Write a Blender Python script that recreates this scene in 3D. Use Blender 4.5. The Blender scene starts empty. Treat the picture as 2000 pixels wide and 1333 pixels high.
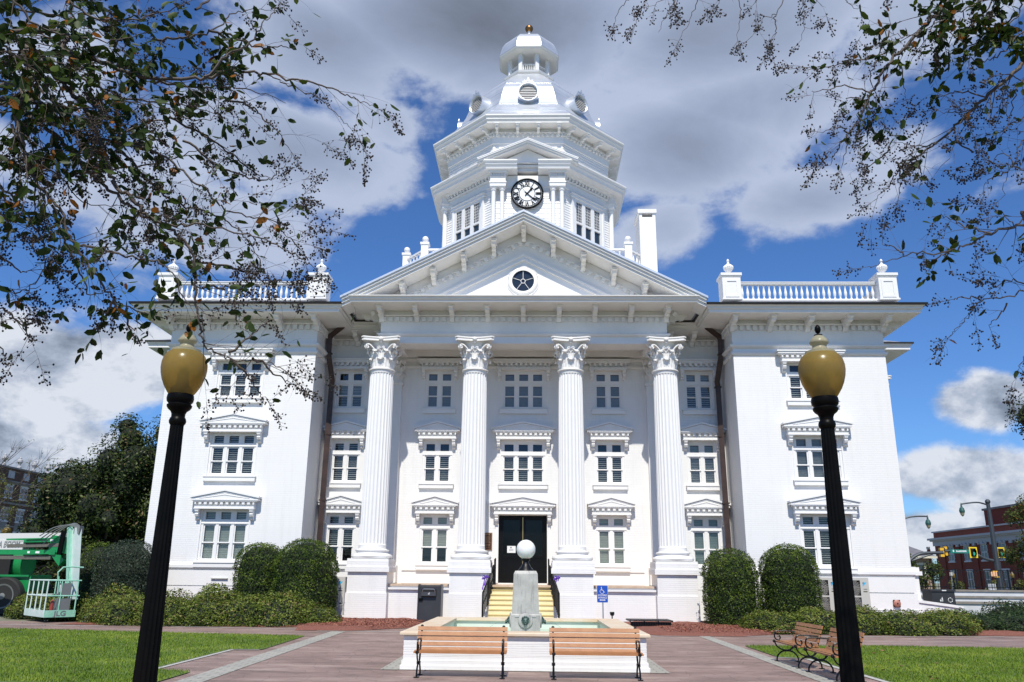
import bpy, math, random
import numpy as np
from mathutils import Vector, Matrix
rad = math.radians
sc = bpy.context.scene
col = sc.collection

# ---------------------------------------------------------------- camera
F, PITCH, YAW, ROLL = 1590.0, rad(16.252), rad(1.59), rad(0.59)
CAM = Vector((0.47, 0.0, 1.7))
_f0 = Vector((-math.sin(YAW), math.cos(YAW), 0)); _r0 = Vector((math.cos(YAW), math.sin(YAW), 0)); _u0 = Vector((0, 0, 1))
_fw = _f0*math.cos(PITCH)+_u0*math.sin(PITCH); _u2 = -_f0*math.sin(PITCH)+_u0*math.cos(PITCH)
_rt = _r0*math.cos(ROLL)+_u2*math.sin(ROLL); _up = -_r0*math.sin(ROLL)+_u2*math.cos(ROLL)
cd = bpy.data.cameras.new("camera"); cam = bpy.data.objects.new("camera", cd); col.objects.link(cam)
m = Matrix((_rt, _up, -_fw)).transposed().to_4x4(); m.translation = CAM; cam.matrix_world = m
cd.sensor_width = 36.0; cd.lens = F/2000*36.0; cd.clip_start = 0.05; cd.clip_end = 3000
sc.camera = cam

# ---------------------------------------------------------------- world, sun, exposure
SUN_EL, SUN_AZ = rad(54.0), rad(1.0)      # sun behind the photographer, high in the south
w = bpy.data.worlds.new("World"); sc.world = w; w.use_nodes = True
nt = w.node_tree; N = nt.nodes; L = nt.links; N.clear()
def wn(t, **k):
    n = N.new(t)
    for a, b in k.items(): setattr(n, a, b)
    return n
def mth(op, a, b=None, c=None, clamp=False):
    n = N.new('ShaderNodeMath'); n.operation = op; n.use_clamp = clamp
    for i, v in enumerate((a, b, c)):
        if v is None: continue
        if isinstance(v, (int, float)): n.inputs[i].default_value = v
        else: L.new(v, n.inputs[i])
    return n.outputs[0]
sky = wn('ShaderNodeTexSky', sky_type='NISHITA', sun_disc=False, sun_elevation=SUN_EL, sun_rotation=math.pi-SUN_AZ,
         air_density=1.0, dust_density=0.35, ozone_density=2.2, altitude=80)
tc = wn('ShaderNodeTexCoord'); sp = wn('ShaderNodeSeparateXYZ'); L.new(tc.outputs['Generated'], sp.inputs[0])
az = mth('ARCTAN2', sp.outputs[0], sp.outputs[1]); el = mth('ARCSINE', sp.outputs[2])
# cloud layout on the sky sphere: (azimuth deg, elevation deg, half width az, half width el, weight)
def px_dir(x, y):
    d = _rt*((x-1000)/F)-_up*((y-666.5)/F)+_fw; d.normalize()
    return math.atan2(d.x, d.y), math.asin(d.z)
CL = [(950, 40, 360, 140, 1.30), (640, 90, 250, 150, 1.0), (1400, 60, 330, 150, 1.05), (1800, 40, 260, 130, .8), (560, 290, 240, 120, .92), (370, 430, 240, 110, .85), (740, 230, 130, 70, .8),
      (1340, 290, 230, 130, 1.0), (1560, 400, 210, 80, .85), (1310, 440, 150, 80, .72), (1480, 200, 320, 110, .9), (1700, 290, 160, 80, .62), (120, 130, 160, 120, .6), (0, 300, 160, 70, .55),
      (90, 740, 210, 100, 1.15), (270, 720, 130, 75, 1.1), (60, 880, 260, 100, 1.0), (-160, 700, 140, 130, 1.0),
      (1935, 780, 95, 50, 1.0), (1870, 930, 150, 50, 1.0), (2000, 985, 170, 45, 1.0), (1820, 1040, 170, 45, .9), (2150, 850, 130, 100, .9),
      (300, 560, 100, 35, .5), (1960, 350, 110, 40, .35), (830, 380, 60, 25, .35), (1500, 545, 120, 18, .3),
      (1000, 1080, 1400, 60, .5), (1000, -420, 900, 260, .9), (-600, 300, 300, 300, .8), (2700, 400, 300, 300, .8)]
tot = None
for (x, y, sx, sy, wt) in CL:
    a0, e0 = px_dir(x, y)
    a1, e1 = px_dir(x+sx, y); a2, e2 = px_dir(x, y-sy)
    ra = max(abs(a1-a0), .02); re = max(abs(e2-e0), .015)
    dx = mth('DIVIDE', mth('SUBTRACT', az, a0), ra); dy = mth('DIVIDE', mth('SUBTRACT', el, e0), re)
    q = mth('ADD', mth('MULTIPLY', dx, dx), mth('MULTIPLY', dy, dy))
    g = mth('MULTIPLY', mth('EXPONENT', mth('MULTIPLY', q, -0.75)), wt)
    tot = g if tot is None else mth('MAXIMUM', tot, g)
# cumulus get crisp rounded edges, high cloud soft ones: noise in direction space
def noise(scale, detail, rough, off=(0, 0, 0), stretch=(1, 1, 1), dist=0.0):
    mp = wn('ShaderNodeMapping'); mp.inputs['Location'].default_value = off; mp.inputs['Scale'].default_value = stretch
    L.new(tc.outputs['Generated'], mp.inputs[0])
    n = wn('ShaderNodeTexNoise'); n.inputs['Scale'].default_value = scale; n.inputs['Detail'].default_value = detail
    n.inputs['Roughness'].default_value = rough; n.inputs['Distortion'].default_value = dist
    L.new(mp.outputs[0], n.inputs['Vector']); return n.outputs[0]
n1 = noise(5.2, 9, .58, (3.1, 1.2, .4), (1, 1, 1.7), .35)
n2 = noise(13.0, 8, .6, (7.7, 2.0, 5.1), (1, 1, 1.5))
n3 = noise(3.0, 6, .5, (1.7, 9.2, 2.4), (1, 1, 2.2))
dens = mth('ADD', tot, mth('MULTIPLY', mth('SUBTRACT', n1, .5), 1.35))
dens = mth('ADD', dens, mth('MULTIPLY', mth('SUBTRACT', n2, .5), .75))
mr = wn('ShaderNodeMapRange', interpolation_type='SMOOTHSTEP'); L.new(dens, mr.inputs[0])
mr.inputs[1].default_value = .34; mr.inputs[2].default_value = .64
mask = mth('MULTIPLY', mr.outputs[0], .97)
# thickness -> brightness: thin rims bright, thick undersides grey
lowel = mth('MULTIPLY', mth('SUBTRACT', .42, el, clamp=True), 1.2)                 # low cumulus are brighter
mr2 = wn('ShaderNodeMapRange'); L.new(mth('ADD', mth('ADD', tot, mth('MULTIPLY', mth('SUBTRACT', n1, .5), .75)), mth('MULTIPLY', mth('SUBTRACT', n3, .5), .35)), mr2.inputs[0])
mr2.inputs[1].default_value = .60; mr2.inputs[2].default_value = 1.42
rampc = wn('ShaderNodeValToRGB'); L.new(mr2.outputs[0], rampc.inputs[0])
cr = rampc.color_ramp; cr.elements[0].position = 0; cr.elements[0].color = (.55, .63, .82, 1); cr.elements[1].position = 1; cr.elements[1].color = (.17, .20, .255, 1)
e = cr.elements.new(.35); e.color = (.39, .465, .64, 1)
# cumulus shading (relief by offset noise)
nA = noise(13.0, 8, .6, (7.7, 2.0, 5.1-.05), (1, 1, 1.5)); nB = noise(5.2, 9, .58, (3.1, 1.2, .4-.09), (1, 1, 1.7), .35)
rel = mth('ADD', mth('MULTIPLY', mth('SUBTRACT', n2, nA), 1.3), mth('MULTIPLY', mth('SUBTRACT', n1, nB), 2.6))
cumv = mth('ADD', mth('ADD', .60, rel), mth('MULTIPLY', mth('SUBTRACT', .8, tot), .35))
rampk = wn('ShaderNodeValToRGB'); L.new(cumv, rampk.inputs[0])
ck = rampk.color_ramp; ck.elements[0].position = .2; ck.elements[0].color = (.23, .28, .37, 1); ck.elements[1].position = .85; ck.elements[1].color = (.84, .885, .97, 1)
e = ck.elements.new(.55); e.color = (.50, .57, .70, 1)
isc = wn('ShaderNodeMapRange', interpolation_type='SMOOTHSTEP'); L.new(el, isc.inputs[0])
isc.inputs[1].default_value = rad(21.0); isc.inputs[2].default_value = rad(14.0)
mixc = wn('ShaderNodeMixRGB'); L.new(isc.outputs[0], mixc.inputs[0]); L.new(rampc.outputs[0], mixc.inputs[1]); L.new(rampk.outputs[0], mixc.inputs[2])
CLOUD_GAIN = 5.4
cg = wn('ShaderNodeMixRGB', blend_type='MULTIPLY'); cg.inputs[0].default_value = 1; L.new(mixc.outputs[0], cg.inputs[1]); cg.inputs[2].default_value = (CLOUD_GAIN,)*3+(1,)
tint = wn('ShaderNodeMixRGB', blend_type='MULTIPLY'); tint.inputs[0].default_value = 1; L.new(sky.outputs[0], tint.inputs[1]); tint.inputs[2].default_value = (.345, .545, .83, 1)
mx = wn('ShaderNodeMixRGB'); L.new(mask, mx.inputs[0]); L.new(tint.outputs[0], mx.inputs[1]); L.new(cg.outputs[0], mx.inputs[2])
bg = wn('ShaderNodeBackground'); L.new(mx.outputs[0], bg.inputs[0]); bg.inputs[1].default_value = 0.11
wo = wn('ShaderNodeOutputWorld'); L.new(bg.outputs[0], wo.inputs[0])
sl = bpy.data.lights.new("sun", 'SUN'); so = bpy.data.objects.new("sun", sl); col.objects.link(so)
sl.energy = 3.4; sl.angle = rad(.5); sl.color = (1, .955, .85)
sd = Vector((-math.sin(SUN_AZ)*math.cos(SUN_EL), -math.cos(SUN_AZ)*math.cos(SUN_EL), math.sin(SUN_EL)))   # towards the sun
so.rotation_euler = sd.to_track_quat('Z', 'Y').to_euler(); so.location = (0, -20, 40)
sc.view_settings.view_transform = 'Standard'; sc.view_settings.look = 'None'; sc.view_settings.gamma = 1; sc.view_settings.exposure = 0.58
sc.render.engine = 'CYCLES'

# ---------------------------------------------------------------- materials
def mat(name, color=(.8, .8, .8), rough=.6, metal=0.0, var=None, vscale=4.0, bump=0.0, bscale=20.0, **kw):
    """principled material; var = second colour mixed in by noise; bump = noise bump strength"""
    m = bpy.data.materials.new(name); m.use_nodes = True; t = m.node_tree; b = t.nodes['Principled BSDF']
    b.inputs['Base Color'].default_value = (*color, 1); b.inputs['Roughness'].default_value = rough; b.inputs['Metallic'].default_value = metal
    for k, v in kw.items(): b.inputs[k.replace('_', ' ')].default_value = v
    co = t.nodes.new('ShaderNodeTexCoord')
    if var is not None:
        n = t.nodes.new('ShaderNodeTexNoise'); n.inputs['Scale'].default_value = vscale; n.inputs['Detail'].default_value = 7; n.inputs['Roughness'].default_value = .62
        t.links.new(co.outputs['Object'], n.inputs['Vector'])
        r = t.nodes.new('ShaderNodeMapRange'); r.inputs[1].default_value = .36; r.inputs[2].default_value = .64; t.links.new(n.outputs[0], r.inputs[0])
        x = t.nodes.new('ShaderNodeMixRGB'); x.inputs[1].default_value = (*color, 1); x.inputs[2].default_value = (*var, 1)
        t.links.new(r.outputs[0], x.inputs[0]); t.links.new(x.outputs[0], b.inputs['Base Color']); m['mix'] = x.name
    if bump:
        n = t.nodes.new('ShaderNodeTexNoise'); n.inputs['Scale'].default_value = bscale; n.inputs['Detail'].default_value = 5
        t.links.new(co.outputs['Object'], n.inputs['Vector'])
        bp = t.nodes.new('ShaderNodeBump'); bp.inputs['Strength'].default_value = bump; bp.inputs['Distance'].default_value = .02
        t.links.new(n.outputs[0], bp.inputs['Height']); t.links.new(bp.outputs[0], b.inputs['Normal'])
    return m
def tn(m, t, **k):
    n = m.node_tree.nodes.new(t)
    for a, b in k.items():
        if hasattr(n, a): setattr(n, a, b)
        else: n.inputs[a].default_value = b
    return n
def brick_mat(name, c1, c2, mortar, scale=1.0, rough=.7, bumpd=.006, bw=.215, bh=.075, mort=.012, strength=1.0, axis='xz', noisy=.0):
    m = bpy.data.materials.new(name); m.use_nodes = True; t = m.node_tree; b = t.nodes['Principled BSDF']; b.inputs['Roughness'].default_value = rough
    co = tn(m, 'ShaderNodeTexCoord'); s = tn(m, 'ShaderNodeSeparateXYZ'); t.links.new(co.outputs['Object'], s.inputs[0])
    ad = tn(m, 'ShaderNodeMath', operation='ADD'); t.links.new(s.outputs[0], ad.inputs[0]); t.links.new(s.outputs[1], ad.inputs[1])
    c = tn(m, 'ShaderNodeCombineXYZ'); t.links.new(ad.outputs[0] if axis == 'xz' else s.outputs[0], c.inputs[0]); t.links.new(s.outputs[2] if axis == 'xz' else s.outputs[1], c.inputs[1])
    br = tn(m, 'ShaderNodeTexBrick'); t.links.new(c.outputs[0], br.inputs['Vector'])
    br.inputs['Color1'].default_value = (*c1, 1); br.inputs['Color2'].default_value = (*c2, 1); br.inputs['Mortar'].default_value = (*mortar, 1)
    br.inputs['Scale'].default_value = 1; br.inputs['Mortar Size'].default_value = mort; br.inputs['Brick Width'].default_value = bw; br.inputs['Row Height'].default_value = bh
    br.inputs['Mortar Smooth'].default_value = .3
    src = br.outputs['Color']
    if noisy:
        n = tn(m, 'ShaderNodeTexNoise', Scale=.7, Detail=8.0, Roughness=.65); t.links.new(co.outputs['Object'], n.inputs['Vector'])
        r = tn(m, 'ShaderNodeMapRange'); t.links.new(n.outputs[0], r.inputs[0]); r.inputs[1].default_value = .3; r.inputs[2].default_value = .7; r.inputs[3].default_value = 1-noisy; r.inputs[4].default_value = 1
        x = tn(m, 'ShaderNodeMixRGB', blend_type='MULTIPLY'); x.inputs[0].default_value = 1; t.links.new(src, x.inputs[1]); t.links.new(r.outputs[0], x.inputs[2]); src = x.outputs[0]
    if noisy and noisy < .1:
        mp = tn(m, 'ShaderNodeMapping'); mp.inputs['Scale'].default_value = (2.2, 2.2, .16); t.links.new(co.outputs['Object'], mp.inputs[0])
        n = tn(m, 'ShaderNodeTexNoise', Scale=1.6, Detail=9.0, Roughness=.7); t.links.new(mp.outputs[0], n.inputs['Vector'])
        r = tn(m, 'ShaderNodeMapRange'); t.links.new(n.outputs[0], r.inputs[0]); r.inputs[1].default_value = .50; r.inputs[2].default_value = .78; r.inputs[3].default_value = 1; r.inputs[4].default_value = .92
        x = tn(m, 'ShaderNodeMixRGB', blend_type='MULTIPLY'); x.inputs[0].default_value = 1; t.links.new(src, x.inputs[1]); t.links.new(r.outputs[0], x.inputs[2]); src = x.outputs[0]
    t.links.new(src, b.inputs['Base Color'])
    n2 = tn(m, 'ShaderNodeTexNoise', Scale=9.0, Detail=6.0); t.links.new(co.outputs['Object'], n2.inputs['Vector'])
    mm = tn(m, 'ShaderNodeMath', operation='MULTIPLY_ADD'); t.links.new(br.outputs['Fac'], mm.inputs[0]); mm.inputs[1].default_value = -1; t.links.new(n2.outputs[0], mm.inputs[2])
    bp = tn(m, 'ShaderNodeBump'); bp.inputs['Strength'].default_value = strength; bp.inputs['Distance'].default_value = bumpd
    t.links.new(mm.outputs[0], bp.inputs['Height']); t.links.new(bp.outputs[0], b.inputs['Normal'])
    return m
def leaf_mat(name, c_dark, c_mid, c_light, odd=None, rough=.5, trans=.25, spec=.4):
    rough = max(rough, .5); spec = min(spec, .22)
    m = bpy.data.materials.new(name); m.use_nodes = True; t = m.node_tree; b = t.nodes['Principled BSDF']
    b.inputs['Roughness'].default_value = rough; b.inputs['Specular IOR Level'].default_value = spec
    a = tn(m, 'ShaderNodeAttribute', attribute_name='rnd'); r = tn(m, 'ShaderNodeValToRGB'); t.links.new(a.outputs['Fac'], r.inputs[0])
    e = r.color_ramp.elements; e[0].position = 0; e[0].color = (*c_dark, 1); e[1].position = .9 if odd else 1; e[1].color = (*c_light, 1)
    k = r.color_ramp.elements.new(.5); k.color = (*c_mid, 1)
    if odd:
        k = r.color_ramp.elements.new(.915); k.color = (*odd, 1)
    t.links.new(r.outputs[0], b.inputs['Base Color'])
    if trans:
        tr = tn(m, 'ShaderNodeBsdfTranslucent'); mx = tn(m, 'ShaderNodeMixShader'); mx.inputs[0].default_value = trans
        t.links.new(r.outputs[0], tr.inputs[0]); t.links.new(b.outputs[0], mx.inputs[1]); t.links.new(tr.outputs[0], mx.inputs[2])
        t.links.new(mx.outputs[0], t.nodes['Material Output'].inputs[0])
    return m

M = {}
M['brickw'] = brick_mat('painted white brick', (.81, .797, .785), (.797, .786, .775), (.79, .778, .766), rough=.55, bumpd=.006, strength=.55, bw=.9, bh=.078, mort=.008, noisy=.035)
M['white'] = mat('white trim paint', (.80, .79, .778), .45, var=(.782, .77, .757), vscale=3, bump=.06, bscale=30)
M['soffit'] = mat('white soffit paint', (.80, .785, .76), .6, var=(.76, .745, .72), vscale=2.0)
M['metalroof'] = mat('silver painted metal roof', (.62, .64, .67), .33, .55, var=(.70, .72, .75), vscale=1.5, bump=.08, bscale=4)
M['roofgrey'] = mat('pale grey metal roof', (.50, .51, .53), .35, .4, var=(.42, .43, .45), vscale=1.2)
M['gutter'] = mat('dark bronze gutter', (.012, .010, .009), .5, .0)
M['copper'] = mat('brown painted downspout', (.026, .013, .010), .5, .0, var=(.055, .026, .020), vscale=2.0)
M['black'] = mat('black gloss paint', (.003, .003, .003), .38, 0, var=(.005, .0045, .004), vscale=6, bump=.1, bscale=40, Specular_IOR_Level=.08)
M['blackiron'] = mat('black cast iron', (.006, .006, .007), .35, .0, bump=.2, bscale=60, Specular_IOR_Level=.3)
M['dark'] = mat('dark interior', (.012, .012, .014), .9)
M['glass'] = bpy.data.materials.new('window glass'); M['glass'].use_nodes = True
_t = M['glass'].node_tree; _t.nodes.clear()
_g = _t.nodes.new('ShaderNodeBsdfGlossy'); _g.inputs['Roughness'].default_value = .03; _g.inputs['Color'].default_value = (.8, .85, .9, 1)
_tr = _t.nodes.new('ShaderNodeBsdfTransparent'); _tr.inputs[0].default_value = (.80, .84, .84, 1); _mx = _t.nodes.new('ShaderNodeMixShader'); _mx.inputs[0].default_value = .06
_o = _t.nodes.new('ShaderNodeOutputMaterial'); _t.links.new(_tr.outputs[0], _mx.inputs[1]); _t.links.new(_g.outputs[0], _mx.inputs[2]); _t.links.new(_mx.outputs[0], _o.inputs[0])
M['blind'] = mat('white blind slats', (.62, .63, .62), .5)
M['blindgreen'] = mat('closed pale green blind', (.40, .46, .43), .5, var=(.36, .42, .40), vscale=2)
M['blindcream'] = mat('closed cream blind', (.60, .61, .53), .5)
M['blindgrey'] = mat('closed grey blind', (.30, .30, .29), .5, var=(.24, .24, .235), vscale=3)
M['doorblack'] = mat('black door paint', (.004, .004, .004), .4, Specular_IOR_Level=.2)
M['brass'] = mat('brass', (.55, .40, .16), .35, .9)
M['gold'] = mat('bronze finial ball', (.20, .10, .035), .38, .9, var=(.30, .16, .06), vscale=6)
M['step'] = mat('yellow painted step', (.76, .66, .40), .6, var=(.71, .61, .36), vscale=3, bump=.1, bscale=30)
M['stepedge'] = mat('darker yellow nosing', (.52, .40, .15), .6)
M['porch'] = mat('tan stone slab', (.50, .36, .26), .7, var=(.60, .48, .36), vscale=3, bump=.2, bscale=18)
M['stone'] = mat('sandstone coping', (.62, .46, .30), .6, var=(.66, .57, .45), vscale=2.2, bump=.2, bscale=14)
def stain_mat():
    m = mat('stained marble', (.43, .42, .395), .55, var=(.33, .325, .305), vscale=3.5, bump=.25, bscale=25)
    t = m.node_tree; x = t.nodes[m['mix']]; b = t.nodes['Principled BSDF']
    co = tn(m, 'ShaderNodeTexCoord'); mp = tn(m, 'ShaderNodeMapping'); mp.inputs['Scale'].default_value = (9, 9, 1.3); t.links.new(co.outputs['Object'], mp.inputs[0])
    n = tn(m, 'ShaderNodeTexNoise', Scale=1.5, Detail=8.0, Roughness=.7); t.links.new(mp.outputs[0], n.inputs['Vector'])
    r = tn(m, 'ShaderNodeMapRange'); t.links.new(n.outputs[0], r.inputs[0]); r.inputs[1].default_value = .5; r.inputs[2].default_value = .72; r.inputs[4].default_value = .75
    y = tn(m, 'ShaderNodeMixRGB'); t.links.new(r.outputs[0], y.inputs[0]); t.links.new(x.outputs[0], y.inputs[1]); y.inputs[2].default_value = (.11, .105, .095, 1)
    t.links.new(y.outputs[0], b.inputs['Base Color']); return m
M['marble'] = stain_mat()
M['verdigris'] = mat('weathered bronze', (.05, .075, .068), .5, .6, var=(.13, .20, .18), vscale=30, bump=.6, bscale=40)
M['basin'] = mat('pale green basin lining', (.60, .66, .58), .5, var=(.54, .62, .54), vscale=2)
def paving():
    m = bpy.data.materials.new('stamped pink concrete'); m.use_nodes = True; t = m.node_tree; b = t.nodes['Principled BSDF']; b.inputs['Roughness'].default_value = .62
    co = tn(m, 'ShaderNodeTexCoord')
    rm = tn(m, 'ShaderNodeMapping'); rm.inputs['Rotation'].default_value = (0, 0, .785); t.links.new(co.outputs['Object'], rm.inputs[0])
    v = tn(m, 'ShaderNodeTexVoronoi', feature='DISTANCE_TO_EDGE', Scale=2.6); t.links.new(rm.outputs[0], v.inputs['Vector'])
    vc = tn(m, 'ShaderNodeTexVoronoi', Scale=2.6); t.links.new(rm.outputs[0], vc.inputs['Vector'])
    n = tn(m, 'ShaderNodeTexNoise', Scale=1.1, Detail=9.0, Roughness=.68, Distortion=.6)
    mp = tn(m, 'ShaderNodeMapping'); mp.inputs['Scale'].default_value = (.5, 1.6, 1); t.links.new(co.outputs['Object'], mp.inputs[0]); t.links.new(mp.outputs[0], n.inputs['Vector'])
    r = tn(m, 'ShaderNodeValToRGB'); t.links.new(n.outputs[0], r.inputs[0]); e = r.color_ramp.elements
    e[0].position = .3; e[0].color = (.13, .092, .076, 1); e[1].position = .72; e[1].color = (.38, .295, .255, 1); k = e.new(.52); k.color = (.26, .175, .150, 1)
    sepc = tn(m, 'ShaderNodeSeparateColor'); t.links.new(vc.outputs['Color'], sepc.inputs[0])
    mr = tn(m, 'ShaderNodeMapRange'); t.links.new(sepc.outputs[0], mr.inputs[0]); mr.inputs[3].default_value = .93; mr.inputs[4].default_value = 1.06
    x = tn(m, 'ShaderNodeMixRGB', blend_type='MULTIPLY'); x.inputs[0].default_value = 1; t.links.new(r.outputs[0], x.inputs[1]); t.links.new(mr.outputs[0], x.inputs[2])
    jr = tn(m, 'ShaderNodeMapRange'); t.links.new(v.outputs['Distance'], jr.inputs[0]); jr.inputs[1].default_value = 0; jr.inputs[2].default_value = .035; jr.inputs[3].default_value = .72; jr.inputs[4].default_value = 1
    y = tn(m, 'ShaderNodeMixRGB', blend_type='MULTIPLY'); y.inputs[0].default_value = 1; t.links.new(x.outputs[0], y.inputs[1]); t.links.new(jr.outputs[0], y.inputs[2])
    t.links.new(y.outputs[0], b.inputs['Base Color'])
    ad = tn(m, 'ShaderNodeMath', operation='MULTIPLY_ADD'); t.links.new(jr.outputs[0], ad.inputs[0]); ad.inputs[1].default_value = .8; t.links.new(n.outputs[0], ad.inputs[2])
    bp = tn(m, 'ShaderNodeBump', Strength=.7, Distance=.02); t.links.new(ad.outputs[0], bp.inputs['Height']); t.links.new(bp.outputs[0], b.inputs['Normal'])
    return m
M['paving'] = paving()
M['band'] = brick_mat('grey concrete pavers', (.36, .35, .31), (.42, .40, .35), (.24, .23, .20), rough=.75, bw=.3, bh=.2, mort=.012, axis='xy', noisy=.2, bumpd=.01)
M['lawn'] = mat('lawn soil and grass', (.075, .13, .025), .9, var=(.12, .18, .04), vscale=1.3, bump=.8, bscale=60)
M['earth'] = mat('far ground', (.16, .17, .09), .9, var=(.20, .19, .15), vscale=.15)
M['asphalt'] = mat('asphalt', (.06, .06, .06), .85, var=(.08, .08, .08), vscale=2)
M['mulch'] = mat('red brown mulch', (.15, .052, .036), .9, var=(.24, .09, .06), vscale=18, bump=1.0, bscale=35)
M['wood'] = mat('orange brown timber slat', (.33, .135, .048), .5, var=(.40, .18, .07), vscale=5, bump=.15, bscale=30)
M['concrete'] = mat('pale concrete', (.45, .44, .42), .8, var=(.38, .37, .35), vscale=3, bump=.3, bscale=20)
M['steel'] = mat('galvanised steel', (.35, .36, .37), .4, .7)
M['acbody'] = mat('beige grey metal casing', (.50, .49, .45), .5)
M['bark'] = mat('smooth grey brown bark', (.05, .038, .03), .7, var=(.10, .078, .062), vscale=6, bump=.4, bscale=25)

# ---------------------------------------------------------------- geometry helpers
class MB:
    """collects faces and links them as ONE mesh object"""
    def __init__(s): s.v = []; s.f = []; s.mi = []; s.sm = []; s.cur = 0; s.smooth = False
    def add(s, vs, fs):
        k = len(s.v); s.v.extend([tuple(map(float, p)) for p in vs])
        for f in fs: s.f.append(tuple(i+k for i in f)); s.mi.append(s.cur); s.sm.append(s.smooth)
    def box(s, x0, x1, y0, y1, z0, z1):
        if x0 > x1: x0, x1 = x1, x0
        if y0 > y1: y0, y1 = y1, y0
        if z0 > z1: z0, z1 = z1, z0
        s.add([(x0, y0, z0), (x1, y0, z0), (x1, y1, z0), (x0, y1, z0), (x0, y0, z1), (x1, y0, z1), (x1, y1, z1), (x0, y1, z1)],
              [(0, 3, 2, 1), (4, 5, 6, 7), (0, 1, 5, 4), (1, 2, 6, 5), (2, 3, 7, 6), (3, 0, 4, 7)])
        return s
    def obox(s, c, size, rot=None):
        """box centred at c with rotation matrix rot"""
        hx, hy, hz = size[0]/2, size[1]/2, size[2]/2
        ps = [Vector((x, y, z)) for z in (-hz, hz) for (x, y) in ((-hx, -hy), (hx, -hy), (hx, hy), (-hx, hy))]
        if rot is not None: ps = [rot @ p for p in ps]
        s.add([p+Vector(c) for p in ps], [(0, 3, 2, 1), (4, 5, 6, 7), (0, 1, 5, 4), (1, 2, 6, 5), (2, 3, 7, 6), (3, 0, 4, 7)]); return s
    def prism(s, pts, vec):
        """closed solid: polygon pts (3d, counter-clockwise seen from the -vec side) pushed along vec"""
        n = len(pts); vec = Vector(vec)
        s.add([Vector(p) for p in pts]+[Vector(p)+vec for p in pts],
              [tuple(range(n)), tuple(range(2*n-1, n-1, -1))]+[(i, i+n, (i+1) % n+n, (i+1) % n) for i in range(n)])
        return s
    def lathe(s, prof, c=(0, 0, 0), seg=16, rot0=0.0, rf=None, caps=True, axis=None):
        """prof [(r,z)] bottom to top; rf(theta,i) scales the radius"""
        vs = []; c = Vector(c)
        for i, (r, z) in enumerate(prof):
            for k in range(seg):
                th = rot0+2*math.pi*k/seg; rr = r*(rf(th, i) if rf else 1)
                p = Vector((rr*math.cos(th), rr*math.sin(th), z))
                if axis is not None: p = axis @ p
                vs.append(p+c)
        fs = [(i*seg+k, i*seg+(k+1) % seg, (i+1)*seg+(k+1) % seg, (i+1)*seg+k) for i in range(len(prof)-1) for k in range(seg)]
        if caps:
            fs.append(tuple(range(seg-1, -1, -1))); fs.append(tuple((len(prof)-1)*seg+k for k in range(seg)))
        s.add(vs, fs); return s
    def octa(s, prof, c=(0, 0, 0), n=8, caps=True):
        """regular polygon rings, prof [(apothem,z)], one face looking to -Y"""
        k = 1/math.cos(math.pi/n)
        return s.lathe([(a*k, z) for a, z in prof], c, n, math.pi/n-math.pi/2 if n == 8 else 0, caps=caps)
    def tube(s, pts, r, seg=6, caps=True):
        pts = [Vector(p) for p in pts]; n = len(pts)
        rs = r if isinstance(r, (list, tuple)) else [r]*n
        vs = []; prev = None
        for i, p in enumerate(pts):
            d = (pts[min(i+1, n-1)]-pts[max(i-1, 0)])
            if d.length < 1e-9: d = Vector((0, 0, 1))
            d.normalize()
            if prev is None: a = Vector((0, 0, 1)) if abs(d.z) < .9 else Vector((1, 0, 0)); u = d.cross(a).normalized()
            else: u = (prev-d*prev.dot(d)).normalized()
            prev = u; v = d.cross(u)
            for k in range(seg):
                t = 2*math.pi*k/seg; vs.append(p+(u*math.cos(t)+v*math.sin(t))*rs[i])
        fs = [(i*seg+k, i*seg+(k+1) % seg, (i+1)*seg+(k+1) % seg, (i+1)*seg+k) for i in range(n-1) for k in range(seg)]
        if caps: fs += [tuple(range(seg-1, -1, -1)), tuple((n-1)*seg+k for k in range(seg))]
        s.add(vs, fs); return s
    def sphere(s, c, r, seg=12, rings=8, sc3=(1, 1, 1)):
        pr = [(max(r*math.sin(math.pi*i/rings), 1e-4)*sc3[0], -r*math.cos(math.pi*i/rings)*sc3[2]) for i in range(rings+1)]
        return s.lathe(pr, c, seg, caps=False)
    def mould(s, path, prof, closed=False, cap=True):
        """moulding swept along a plan path [(x,y)], prof [(out,z)] a closed outline; 'out' is to the right of travel"""
        P = [Vector((p[0], p[1])) for p in path]; n = len(P); off = []
        for i in range(n):
            a = P[i]-P[i-1] if (i > 0 or closed) else None; b = P[(i+1) % n]-P[i] if (i < n-1 or closed) else None
            na = Vector((a.y, -a.x)).normalized() if a is not None else None; nb = Vector((b.y, -b.x)).normalized() if b is not None else None
            if na is None: o = nb
            elif nb is None: o = na
            else: o = (na+nb)/max(1+na.dot(nb), .2)
            off.append(o)
        k = len(prof); vs = [(P[i].x+off[i].x*o, P[i].y+off[i].y*o, z) for i in range(n) for (o, z) in prof]
        fs = []
        for i in range(n if closed else n-1):
            j = (i+1) % n
            for q in range(k): fs.append((i*k+q, j*k+q, j*k+(q+1) % k, i*k+(q+1) % k))
        if not closed and cap: fs += [tuple(range(k-1, -1, -1)), tuple((n-1)*k+q for q in range(k))]
        s.add(vs, fs); return s
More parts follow.
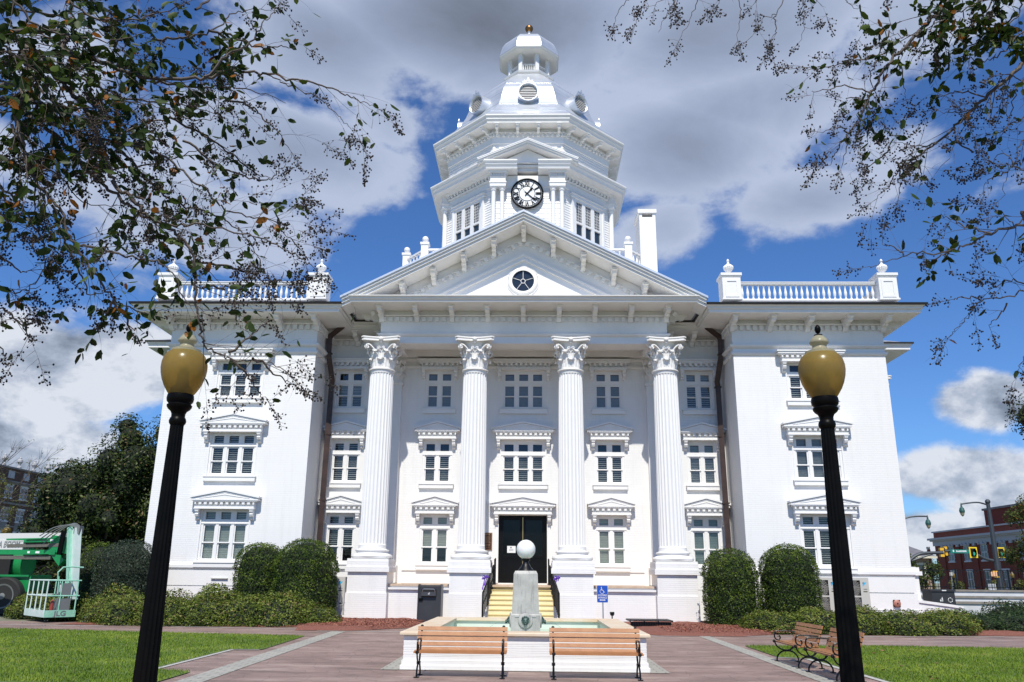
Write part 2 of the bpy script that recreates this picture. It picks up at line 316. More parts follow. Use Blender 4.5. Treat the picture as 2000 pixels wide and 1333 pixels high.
    def slab(s, x0, x1, z0, z1, yf, yb, holes=()):
        """upright slab with rectangular through holes (hx0,hx1,hz0,hz1), front at yf, back at yb"""
        xs = sorted({x0, x1, *[h[0] for h in holes], *[h[1] for h in holes]}); zs = sorted({z0, z1, *[h[2] for h in holes], *[h[3] for h in holes]})
        ins = lambda x, z: any(h[0] < x < h[1] and h[2] < z < h[3] for h in holes)
        nx, nz = len(xs), len(zs); vs = [(x, y, z) for y in (yf, yb) for z in zs for x in xs]; B = nx*nz; fs = []
        solid = [[not ins((xs[i]+xs[i+1])/2, (zs[j]+zs[j+1])/2) for j in range(nz-1)] for i in range(nx-1)]
        S = lambda i, j: 0 <= i < nx-1 and 0 <= j < nz-1 and solid[i][j]
        I = lambda i, j: j*nx+i
        for i in range(nx-1):
            for j in range(nz-1):
                if not solid[i][j]: continue
                a, b, c, d = I(i, j), I(i+1, j), I(i+1, j+1), I(i, j+1)
                fs.append((a, b, c, d)); fs.append((a+B, d+B, c+B, b+B))
                if not S(i-1, j): fs.append((a, d, d+B, a+B))
                if not S(i+1, j): fs.append((b, b+B, c+B, c))
                if not S(i, j-1): fs.append((a, a+B, b+B, b))
                if not S(i, j+1): fs.append((d, c, c+B, d+B))
        s.add(vs, fs); return s
    def mesh(s, name, mats):
        me = bpy.data.meshes.new(name); me.from_pydata(s.v, [], s.f)
        for m_ in (mats if isinstance(mats, (list, tuple)) else [mats]): me.materials.append(m_)
        if any(s.mi): me.polygons.foreach_set('material_index', s.mi)
        if any(s.sm): me.polygons.foreach_set('use_smooth', s.sm)
        me.update(); return me
    def build(s, name, mats, parent=None, loc=(0, 0, 0), rotz=0.0, auto=None):
        o = bpy.data.objects.new(name, s.mesh(name, mats)); col.objects.link(o)
        link(o, parent, loc, rotz)
        if auto: smooth(o, auto)
        return o
def smooth(o, ang=40):
    me = o.data; me.polygons.foreach_set('use_smooth', [True]*len(me.polygons)); me.set_sharp_from_angle(angle=rad(ang))
def wloc(o):
    p = Vector((0, 0, 0))
    while o is not None: p += o.location; o = o.parent
    return p
def link(o, parent, loc=(0, 0, 0), rotz=0.0):
    """loc is in world axes from the world origin when the chain above is unrotated"""
    o.parent = parent; o.location = Vector(loc)-(wloc(parent) if (parent is not None and not parent.get('_local')) else Vector((0, 0, 0))); o.rotation_euler = (0, 0, rotz)
def tag(o, label=None, cat=None, group=None, kind=None):
    if label: o['label'] = label
    if cat: o['category'] = cat
    if group: o['group'] = group
    if kind: o['kind'] = kind
    return o
def empty(name, loc, label, cat, group=None, rotz=0.0, local=False):
    o = bpy.data.objects.new(name, None); col.objects.link(o); o.location = loc; o.rotation_euler = (0, 0, rotz); o.empty_display_size = .3
    if local: o['_local'] = 1
    return tag(o, label, cat, group)
def kids(o): return [c for c in bpy.data.objects if c.parent == o]
def dup(o, parent=None, loc=None, rotz=None, label=None):
    """copy of an object with copies of everything under it; loc in the parent's axes"""
    tree = {}
    for c in bpy.data.objects:
        if c.parent is not None: tree.setdefault(c.parent.name, []).append(c)
    def rec(x, p):
        c = x.copy(); col.objects.link(c); c.parent = p
        for ch in tree.get(x.name, []): rec(ch, c)
        return c
    c = rec(o, parent if parent is not None else o.parent)
    if loc is not None: c.location = loc
    if rotz is not None: c.rotation_euler = (0, 0, rotz)
    if label: c['label'] = label
    return c
def mirror_path(p): return [(-x, y) for x, y in reversed(p)]
def at(x, y, Y):
    """point of the place seen at photo position x, y on the vertical plane Y metres ahead"""
    d = _rt*((x-1000)/F)-_up*((y-666.5)/F)+_fw
    return CAM+d*(Y/d.y)
def quads(name, centers, us, vs, rnd, material, parent=None, loc=(0, 0, 0), shape='quad', kind=None):
    """many small leaves as one mesh: centre, half-length vector u, half-width vector v"""
    n = len(centers)
    if shape == 'quad':
        P = np.stack([centers-us, centers+vs*1.0, centers+us, centers-vs*1.0], 1); k = 4
        faces = np.arange(n*4).reshape(n, 4)
        nf = n
    else:                       # folded oval leaf: 6 rim points + 2 midrib points, 4 quads... built as two bent halves
        w_ = np.cross(us, vs); w_ /= (np.linalg.norm(w_, axis=1, keepdims=True)+1e-9); h = np.linalg.norm(vs, axis=1, keepdims=True)*.22*w_
        P = np.stack([centers-us, centers-us*.42, centers+us*.38, centers+us, centers+us*.42+vs*.82+h, centers-us*.45+vs*.9+h, centers+us*.42-vs*.82+h, centers-us*.45-vs*.9+h], 1); k = 8
        b = np.arange(n)[:, None]*8
        faces = np.concatenate([b+np.array([[0, 1, 5, 5]]), b+np.array([[1, 2, 4, 5]]), b+np.array([[2, 3, 4, 4]]), b+np.array([[0, 7, 1, 1]]), b+np.array([[1, 7, 6, 2]]), b+np.array([[2, 6, 3, 3]])], 1).reshape(-1, 4)
        nf = n*6
    me = bpy.data.meshes.new(name)
    if shape == 'quad':
        me.vertices.add(n*k); me.vertices.foreach_set('co', P.reshape(-1).astype(np.float32))
        me.loops.add(n*4); me.loops.foreach_set('vertex_index', faces.reshape(-1).astype(np.int32))
        me.polygons.add(n); me.polygons.foreach_set('loop_start', (np.arange(n)*4).astype(np.int32)); me.polygons.foreach_set('loop_total', np.full(n, 4, np.int32))
    else:
        tri = faces[:, 2] == faces[:, 3]; tot_ = np.where(tri, 3, 4).astype(np.int32)
        idx = np.concatenate([f[:t] for f, t in zip(faces, tot_)]) if n < 1 else faces.reshape(-1)[np.tile([True, True, True], 0).size:] if False else None
        mask_ = np.ones((nf, 4), bool); mask_[tri, 3] = False
        idx = faces[mask_].astype(np.int32); st = np.concatenate([[0], np.cumsum(tot_)[:-1]]).astype(np.int32)
        me.vertices.add(n*k); me.vertices.foreach_set('co', P.reshape(-1).astype(np.float32))
        me.loops.add(len(idx)); me.loops.foreach_set('vertex_index', idx)
        me.polygons.add(nf); me.polygons.foreach_set('loop_start', st); me.polygons.foreach_set('loop_total', tot_)
    a = me.attributes.new('rnd', 'FLOAT', 'FACE'); a.data.foreach_set('value', np.repeat(rnd, nf//n).astype(np.float32))
    me.materials.append(material); me.update(); me.validate()
    o = bpy.data.objects.new(name, me); col.objects.link(o); link(o, parent, loc)
    if kind: o['kind'] = kind
    return o
rng = np.random.default_rng(7)
def unit(n):
    v = rng.normal(size=(n, 3)); return v/np.linalg.norm(v, axis=1, keepdims=True)
def leaf_frames(nrm, size, spread=.7, aspect=.5):
    n = len(nrm); nn = nrm+unit(n)*spread; nn /= np.linalg.norm(nn, axis=1, keepdims=True)
    u = np.cross(nn, unit(n)); u /= np.linalg.norm(u, axis=1, keepdims=True); v = np.cross(nn, u)
    s = np.asarray(size)[:, None] if np.ndim(size) else size
    return u*s, v*s*aspect
def catmull(P, n=6):
    P = [Vector(p) for p in P]; P = [P[0]*2-P[1]]+P+[P[-1]*2-P[-2]]; out = []
    for i in range(1, len(P)-2):
        for k in range(n):
            t = k/n; a, b_, c, d = P[i-1:i+3]
            out.append(.5*((2*b_)+(c-a)*t+(2*a-5*b_+4*c-d)*t*t+(3*b_-a-3*c+d)*t**3))
    out.append(P[-2]); return out
# ================================================================ COURTHOUSE
XC = 0.1
CH = empty('courthouse', (0, 48, 0), 'large white painted brick courthouse with a columned portico and an octagonal clock tower', 'courthouse')
WI, WO, YW, YC = 9.3, 15.95, 35.0, 37.6      # wing inner / outer edge, wing front, centre wall front
F1 = dict(tr=(3.99, 4.29), up=(3.06, 3.73), lo=(2.38, 3.00), tip=4.90); F1c = dict(tr=(4.03, 4.32), up=(3.05, 3.75), lo=(2.39, 2.98), tip=4.97)
F2 = dict(tr=(7.25, 7.56), up=(6.49, 7.02), lo=(5.95, 6.43), tip=8.19); F2c = dict(tr=(7.34, 7.67), up=(6.56, 7.08), lo=(5.98, 6.50), tip=8.37)
F3 = dict(tr=(10.53, 10.83), up=(9.87, 10.28), lo=(9.38, 9.81), tip=11.43, flat=1); F3c = dict(tr=(10.70, 11.02), up=(9.98, 10.44), lo=(9.46, 9.92), tip=11.68, flat=1)
def wdims(n, mid=False):
    pw, pitch = (.42, .66) if n == 3 else (.40, .66)
    return pw, pitch, (n-1)/2*pitch+pw/2+.15
def opening(cx, n, d):
    hw = wdims(n)[2]; return (cx-hw, cx+hw, d['lo'][0]-.14, d['tr'][1]+.16)
def hood_mesh(hw, tip, flat):
    b = MB(); t = tip
    if not flat:
        for s in (-1, 1):
            b.prism([(s*(hw+.01), -.42, t-.05), (s*(hw+.01), -.42, t+.03), (0, -.42, t+.32), (0, -.42, t+.24)], (0, .42, 0))
            b.prism([(s*(hw-.06), -.38, t-.09), (s*(hw-.06), -.38, t-.045), (0, -.38, t+.225), (0, -.38, t+.17)], (0, .38, 0))
            b.prism([(s*(hw-.40), -.382, t-.06), (s*(hw-.52), -.382, t-.06), (0, -.382, t+.075), (0, -.382, t+.115)], (0, .02, 0))
        b.prism([(-(hw-.08), -.365, t-.09), (hw-.08, -.365, t-.09), (0, -.365, t+.18)], (0, .36, 0))
    else:
        b.box(-hw-.01, hw+.01, -.42, 0, t-.06, t); b.box(-hw+.05, hw-.05, -.37, 0, t-.1, t-.06)
    b.box(-(hw-.03), hw-.03, -.385, 0, t-.15, t-.092); b.box(-(hw-.12), hw-.12, -.36, 0, t-.195, t-.152)
    b.box(-(hw-.21), hw-.21, -.19, 0, t-.385, t-.197)
    n = max(4, int(round((2*(hw-.22))/.235))); w_ = 2*(hw-.20)
    for i in range(n+1):
        x = -(hw-.20)+w_*i/n; b.box(x-.06 if i else x, x+.06 if i < n else x, -.335, -.19, t-.315, t-.197)
    b.box(-(hw-.20), hw-.20, -.325, 0, t-.47, t-.387); b.box(-(hw-.17), hw-.17, -.345, 0, t-.50, t-.472)
    for s in (-1, 1):
        x = s*(hw-.31)
        b.prism([(x-.075, -.31, t-.502), (x-.075, -.31, t-.60), (x-.075, -.24, t-.66), (x-.075, -.28, t-.71), (x-.075, -.24, t-.80), (x-.075, -.12, t-.84), (x-.075, -.15, t-.90), (x-.075, -.05, t-.96), (x-.075, 0, t-.96), (x-.075, 0, t-.502)], (.15, 0, 0))
        b.box(x-.095, x+.095, -.33, 0, t-.535, t-.504)
    return b
def blind_mesh(n, d, codes):
    b = MB(); pw, pitch, hw = wdims(n)
    b.cur = 2; b.box(-hw, hw, .42, .44, d['lo'][0]-.14, d['tr'][1]+.16); b.box(-hw, -hw+.01, .2, .42, d['lo'][0]-.1, d['tr'][1]+.1); b.box(hw-.01, hw, .2, .42, d['lo'][0]-.1, d['tr'][1]+.1)
    for (key, c) in zip(('tr', 'up', 'lo'), codes):
        z0, z1 = d[key]
        if c == 'k': continue
        for k in range(n):
            x = (k-(n-1)/2)*pitch; z = z0-.01; j = 0
            while z < z1+.01:
                if c == 'o':
                    b.cur = 0; b.obox((x, .205, z), (pw+.03, .052, .006), Matrix.Rotation(rad(-30), 3, 'X')); z += .092
                elif c == 'h':
                    b.cur = 0; b.obox((x, .21, z), (pw+.03, .058, .006), Matrix.Rotation(rad(-50), 3, 'X')); z += .078
                else:
                    b.cur = 1; b.obox((x, .205, z), (pw+.04, .066, .005), Matrix.Rotation(rad(-66), 3, 'X')); z += .072
                j += 1
    return b
_fr = {}
def window(cx, Y, n, d, codes, hw_hood, shade='blind', sill=True):
    pw, pitch, hw = wdims(n); b = MB(); key = (n, d['tip'])
    holes = []; sash = []
    for k in range(n):
        x = (k-(n-1)/2)*pitch
        holes += [(x-pw/2, x+pw/2, *d['tr']), (x-pw/2-.055, x+pw/2+.055, d['lo'][0]-.05, d['up'][1]+.05)]
    if key not in _fr:
        z0, z1 = d['lo'][0]-.14, d['tr'][1]+.16
        b.slab(-hw, hw, z0, z1, .035, .125, holes)
        b.box(-hw, hw, .012, .035, d['up'][1]+.075, d['up'][1]+.115)                 # transom drip
        for k in range(n):
            x = (k-(n-1)/2)*pitch
            b.slab(x-pw/2-.055, x+pw/2+.055, (d['up'][0]+d['lo'][1])/2, d['up'][1]+.05, .075, .12, [(x-pw/2, x+pw/2, *d['up'])])
            b.slab(x-pw/2-.055, x+pw/2+.055, d['lo'][0]-.05, (d['up'][0]+d['lo'][1])/2, .10, .15, [(x-pw/2, x+pw/2, *d['lo'])])
            b.box(x-pw/2-.06, x+pw/2+.06, .055, .076, (d['up'][0]+d['lo'][1])/2-.022, (d['up'][0]+d['lo'][1])/2+.022)
        for s in (-1, 1):                                                            # casing mould proud of the brick
            b.box(s*(hw+.001), s*(hw+.045), -.022, .03, z0, z1)
        g = MB()
        for k in range(n):
            x = (k-(n-1)/2)*pitch
            for q in ('tr', 'up', 'lo'):
                yy = .13 if q != 'up' else .105
                g.add([(x-pw/2, yy, d[q][0]), (x+pw/2, yy, d[q][0]), (x+pw/2, yy, d[q][1]), (x-pw/2, yy, d[q][1])], [(0, 1, 2, 3)])
        sl = MB()
        if not d.get('nosill'):
            zs = d['lo'][0]-.14; sl.box(-hw-.10, hw+.10, -.13, .03, zs-.22, zs-.002); sl.box(-hw-.13, hw+.13, -.16, 0, zs-.045, zs-.002)
        _fr[key] = (b.mesh('window_frame', M['white']), g.mesh('pane', M['glass']), sl.mesh('sill', M['white']))
    fm, gm, sm = _fr[key]
    o = bpy.data.objects.new('window', fm); col.objects.link(o); link(o, CH, (cx, Y, 0)); o['_local'] = 1
    for nm, me in (('pane', gm), ('sill', sm)):
        c = bpy.data.objects.new(nm, me); col.objects.link(c); c.parent = o
    hk = ('hood', round(hw_hood, 2), d['tip'])
    if hk not in _fr: _fr[hk] = hood_mesh(hw_hood, d['tip'], d.get('flat')).mesh('hood', M['white'])
    c = bpy.data.objects.new('hood', _fr[hk]); col.objects.link(c); c.parent = o
    bk = ('bl', n, d['tip'], codes, shade)
    if bk not in _fr: _fr[bk] = blind_mesh(n, d, codes).mesh('blind', [M['blind'], M[shade], M['dark']])
    c = bpy.data.objects.new('blind', _fr[bk]); col.objects.link(c); c.parent = o
    return o

# ---- walls
wl = MB(); ZT = 12.9
wings_holes = {}
for s in (-1, 1):
    hs = [opening(s*12.6, 3, d) for d in (F1, F2, F3)]
    a, b_ = sorted((s*WI, s*WO))
    wl.slab(a, b_, 0, ZT, YW, YW+.35, hs)
    wl.box(s*WO, s*(WO-.35), YW+.35, 61, 0, ZT); wl.box(s*WI, s*(WI+.35), YW+.35, YC, 0, ZT)
ch = []
CW = [(-8.25, 2), (-3.98, 2), (0, 3), (3.98, 2), (8.22, 2)]
for cx, n in CW:
    for d in (F1c, F2c, F3c):
        if cx == 0 and d is F1c: ch.append((-1.09, 1.09, 1.50, 4.44))
        else: ch.append(opening(cx, n, d))
wl.slab(-WI, WI, 0, ZT, YC, YC+.35, ch)
wl.box(-WO+.35, WO-.35, 60.6, 61, 0, ZT)
wall = wl.build('wall', M['brickw'], CH)
# base mouldings, string lines
bm = MB()
for s in (-1, 1):
    p = [(-WO, 61), (-WO, YW), (-WI, YW), (-WI, YC)]
    if s > 0: p = mirror_path(p)
    bm.mould(p, [(0, 1.95), (.06, 1.95), (.10, 2.0), (.10, 2.12), (.05, 2.19), (0, 2.19)])
    bm.mould(p, [(0, 1.30), (.07, 1.30), (.07, 1.90), (0, 1.90)])
    bm.mould(p, [(0, .62), (.09, .62), (.09, 1.262), (0, 1.262)]); bm.mould(p, [(0, 0), (.14, 0), (.14, .60), (0, .60)])
for a, b_ in ((-WI, -7.2), (7.2, WI)):
    bm.mould([(a, YC), (b_, YC)], [(0, 1.95), (.06, 1.95), (.10, 2.0), (.10, 2.10), (.05, 2.16), (0, 2.16)])
    bm.mould([(a, YC), (b_, YC)], [(0, 1.30), (.07, 1.30), (.07, 1.90), (0, 1.90)]); bm.mould([(a, YC), (b_, YC)], [(0, 0), (.10, 0), (.10, 1.27), (0, 1.27)])
for a, b_ in ((-5.4, -1.25), (1.25, 5.4)):
    bm.mould([(a, YC), (b_, YC)], [(0, 1.45), (.06, 1.45), (.06, 1.62), (0, 1.66)]); bm.mould([(a, YC), (b_, YC)], [(0, 1.98), (.05, 2.0), (.05, 2.10), (0, 2.14)])
bm.build('base_moulding', M['white'], CH)

# ---- windows; blinds as the photograph shows them
for s, cx in ((-1, -12.6), (1, 12.6)):
    window(cx, YW, 3, F1, 'hcc' if s < 0 else 'ooo', 1.47, 'blindcream')
    window(cx, YW, 3, F2, 'ooo' if s < 0 else 'ccc', 1.47, 'blindgrey' if s > 0 else 'blind')
    window(cx, YW, 3, F3, 'koo', 1.47)
SD = {(-8.25, 0): ('ook', 'blind'), (-8.25, 1): ('ooo', 'blind'), (-8.25, 2): ('kho', 'blind'), (-3.98, 0): ('cck', 'blindcream'), (-3.98, 1): ('koo', 'blind'), (-3.98, 2): ('ccc', 'blindgrey'),
      (0, 1): ('koo', 'blind'), (0, 2): ('ccc', 'blindgrey'), (3.98, 0): ('ccc', 'blindcream'), (3.98, 1): ('koo', 'blind'), (3.98, 2): ('ccc', 'blindgrey'),
      (8.22, 0): ('ccc', 'blindgreen'), (8.22, 1): ('chh', 'blindgreen'), (8.22, 2): ('hoo', 'blind')}
for cx, n in CW:
    for k, d in enumerate((F1c, F2c, F3c)):
        if cx == 0 and k == 0: continue
        dd = dict(d)
        window(cx, YC, n, dd, SD[(cx, k)][0], 1.46 if cx == 0 else 1.07, SD[(cx, k)][1])

# ---- entrance door
dr = MB(); dr.slab(-1.09, 1.09, 1.50, 4.44, YC+.18, YC+.26, [(-1.0, -.02, 1.56, 4.36), (.02, 1.0, 1.56, 4.36)])
door = dr.build('door', M['doorblack'], CH)
for s in (-1, 1):
    lf = MB(); x0, x1 = sorted((s*.02, s*1.0))
    lf.slab(x0, x1, 1.56, 4.36, YC+.21, YC+.25, [(x0+.12, x1-.12, 2.72, 4.24)])
    lf.slab(x0+.10, x1-.10, 1.72, 2.52, YC+.19, YC+.211, [(x0+.18, x1-.18, 1.80, 2.44)]); lf.box(x0+.06, x1-.06, YC+.185, YC+.211, 2.58, 2.63)
    l_ = lf.build('door_leaf', M['doorblack'], door)
    g = MB(); g.box(x0+.12, x1-.12, YC+.225, YC+.235, 2.72, 4.24); g.build('pane', mat('dark door glass', (.003, .003, .003), .12, **{'Specular_IOR_Level': .25}), door)
ms = MB(); ms.box(-.018, .018, YC+.165, YC+.18, 1.56, 4.36); ms.build('centre_strip', M['brass'], door)
hd = MB(); hd.tube([(.07, YC+.19, 2.45), (.07, YC+.12, 2.5), (.07, YC+.12, 2.9), (.07, YC+.19, 2.95)], .012); hd.build('handle', M['brass'], door)
mb = hood_mesh(1.50, 4.97, False); hdo = mb.build('door_hood', M['white'], CH, (0, YC, 0))
tr = MB()
for s in (-1, 1): tr.box(s*1.091, s*1.24, YC-.05, YC+.05, 1.5, 4.46)
tr.box(-1.24, 1.24, YC-.05, YC+.05, 4.445, 4.47); tr.build('door_surround', M['white'], CH)

# ---- cornices
def cornice(path, name='cornice', z=12.88):
    b = MB()
    b.mould(path, [(0, 11.28), (.05, 11.28), (.09, 11.34), (.09, 11.40), (.04, 11.44), (0, 11.44)])
    b.mould(path, [(0, 11.60), (.06, 11.60), (.14, 11.68), (.14, 11.74), (.05, 11.79), (0, 11.79)])
    b.mould(path, [(0, 12.64), (.13, 12.64), (.16, 12.70), (.06, 12.74), (0, 12.74)])
    b.mould(path, [(-.3, z), (1.22, z), (1.22, 12.99), (1.30, 13.05), (1.30, 13.12), (1.38, 13.18), (-.3, 13.18)])
    for i in range(len(path)-1):                                    # dentils
        p, q = Vector(path[i]), Vector(path[i+1]); d = q-p; Ln = d.length; d.normalize(); o = Vector((d.y, -d.x)); n = int(Ln/.30)
        for k in range(n+1):
            c = p+d*(Ln*(k+.5)/(n+1))+o*.06
            b.obox((c.x, c.y, 12.525), (.17, .12, .21) if abs(d.x) > .5 else (.12, .17, .21))
    return b.build(name, M['soffit'], CH)
BR = MB()
_pf = [(0, 0), (-1.0, 0), (-1.0, -.07), (-.90, -.10), (-.86, -.20), (-.70, -.24), (-.62, -.20), (-.52, -.22), (-.47, -.30), (-.33, -.33), (-.25, -.29), (-.20, -.40), (-.10, -.50), (0, -.50)]
BR.prism([(-.10, y, z-.03) for y, z in _pf], (.20, 0, 0)); BR.box(-.15, .15, -1.04, 0, -.032, 0); BR.box(-.13, .13, -1.01, -.85, -.085, -.034)
BRM = BR.mesh('bracket', M['white'])
def bracket(parent, x, y, z, rz=0.0, s=1.0):
    o = bpy.data.objects.new('bracket', BRM); col.objects.link(o); link(o, parent, (x, y, z), rz); o.scale = (1, s, s); return o
for s in (-1, 1):
    p = [(-WO, 61), (-WO, YW), (-WI, YW), (-WI, YC)]
    if s > 0: p = mirror_path(p)
    c = cornice(p)
    for k in range(5): bracket(c, s*(12.62+(k-2)*1.66), YW, 12.879)
    for k in range(9): bracket(c, s*WO, YW+.35+k*1.66, 12.879, -s*math.pi/2*-1)
    gb = MB(); gb.mould(p, [(1.30, 13.185), (1.44, 13.185), (1.46, 13.27), (1.30, 13.27)]); gb.build('gutter', M['gutter'], CH)
cc = cornice([(-WI+.03, YC-.004), (WI-.03, YC-.004)], z=12.884)
for x in (-8.0, 8.0, -6.9, 6.9): bracket(cc, x, YC, 12.879)
gb = MB(); gb.mould([(-WI+.2, YC), (WI-.2, YC)], [(1.30, 13.185), (1.44, 13.185), (1.46, 13.27), (1.30, 13.27)]); gb.build('gutter', M['gutter'], CH)
# low roofs
rf = MB()
for s in (-1, 1):
    x0, x1 = sorted((s*7.95, s*17.3)); rf.add([(x0, 33.65, 13.2), (x1, 33.65, 13.2), (x1, 62.4, 13.2), (x0, 62.4, 13.2), (x0+1.2, 35.2, 13.62), (x1-1.2, 35.2, 13.62), (x1-1.2, 61, 13.62), (x0+1.2, 61, 13.62)],
       [(0, 1, 5, 4), (1, 2, 6, 5), (2, 3, 7, 6), (3, 0, 4, 7), (4, 5, 6, 7)])
rf.add([(-9, 36.25, 13.2), (9, 36.25, 13.2), (9, 62.4, 13.2), (-9, 62.4, 13.2), (-7, 40, 14.3), (7, 40, 14.3), (7, 58, 14.3), (-7, 58, 14.3)], [(0, 1, 5, 4), (1, 2, 6, 5), (2, 3, 7, 6), (3, 0, 4, 7), (4, 5, 6, 7)])
rf.build('roof', M['roofgrey'], CH)

# ---- balustrades
BAL = MB(); BAL.lathe([(.055, 0), (.055, .05), (.03, .08), (.06, .20), (.068, .28), (.05, .40), (.028, .52), (.04, .56), (.05, .60), (.055, .62), (.055, .68)], seg=10)
BALM = BAL.mesh('baluster', M['white'])
URN = MB(); URN.lathe([(.13, 0), (.14, .04), (.06, .09), (.05, .13), (.09, .18), (.19, .30), (.225, .40), (.20, .47), (.12, .53), (.06, .58), (.045, .66), (.06, .70), (.065, .74), (.04, .79), (.01, .82)], seg=32, rf=lambda t, i: 1+(.05*math.cos(16*t) if 4 <= i <= 8 else 0))
URNM = URN.mesh('urn', M['white'])
PIER = MB(); PIER.box(-.40, .40, -.40, .40, 0, 1.12); PIER.box(-.46, .46, -.46, .46, 1.12, 1.24); PIER.box(-.43, .43, -.43, .43, 1.07, 1.118); PIER.slab(-.30, .30, .12, .95, -.43, -.402, [(-.2, .2, .22, .85)]); PIER.box(-.44, .44, -.44, .44, 0, .07)
PIERM = PIER.mesh('pier', M['white'])
def addm(name, me, parent, loc, rz=0.0):
    o = bpy.data.objects.new(name, me); col.objects.link(o); link(o, parent, loc, rz); return o
def balustrade(x0, x1, y, z, n, rz=0.0):
    """rail from pier x0 to pier x1 along X at y (or along Y when rz)"""
    b = MB(); L_ = abs(x1-x0)
    b.box(-L_/2+.4, L_/2-.4, -.10, .10, .06, .14); b.box(-L_/2+.4, L_/2-.4, -.11, .11, .82, .93); b.box(-L_/2+.4, L_/2-.4, -.14, .14, .89, .925)
    o = b.build('balustrade', M['white'], CH, ((x0+x1)/2, y, z) if not rz else (x0, y+L_/2, z), rz); o['_local'] = 1
    for k in range(n):
        addm('baluster', BALM, o, (-L_/2+.42+(L_-.84)*(k+.5)/n, 0, .14))
    return o
for s in (-1, 1):
    o = balustrade(s*9.2, s*16.02, 34.42, 13.55, 25)
    for e in (-1, 1):
        addm('pier', PIERM, o, (e*3.41, 0, 0)); addm('urn', URNM, o, (e*3.41, 0, 1.24))
    balustrade(s*16.02, s*16.02+6.8, 34.42, 13.55, 25, math.pi/2)

# ---- portico: entablature, pediment, gable
XP, YP = 6.42, 34.9
en = MB(); en.slab(-XP, XP, 11.75, 13.27, YP, YP+.9); 
for s in (-1, 1): en.box(s*XP, s*(XP-.9), YP+.9, YC, 11.75, 13.27)
en.box(-XP+.9, XP-.9, YP+.9, YC, 12.05, 12.10)
en.box(-XP+.9, XP-.9, YC-.45, YC-.005, 11.78, 12.05)
path = [(-XP, YC), (-XP, YP), (XP, YP), (XP, YC)]
en.mould(path, [(0, 12.08), (.05, 12.08), (.12, 12.16), (.12, 12.20), (.03, 12.24), (0, 12.24)])
en.mould(path, [(0, 11.75), (.03, 11.75), (.03, 11.86), (0, 11.86)]); en.mould(path, [(0, 13.0), (.12, 13.0), (.15, 13.05), (.05, 13.09), (0, 13.09)])
en.mould(path, [(-.9, 13.272), (1.34, 13.272), (1.34, 13.34), (1.42, 13.40), (1.42, 13.45), (1.50, 13.50), (1.50, 13.53), (-.9, 13.60)])
for i in range(3):
    p, q = Vector(path[i]), Vector(path[i+1]); d = q-p; Ln = d.length; d.normalize(); o = Vector((d.y, -d.x)); n = int(Ln/.305)
    for k in range(n+1):
        c = p+d*(Ln*(k+.5)/(n+1))+o*.055
        en.obox((c.x, c.y, 12.87), (.17, .11, .20) if abs(d.x) > .5 else (.11, .17, .20))
ent = en.build('entablature', M['soffit'], CH)
for k in range(9): bracket(ent, (k-4)*1.595, YP, 13.27)
for s in (-1, 1): bracket(ent, s*XP, YP+.55, 13.27, s*math.pi/2); bracket(ent, s*XP, YP+2.1, 13.27, s*math.pi/2)
SL = .513; AP = 17.58
def band(b, top, bot, y0, y1, xe=7.93, inner=0.0):
    for s in (-1, 1):
        b.prism([(inner*s, y0, AP-top-SL*inner), (inner*s, y0, AP-bot-SL*inner), (s*xe, y0, AP-bot-SL*xe), (s*xe, y0, AP-top-SL*xe)], (0, y1-y0, 0))
pd = MB()
band(pd, .10, .20, 33.42, 34.8); band(pd, .20, .33, 33.50, 34.8); band(pd, .33, .46, 33.58, 34.8)
YT = 34.82
pd.prism([(-7.3, YT+.02, 13.55), (7.3, YT+.02, 13.55), (0, YT+.02, 17.20)], (0, .3, 0))
for top, bot, y in ((1.56, 1.66, YT-.10), (1.66, 1.80, YT-.05), (1.80, 1.88, YT-.08)):
    xe = (AP-top-13.55)/SL
    for s in (-1, 1):
        pd.prism([(0, y, AP-top), (0, y, AP-bot), (s*(xe-(bot-top)/SL), y, 13.55), (s*xe, y, 13.55)], (0, YT+.02-y, 0))
nd = 22
for s in (-1, 1):
    for k in range(nd):
        x = s*(.17+k*.315); z = AP-.98-SL*abs(x); pd.obox((x, YT-.03, z), (.17, .14, .18), Matrix.Rotation(s*math.atan(SL), 3, 'Y'))
    xe = (AP-.85-13.55)/SL; pd.prism([(0, YT-.06, AP-.80), (0, YT-.06, AP-.86), (s*(xe-.1), YT-.06, 13.55), (s*xe, YT-.06, 13.55)], (0, .08, 0))
ped = pd.build('pediment', M['white'], CH)
for k in range(9):
    x = (k-4)*1.355; bracket(ped, x, YT, AP-.47-SL*abs(x)-(.03 if x else 0))
oc = MB(); ocx = -.02; ocz = 14.68
oc.lathe([(.50, -.10), (.60, -.10), (.68, -.04), (.68, .02), (.50, .02)], (ocx, YT, ocz), 40, caps=False, axis=Matrix.Rotation(rad(90), 3, 'X').inverted())
oc.lathe([(.70, -.03), (.74, -.03), (.74, .02)], (ocx, YT, ocz), 40, caps=False, axis=Matrix.Rotation(rad(90), 3, 'X').inverted())
ocw = oc.build('oculus_window', M['white'], ped)
RX = Matrix.Rotation(rad(90), 3, 'X')
def disc(b, c, r, y, seg=40): b.add([(c[0]+r*math.cos(2*math.pi*k/seg), y, c[1]+r*math.sin(2*math.pi*k/seg)) for k in range(seg)], [tuple(range(seg))])
g = MB(); disc(g, (ocx, ocz), .5, YT-.01); g.build('pane', mat('dark blue oculus glass', (.02, .028, .045), .08), ocw)
g = MB()
for k in range(5):
    a = rad(90+72*k); g.tube([(ocx+.1*math.cos(a), YT-.04, ocz+.1*math.sin(a)), (ocx+.5*math.cos(a), YT-.04, ocz+.5*math.sin(a))], .014, 4)
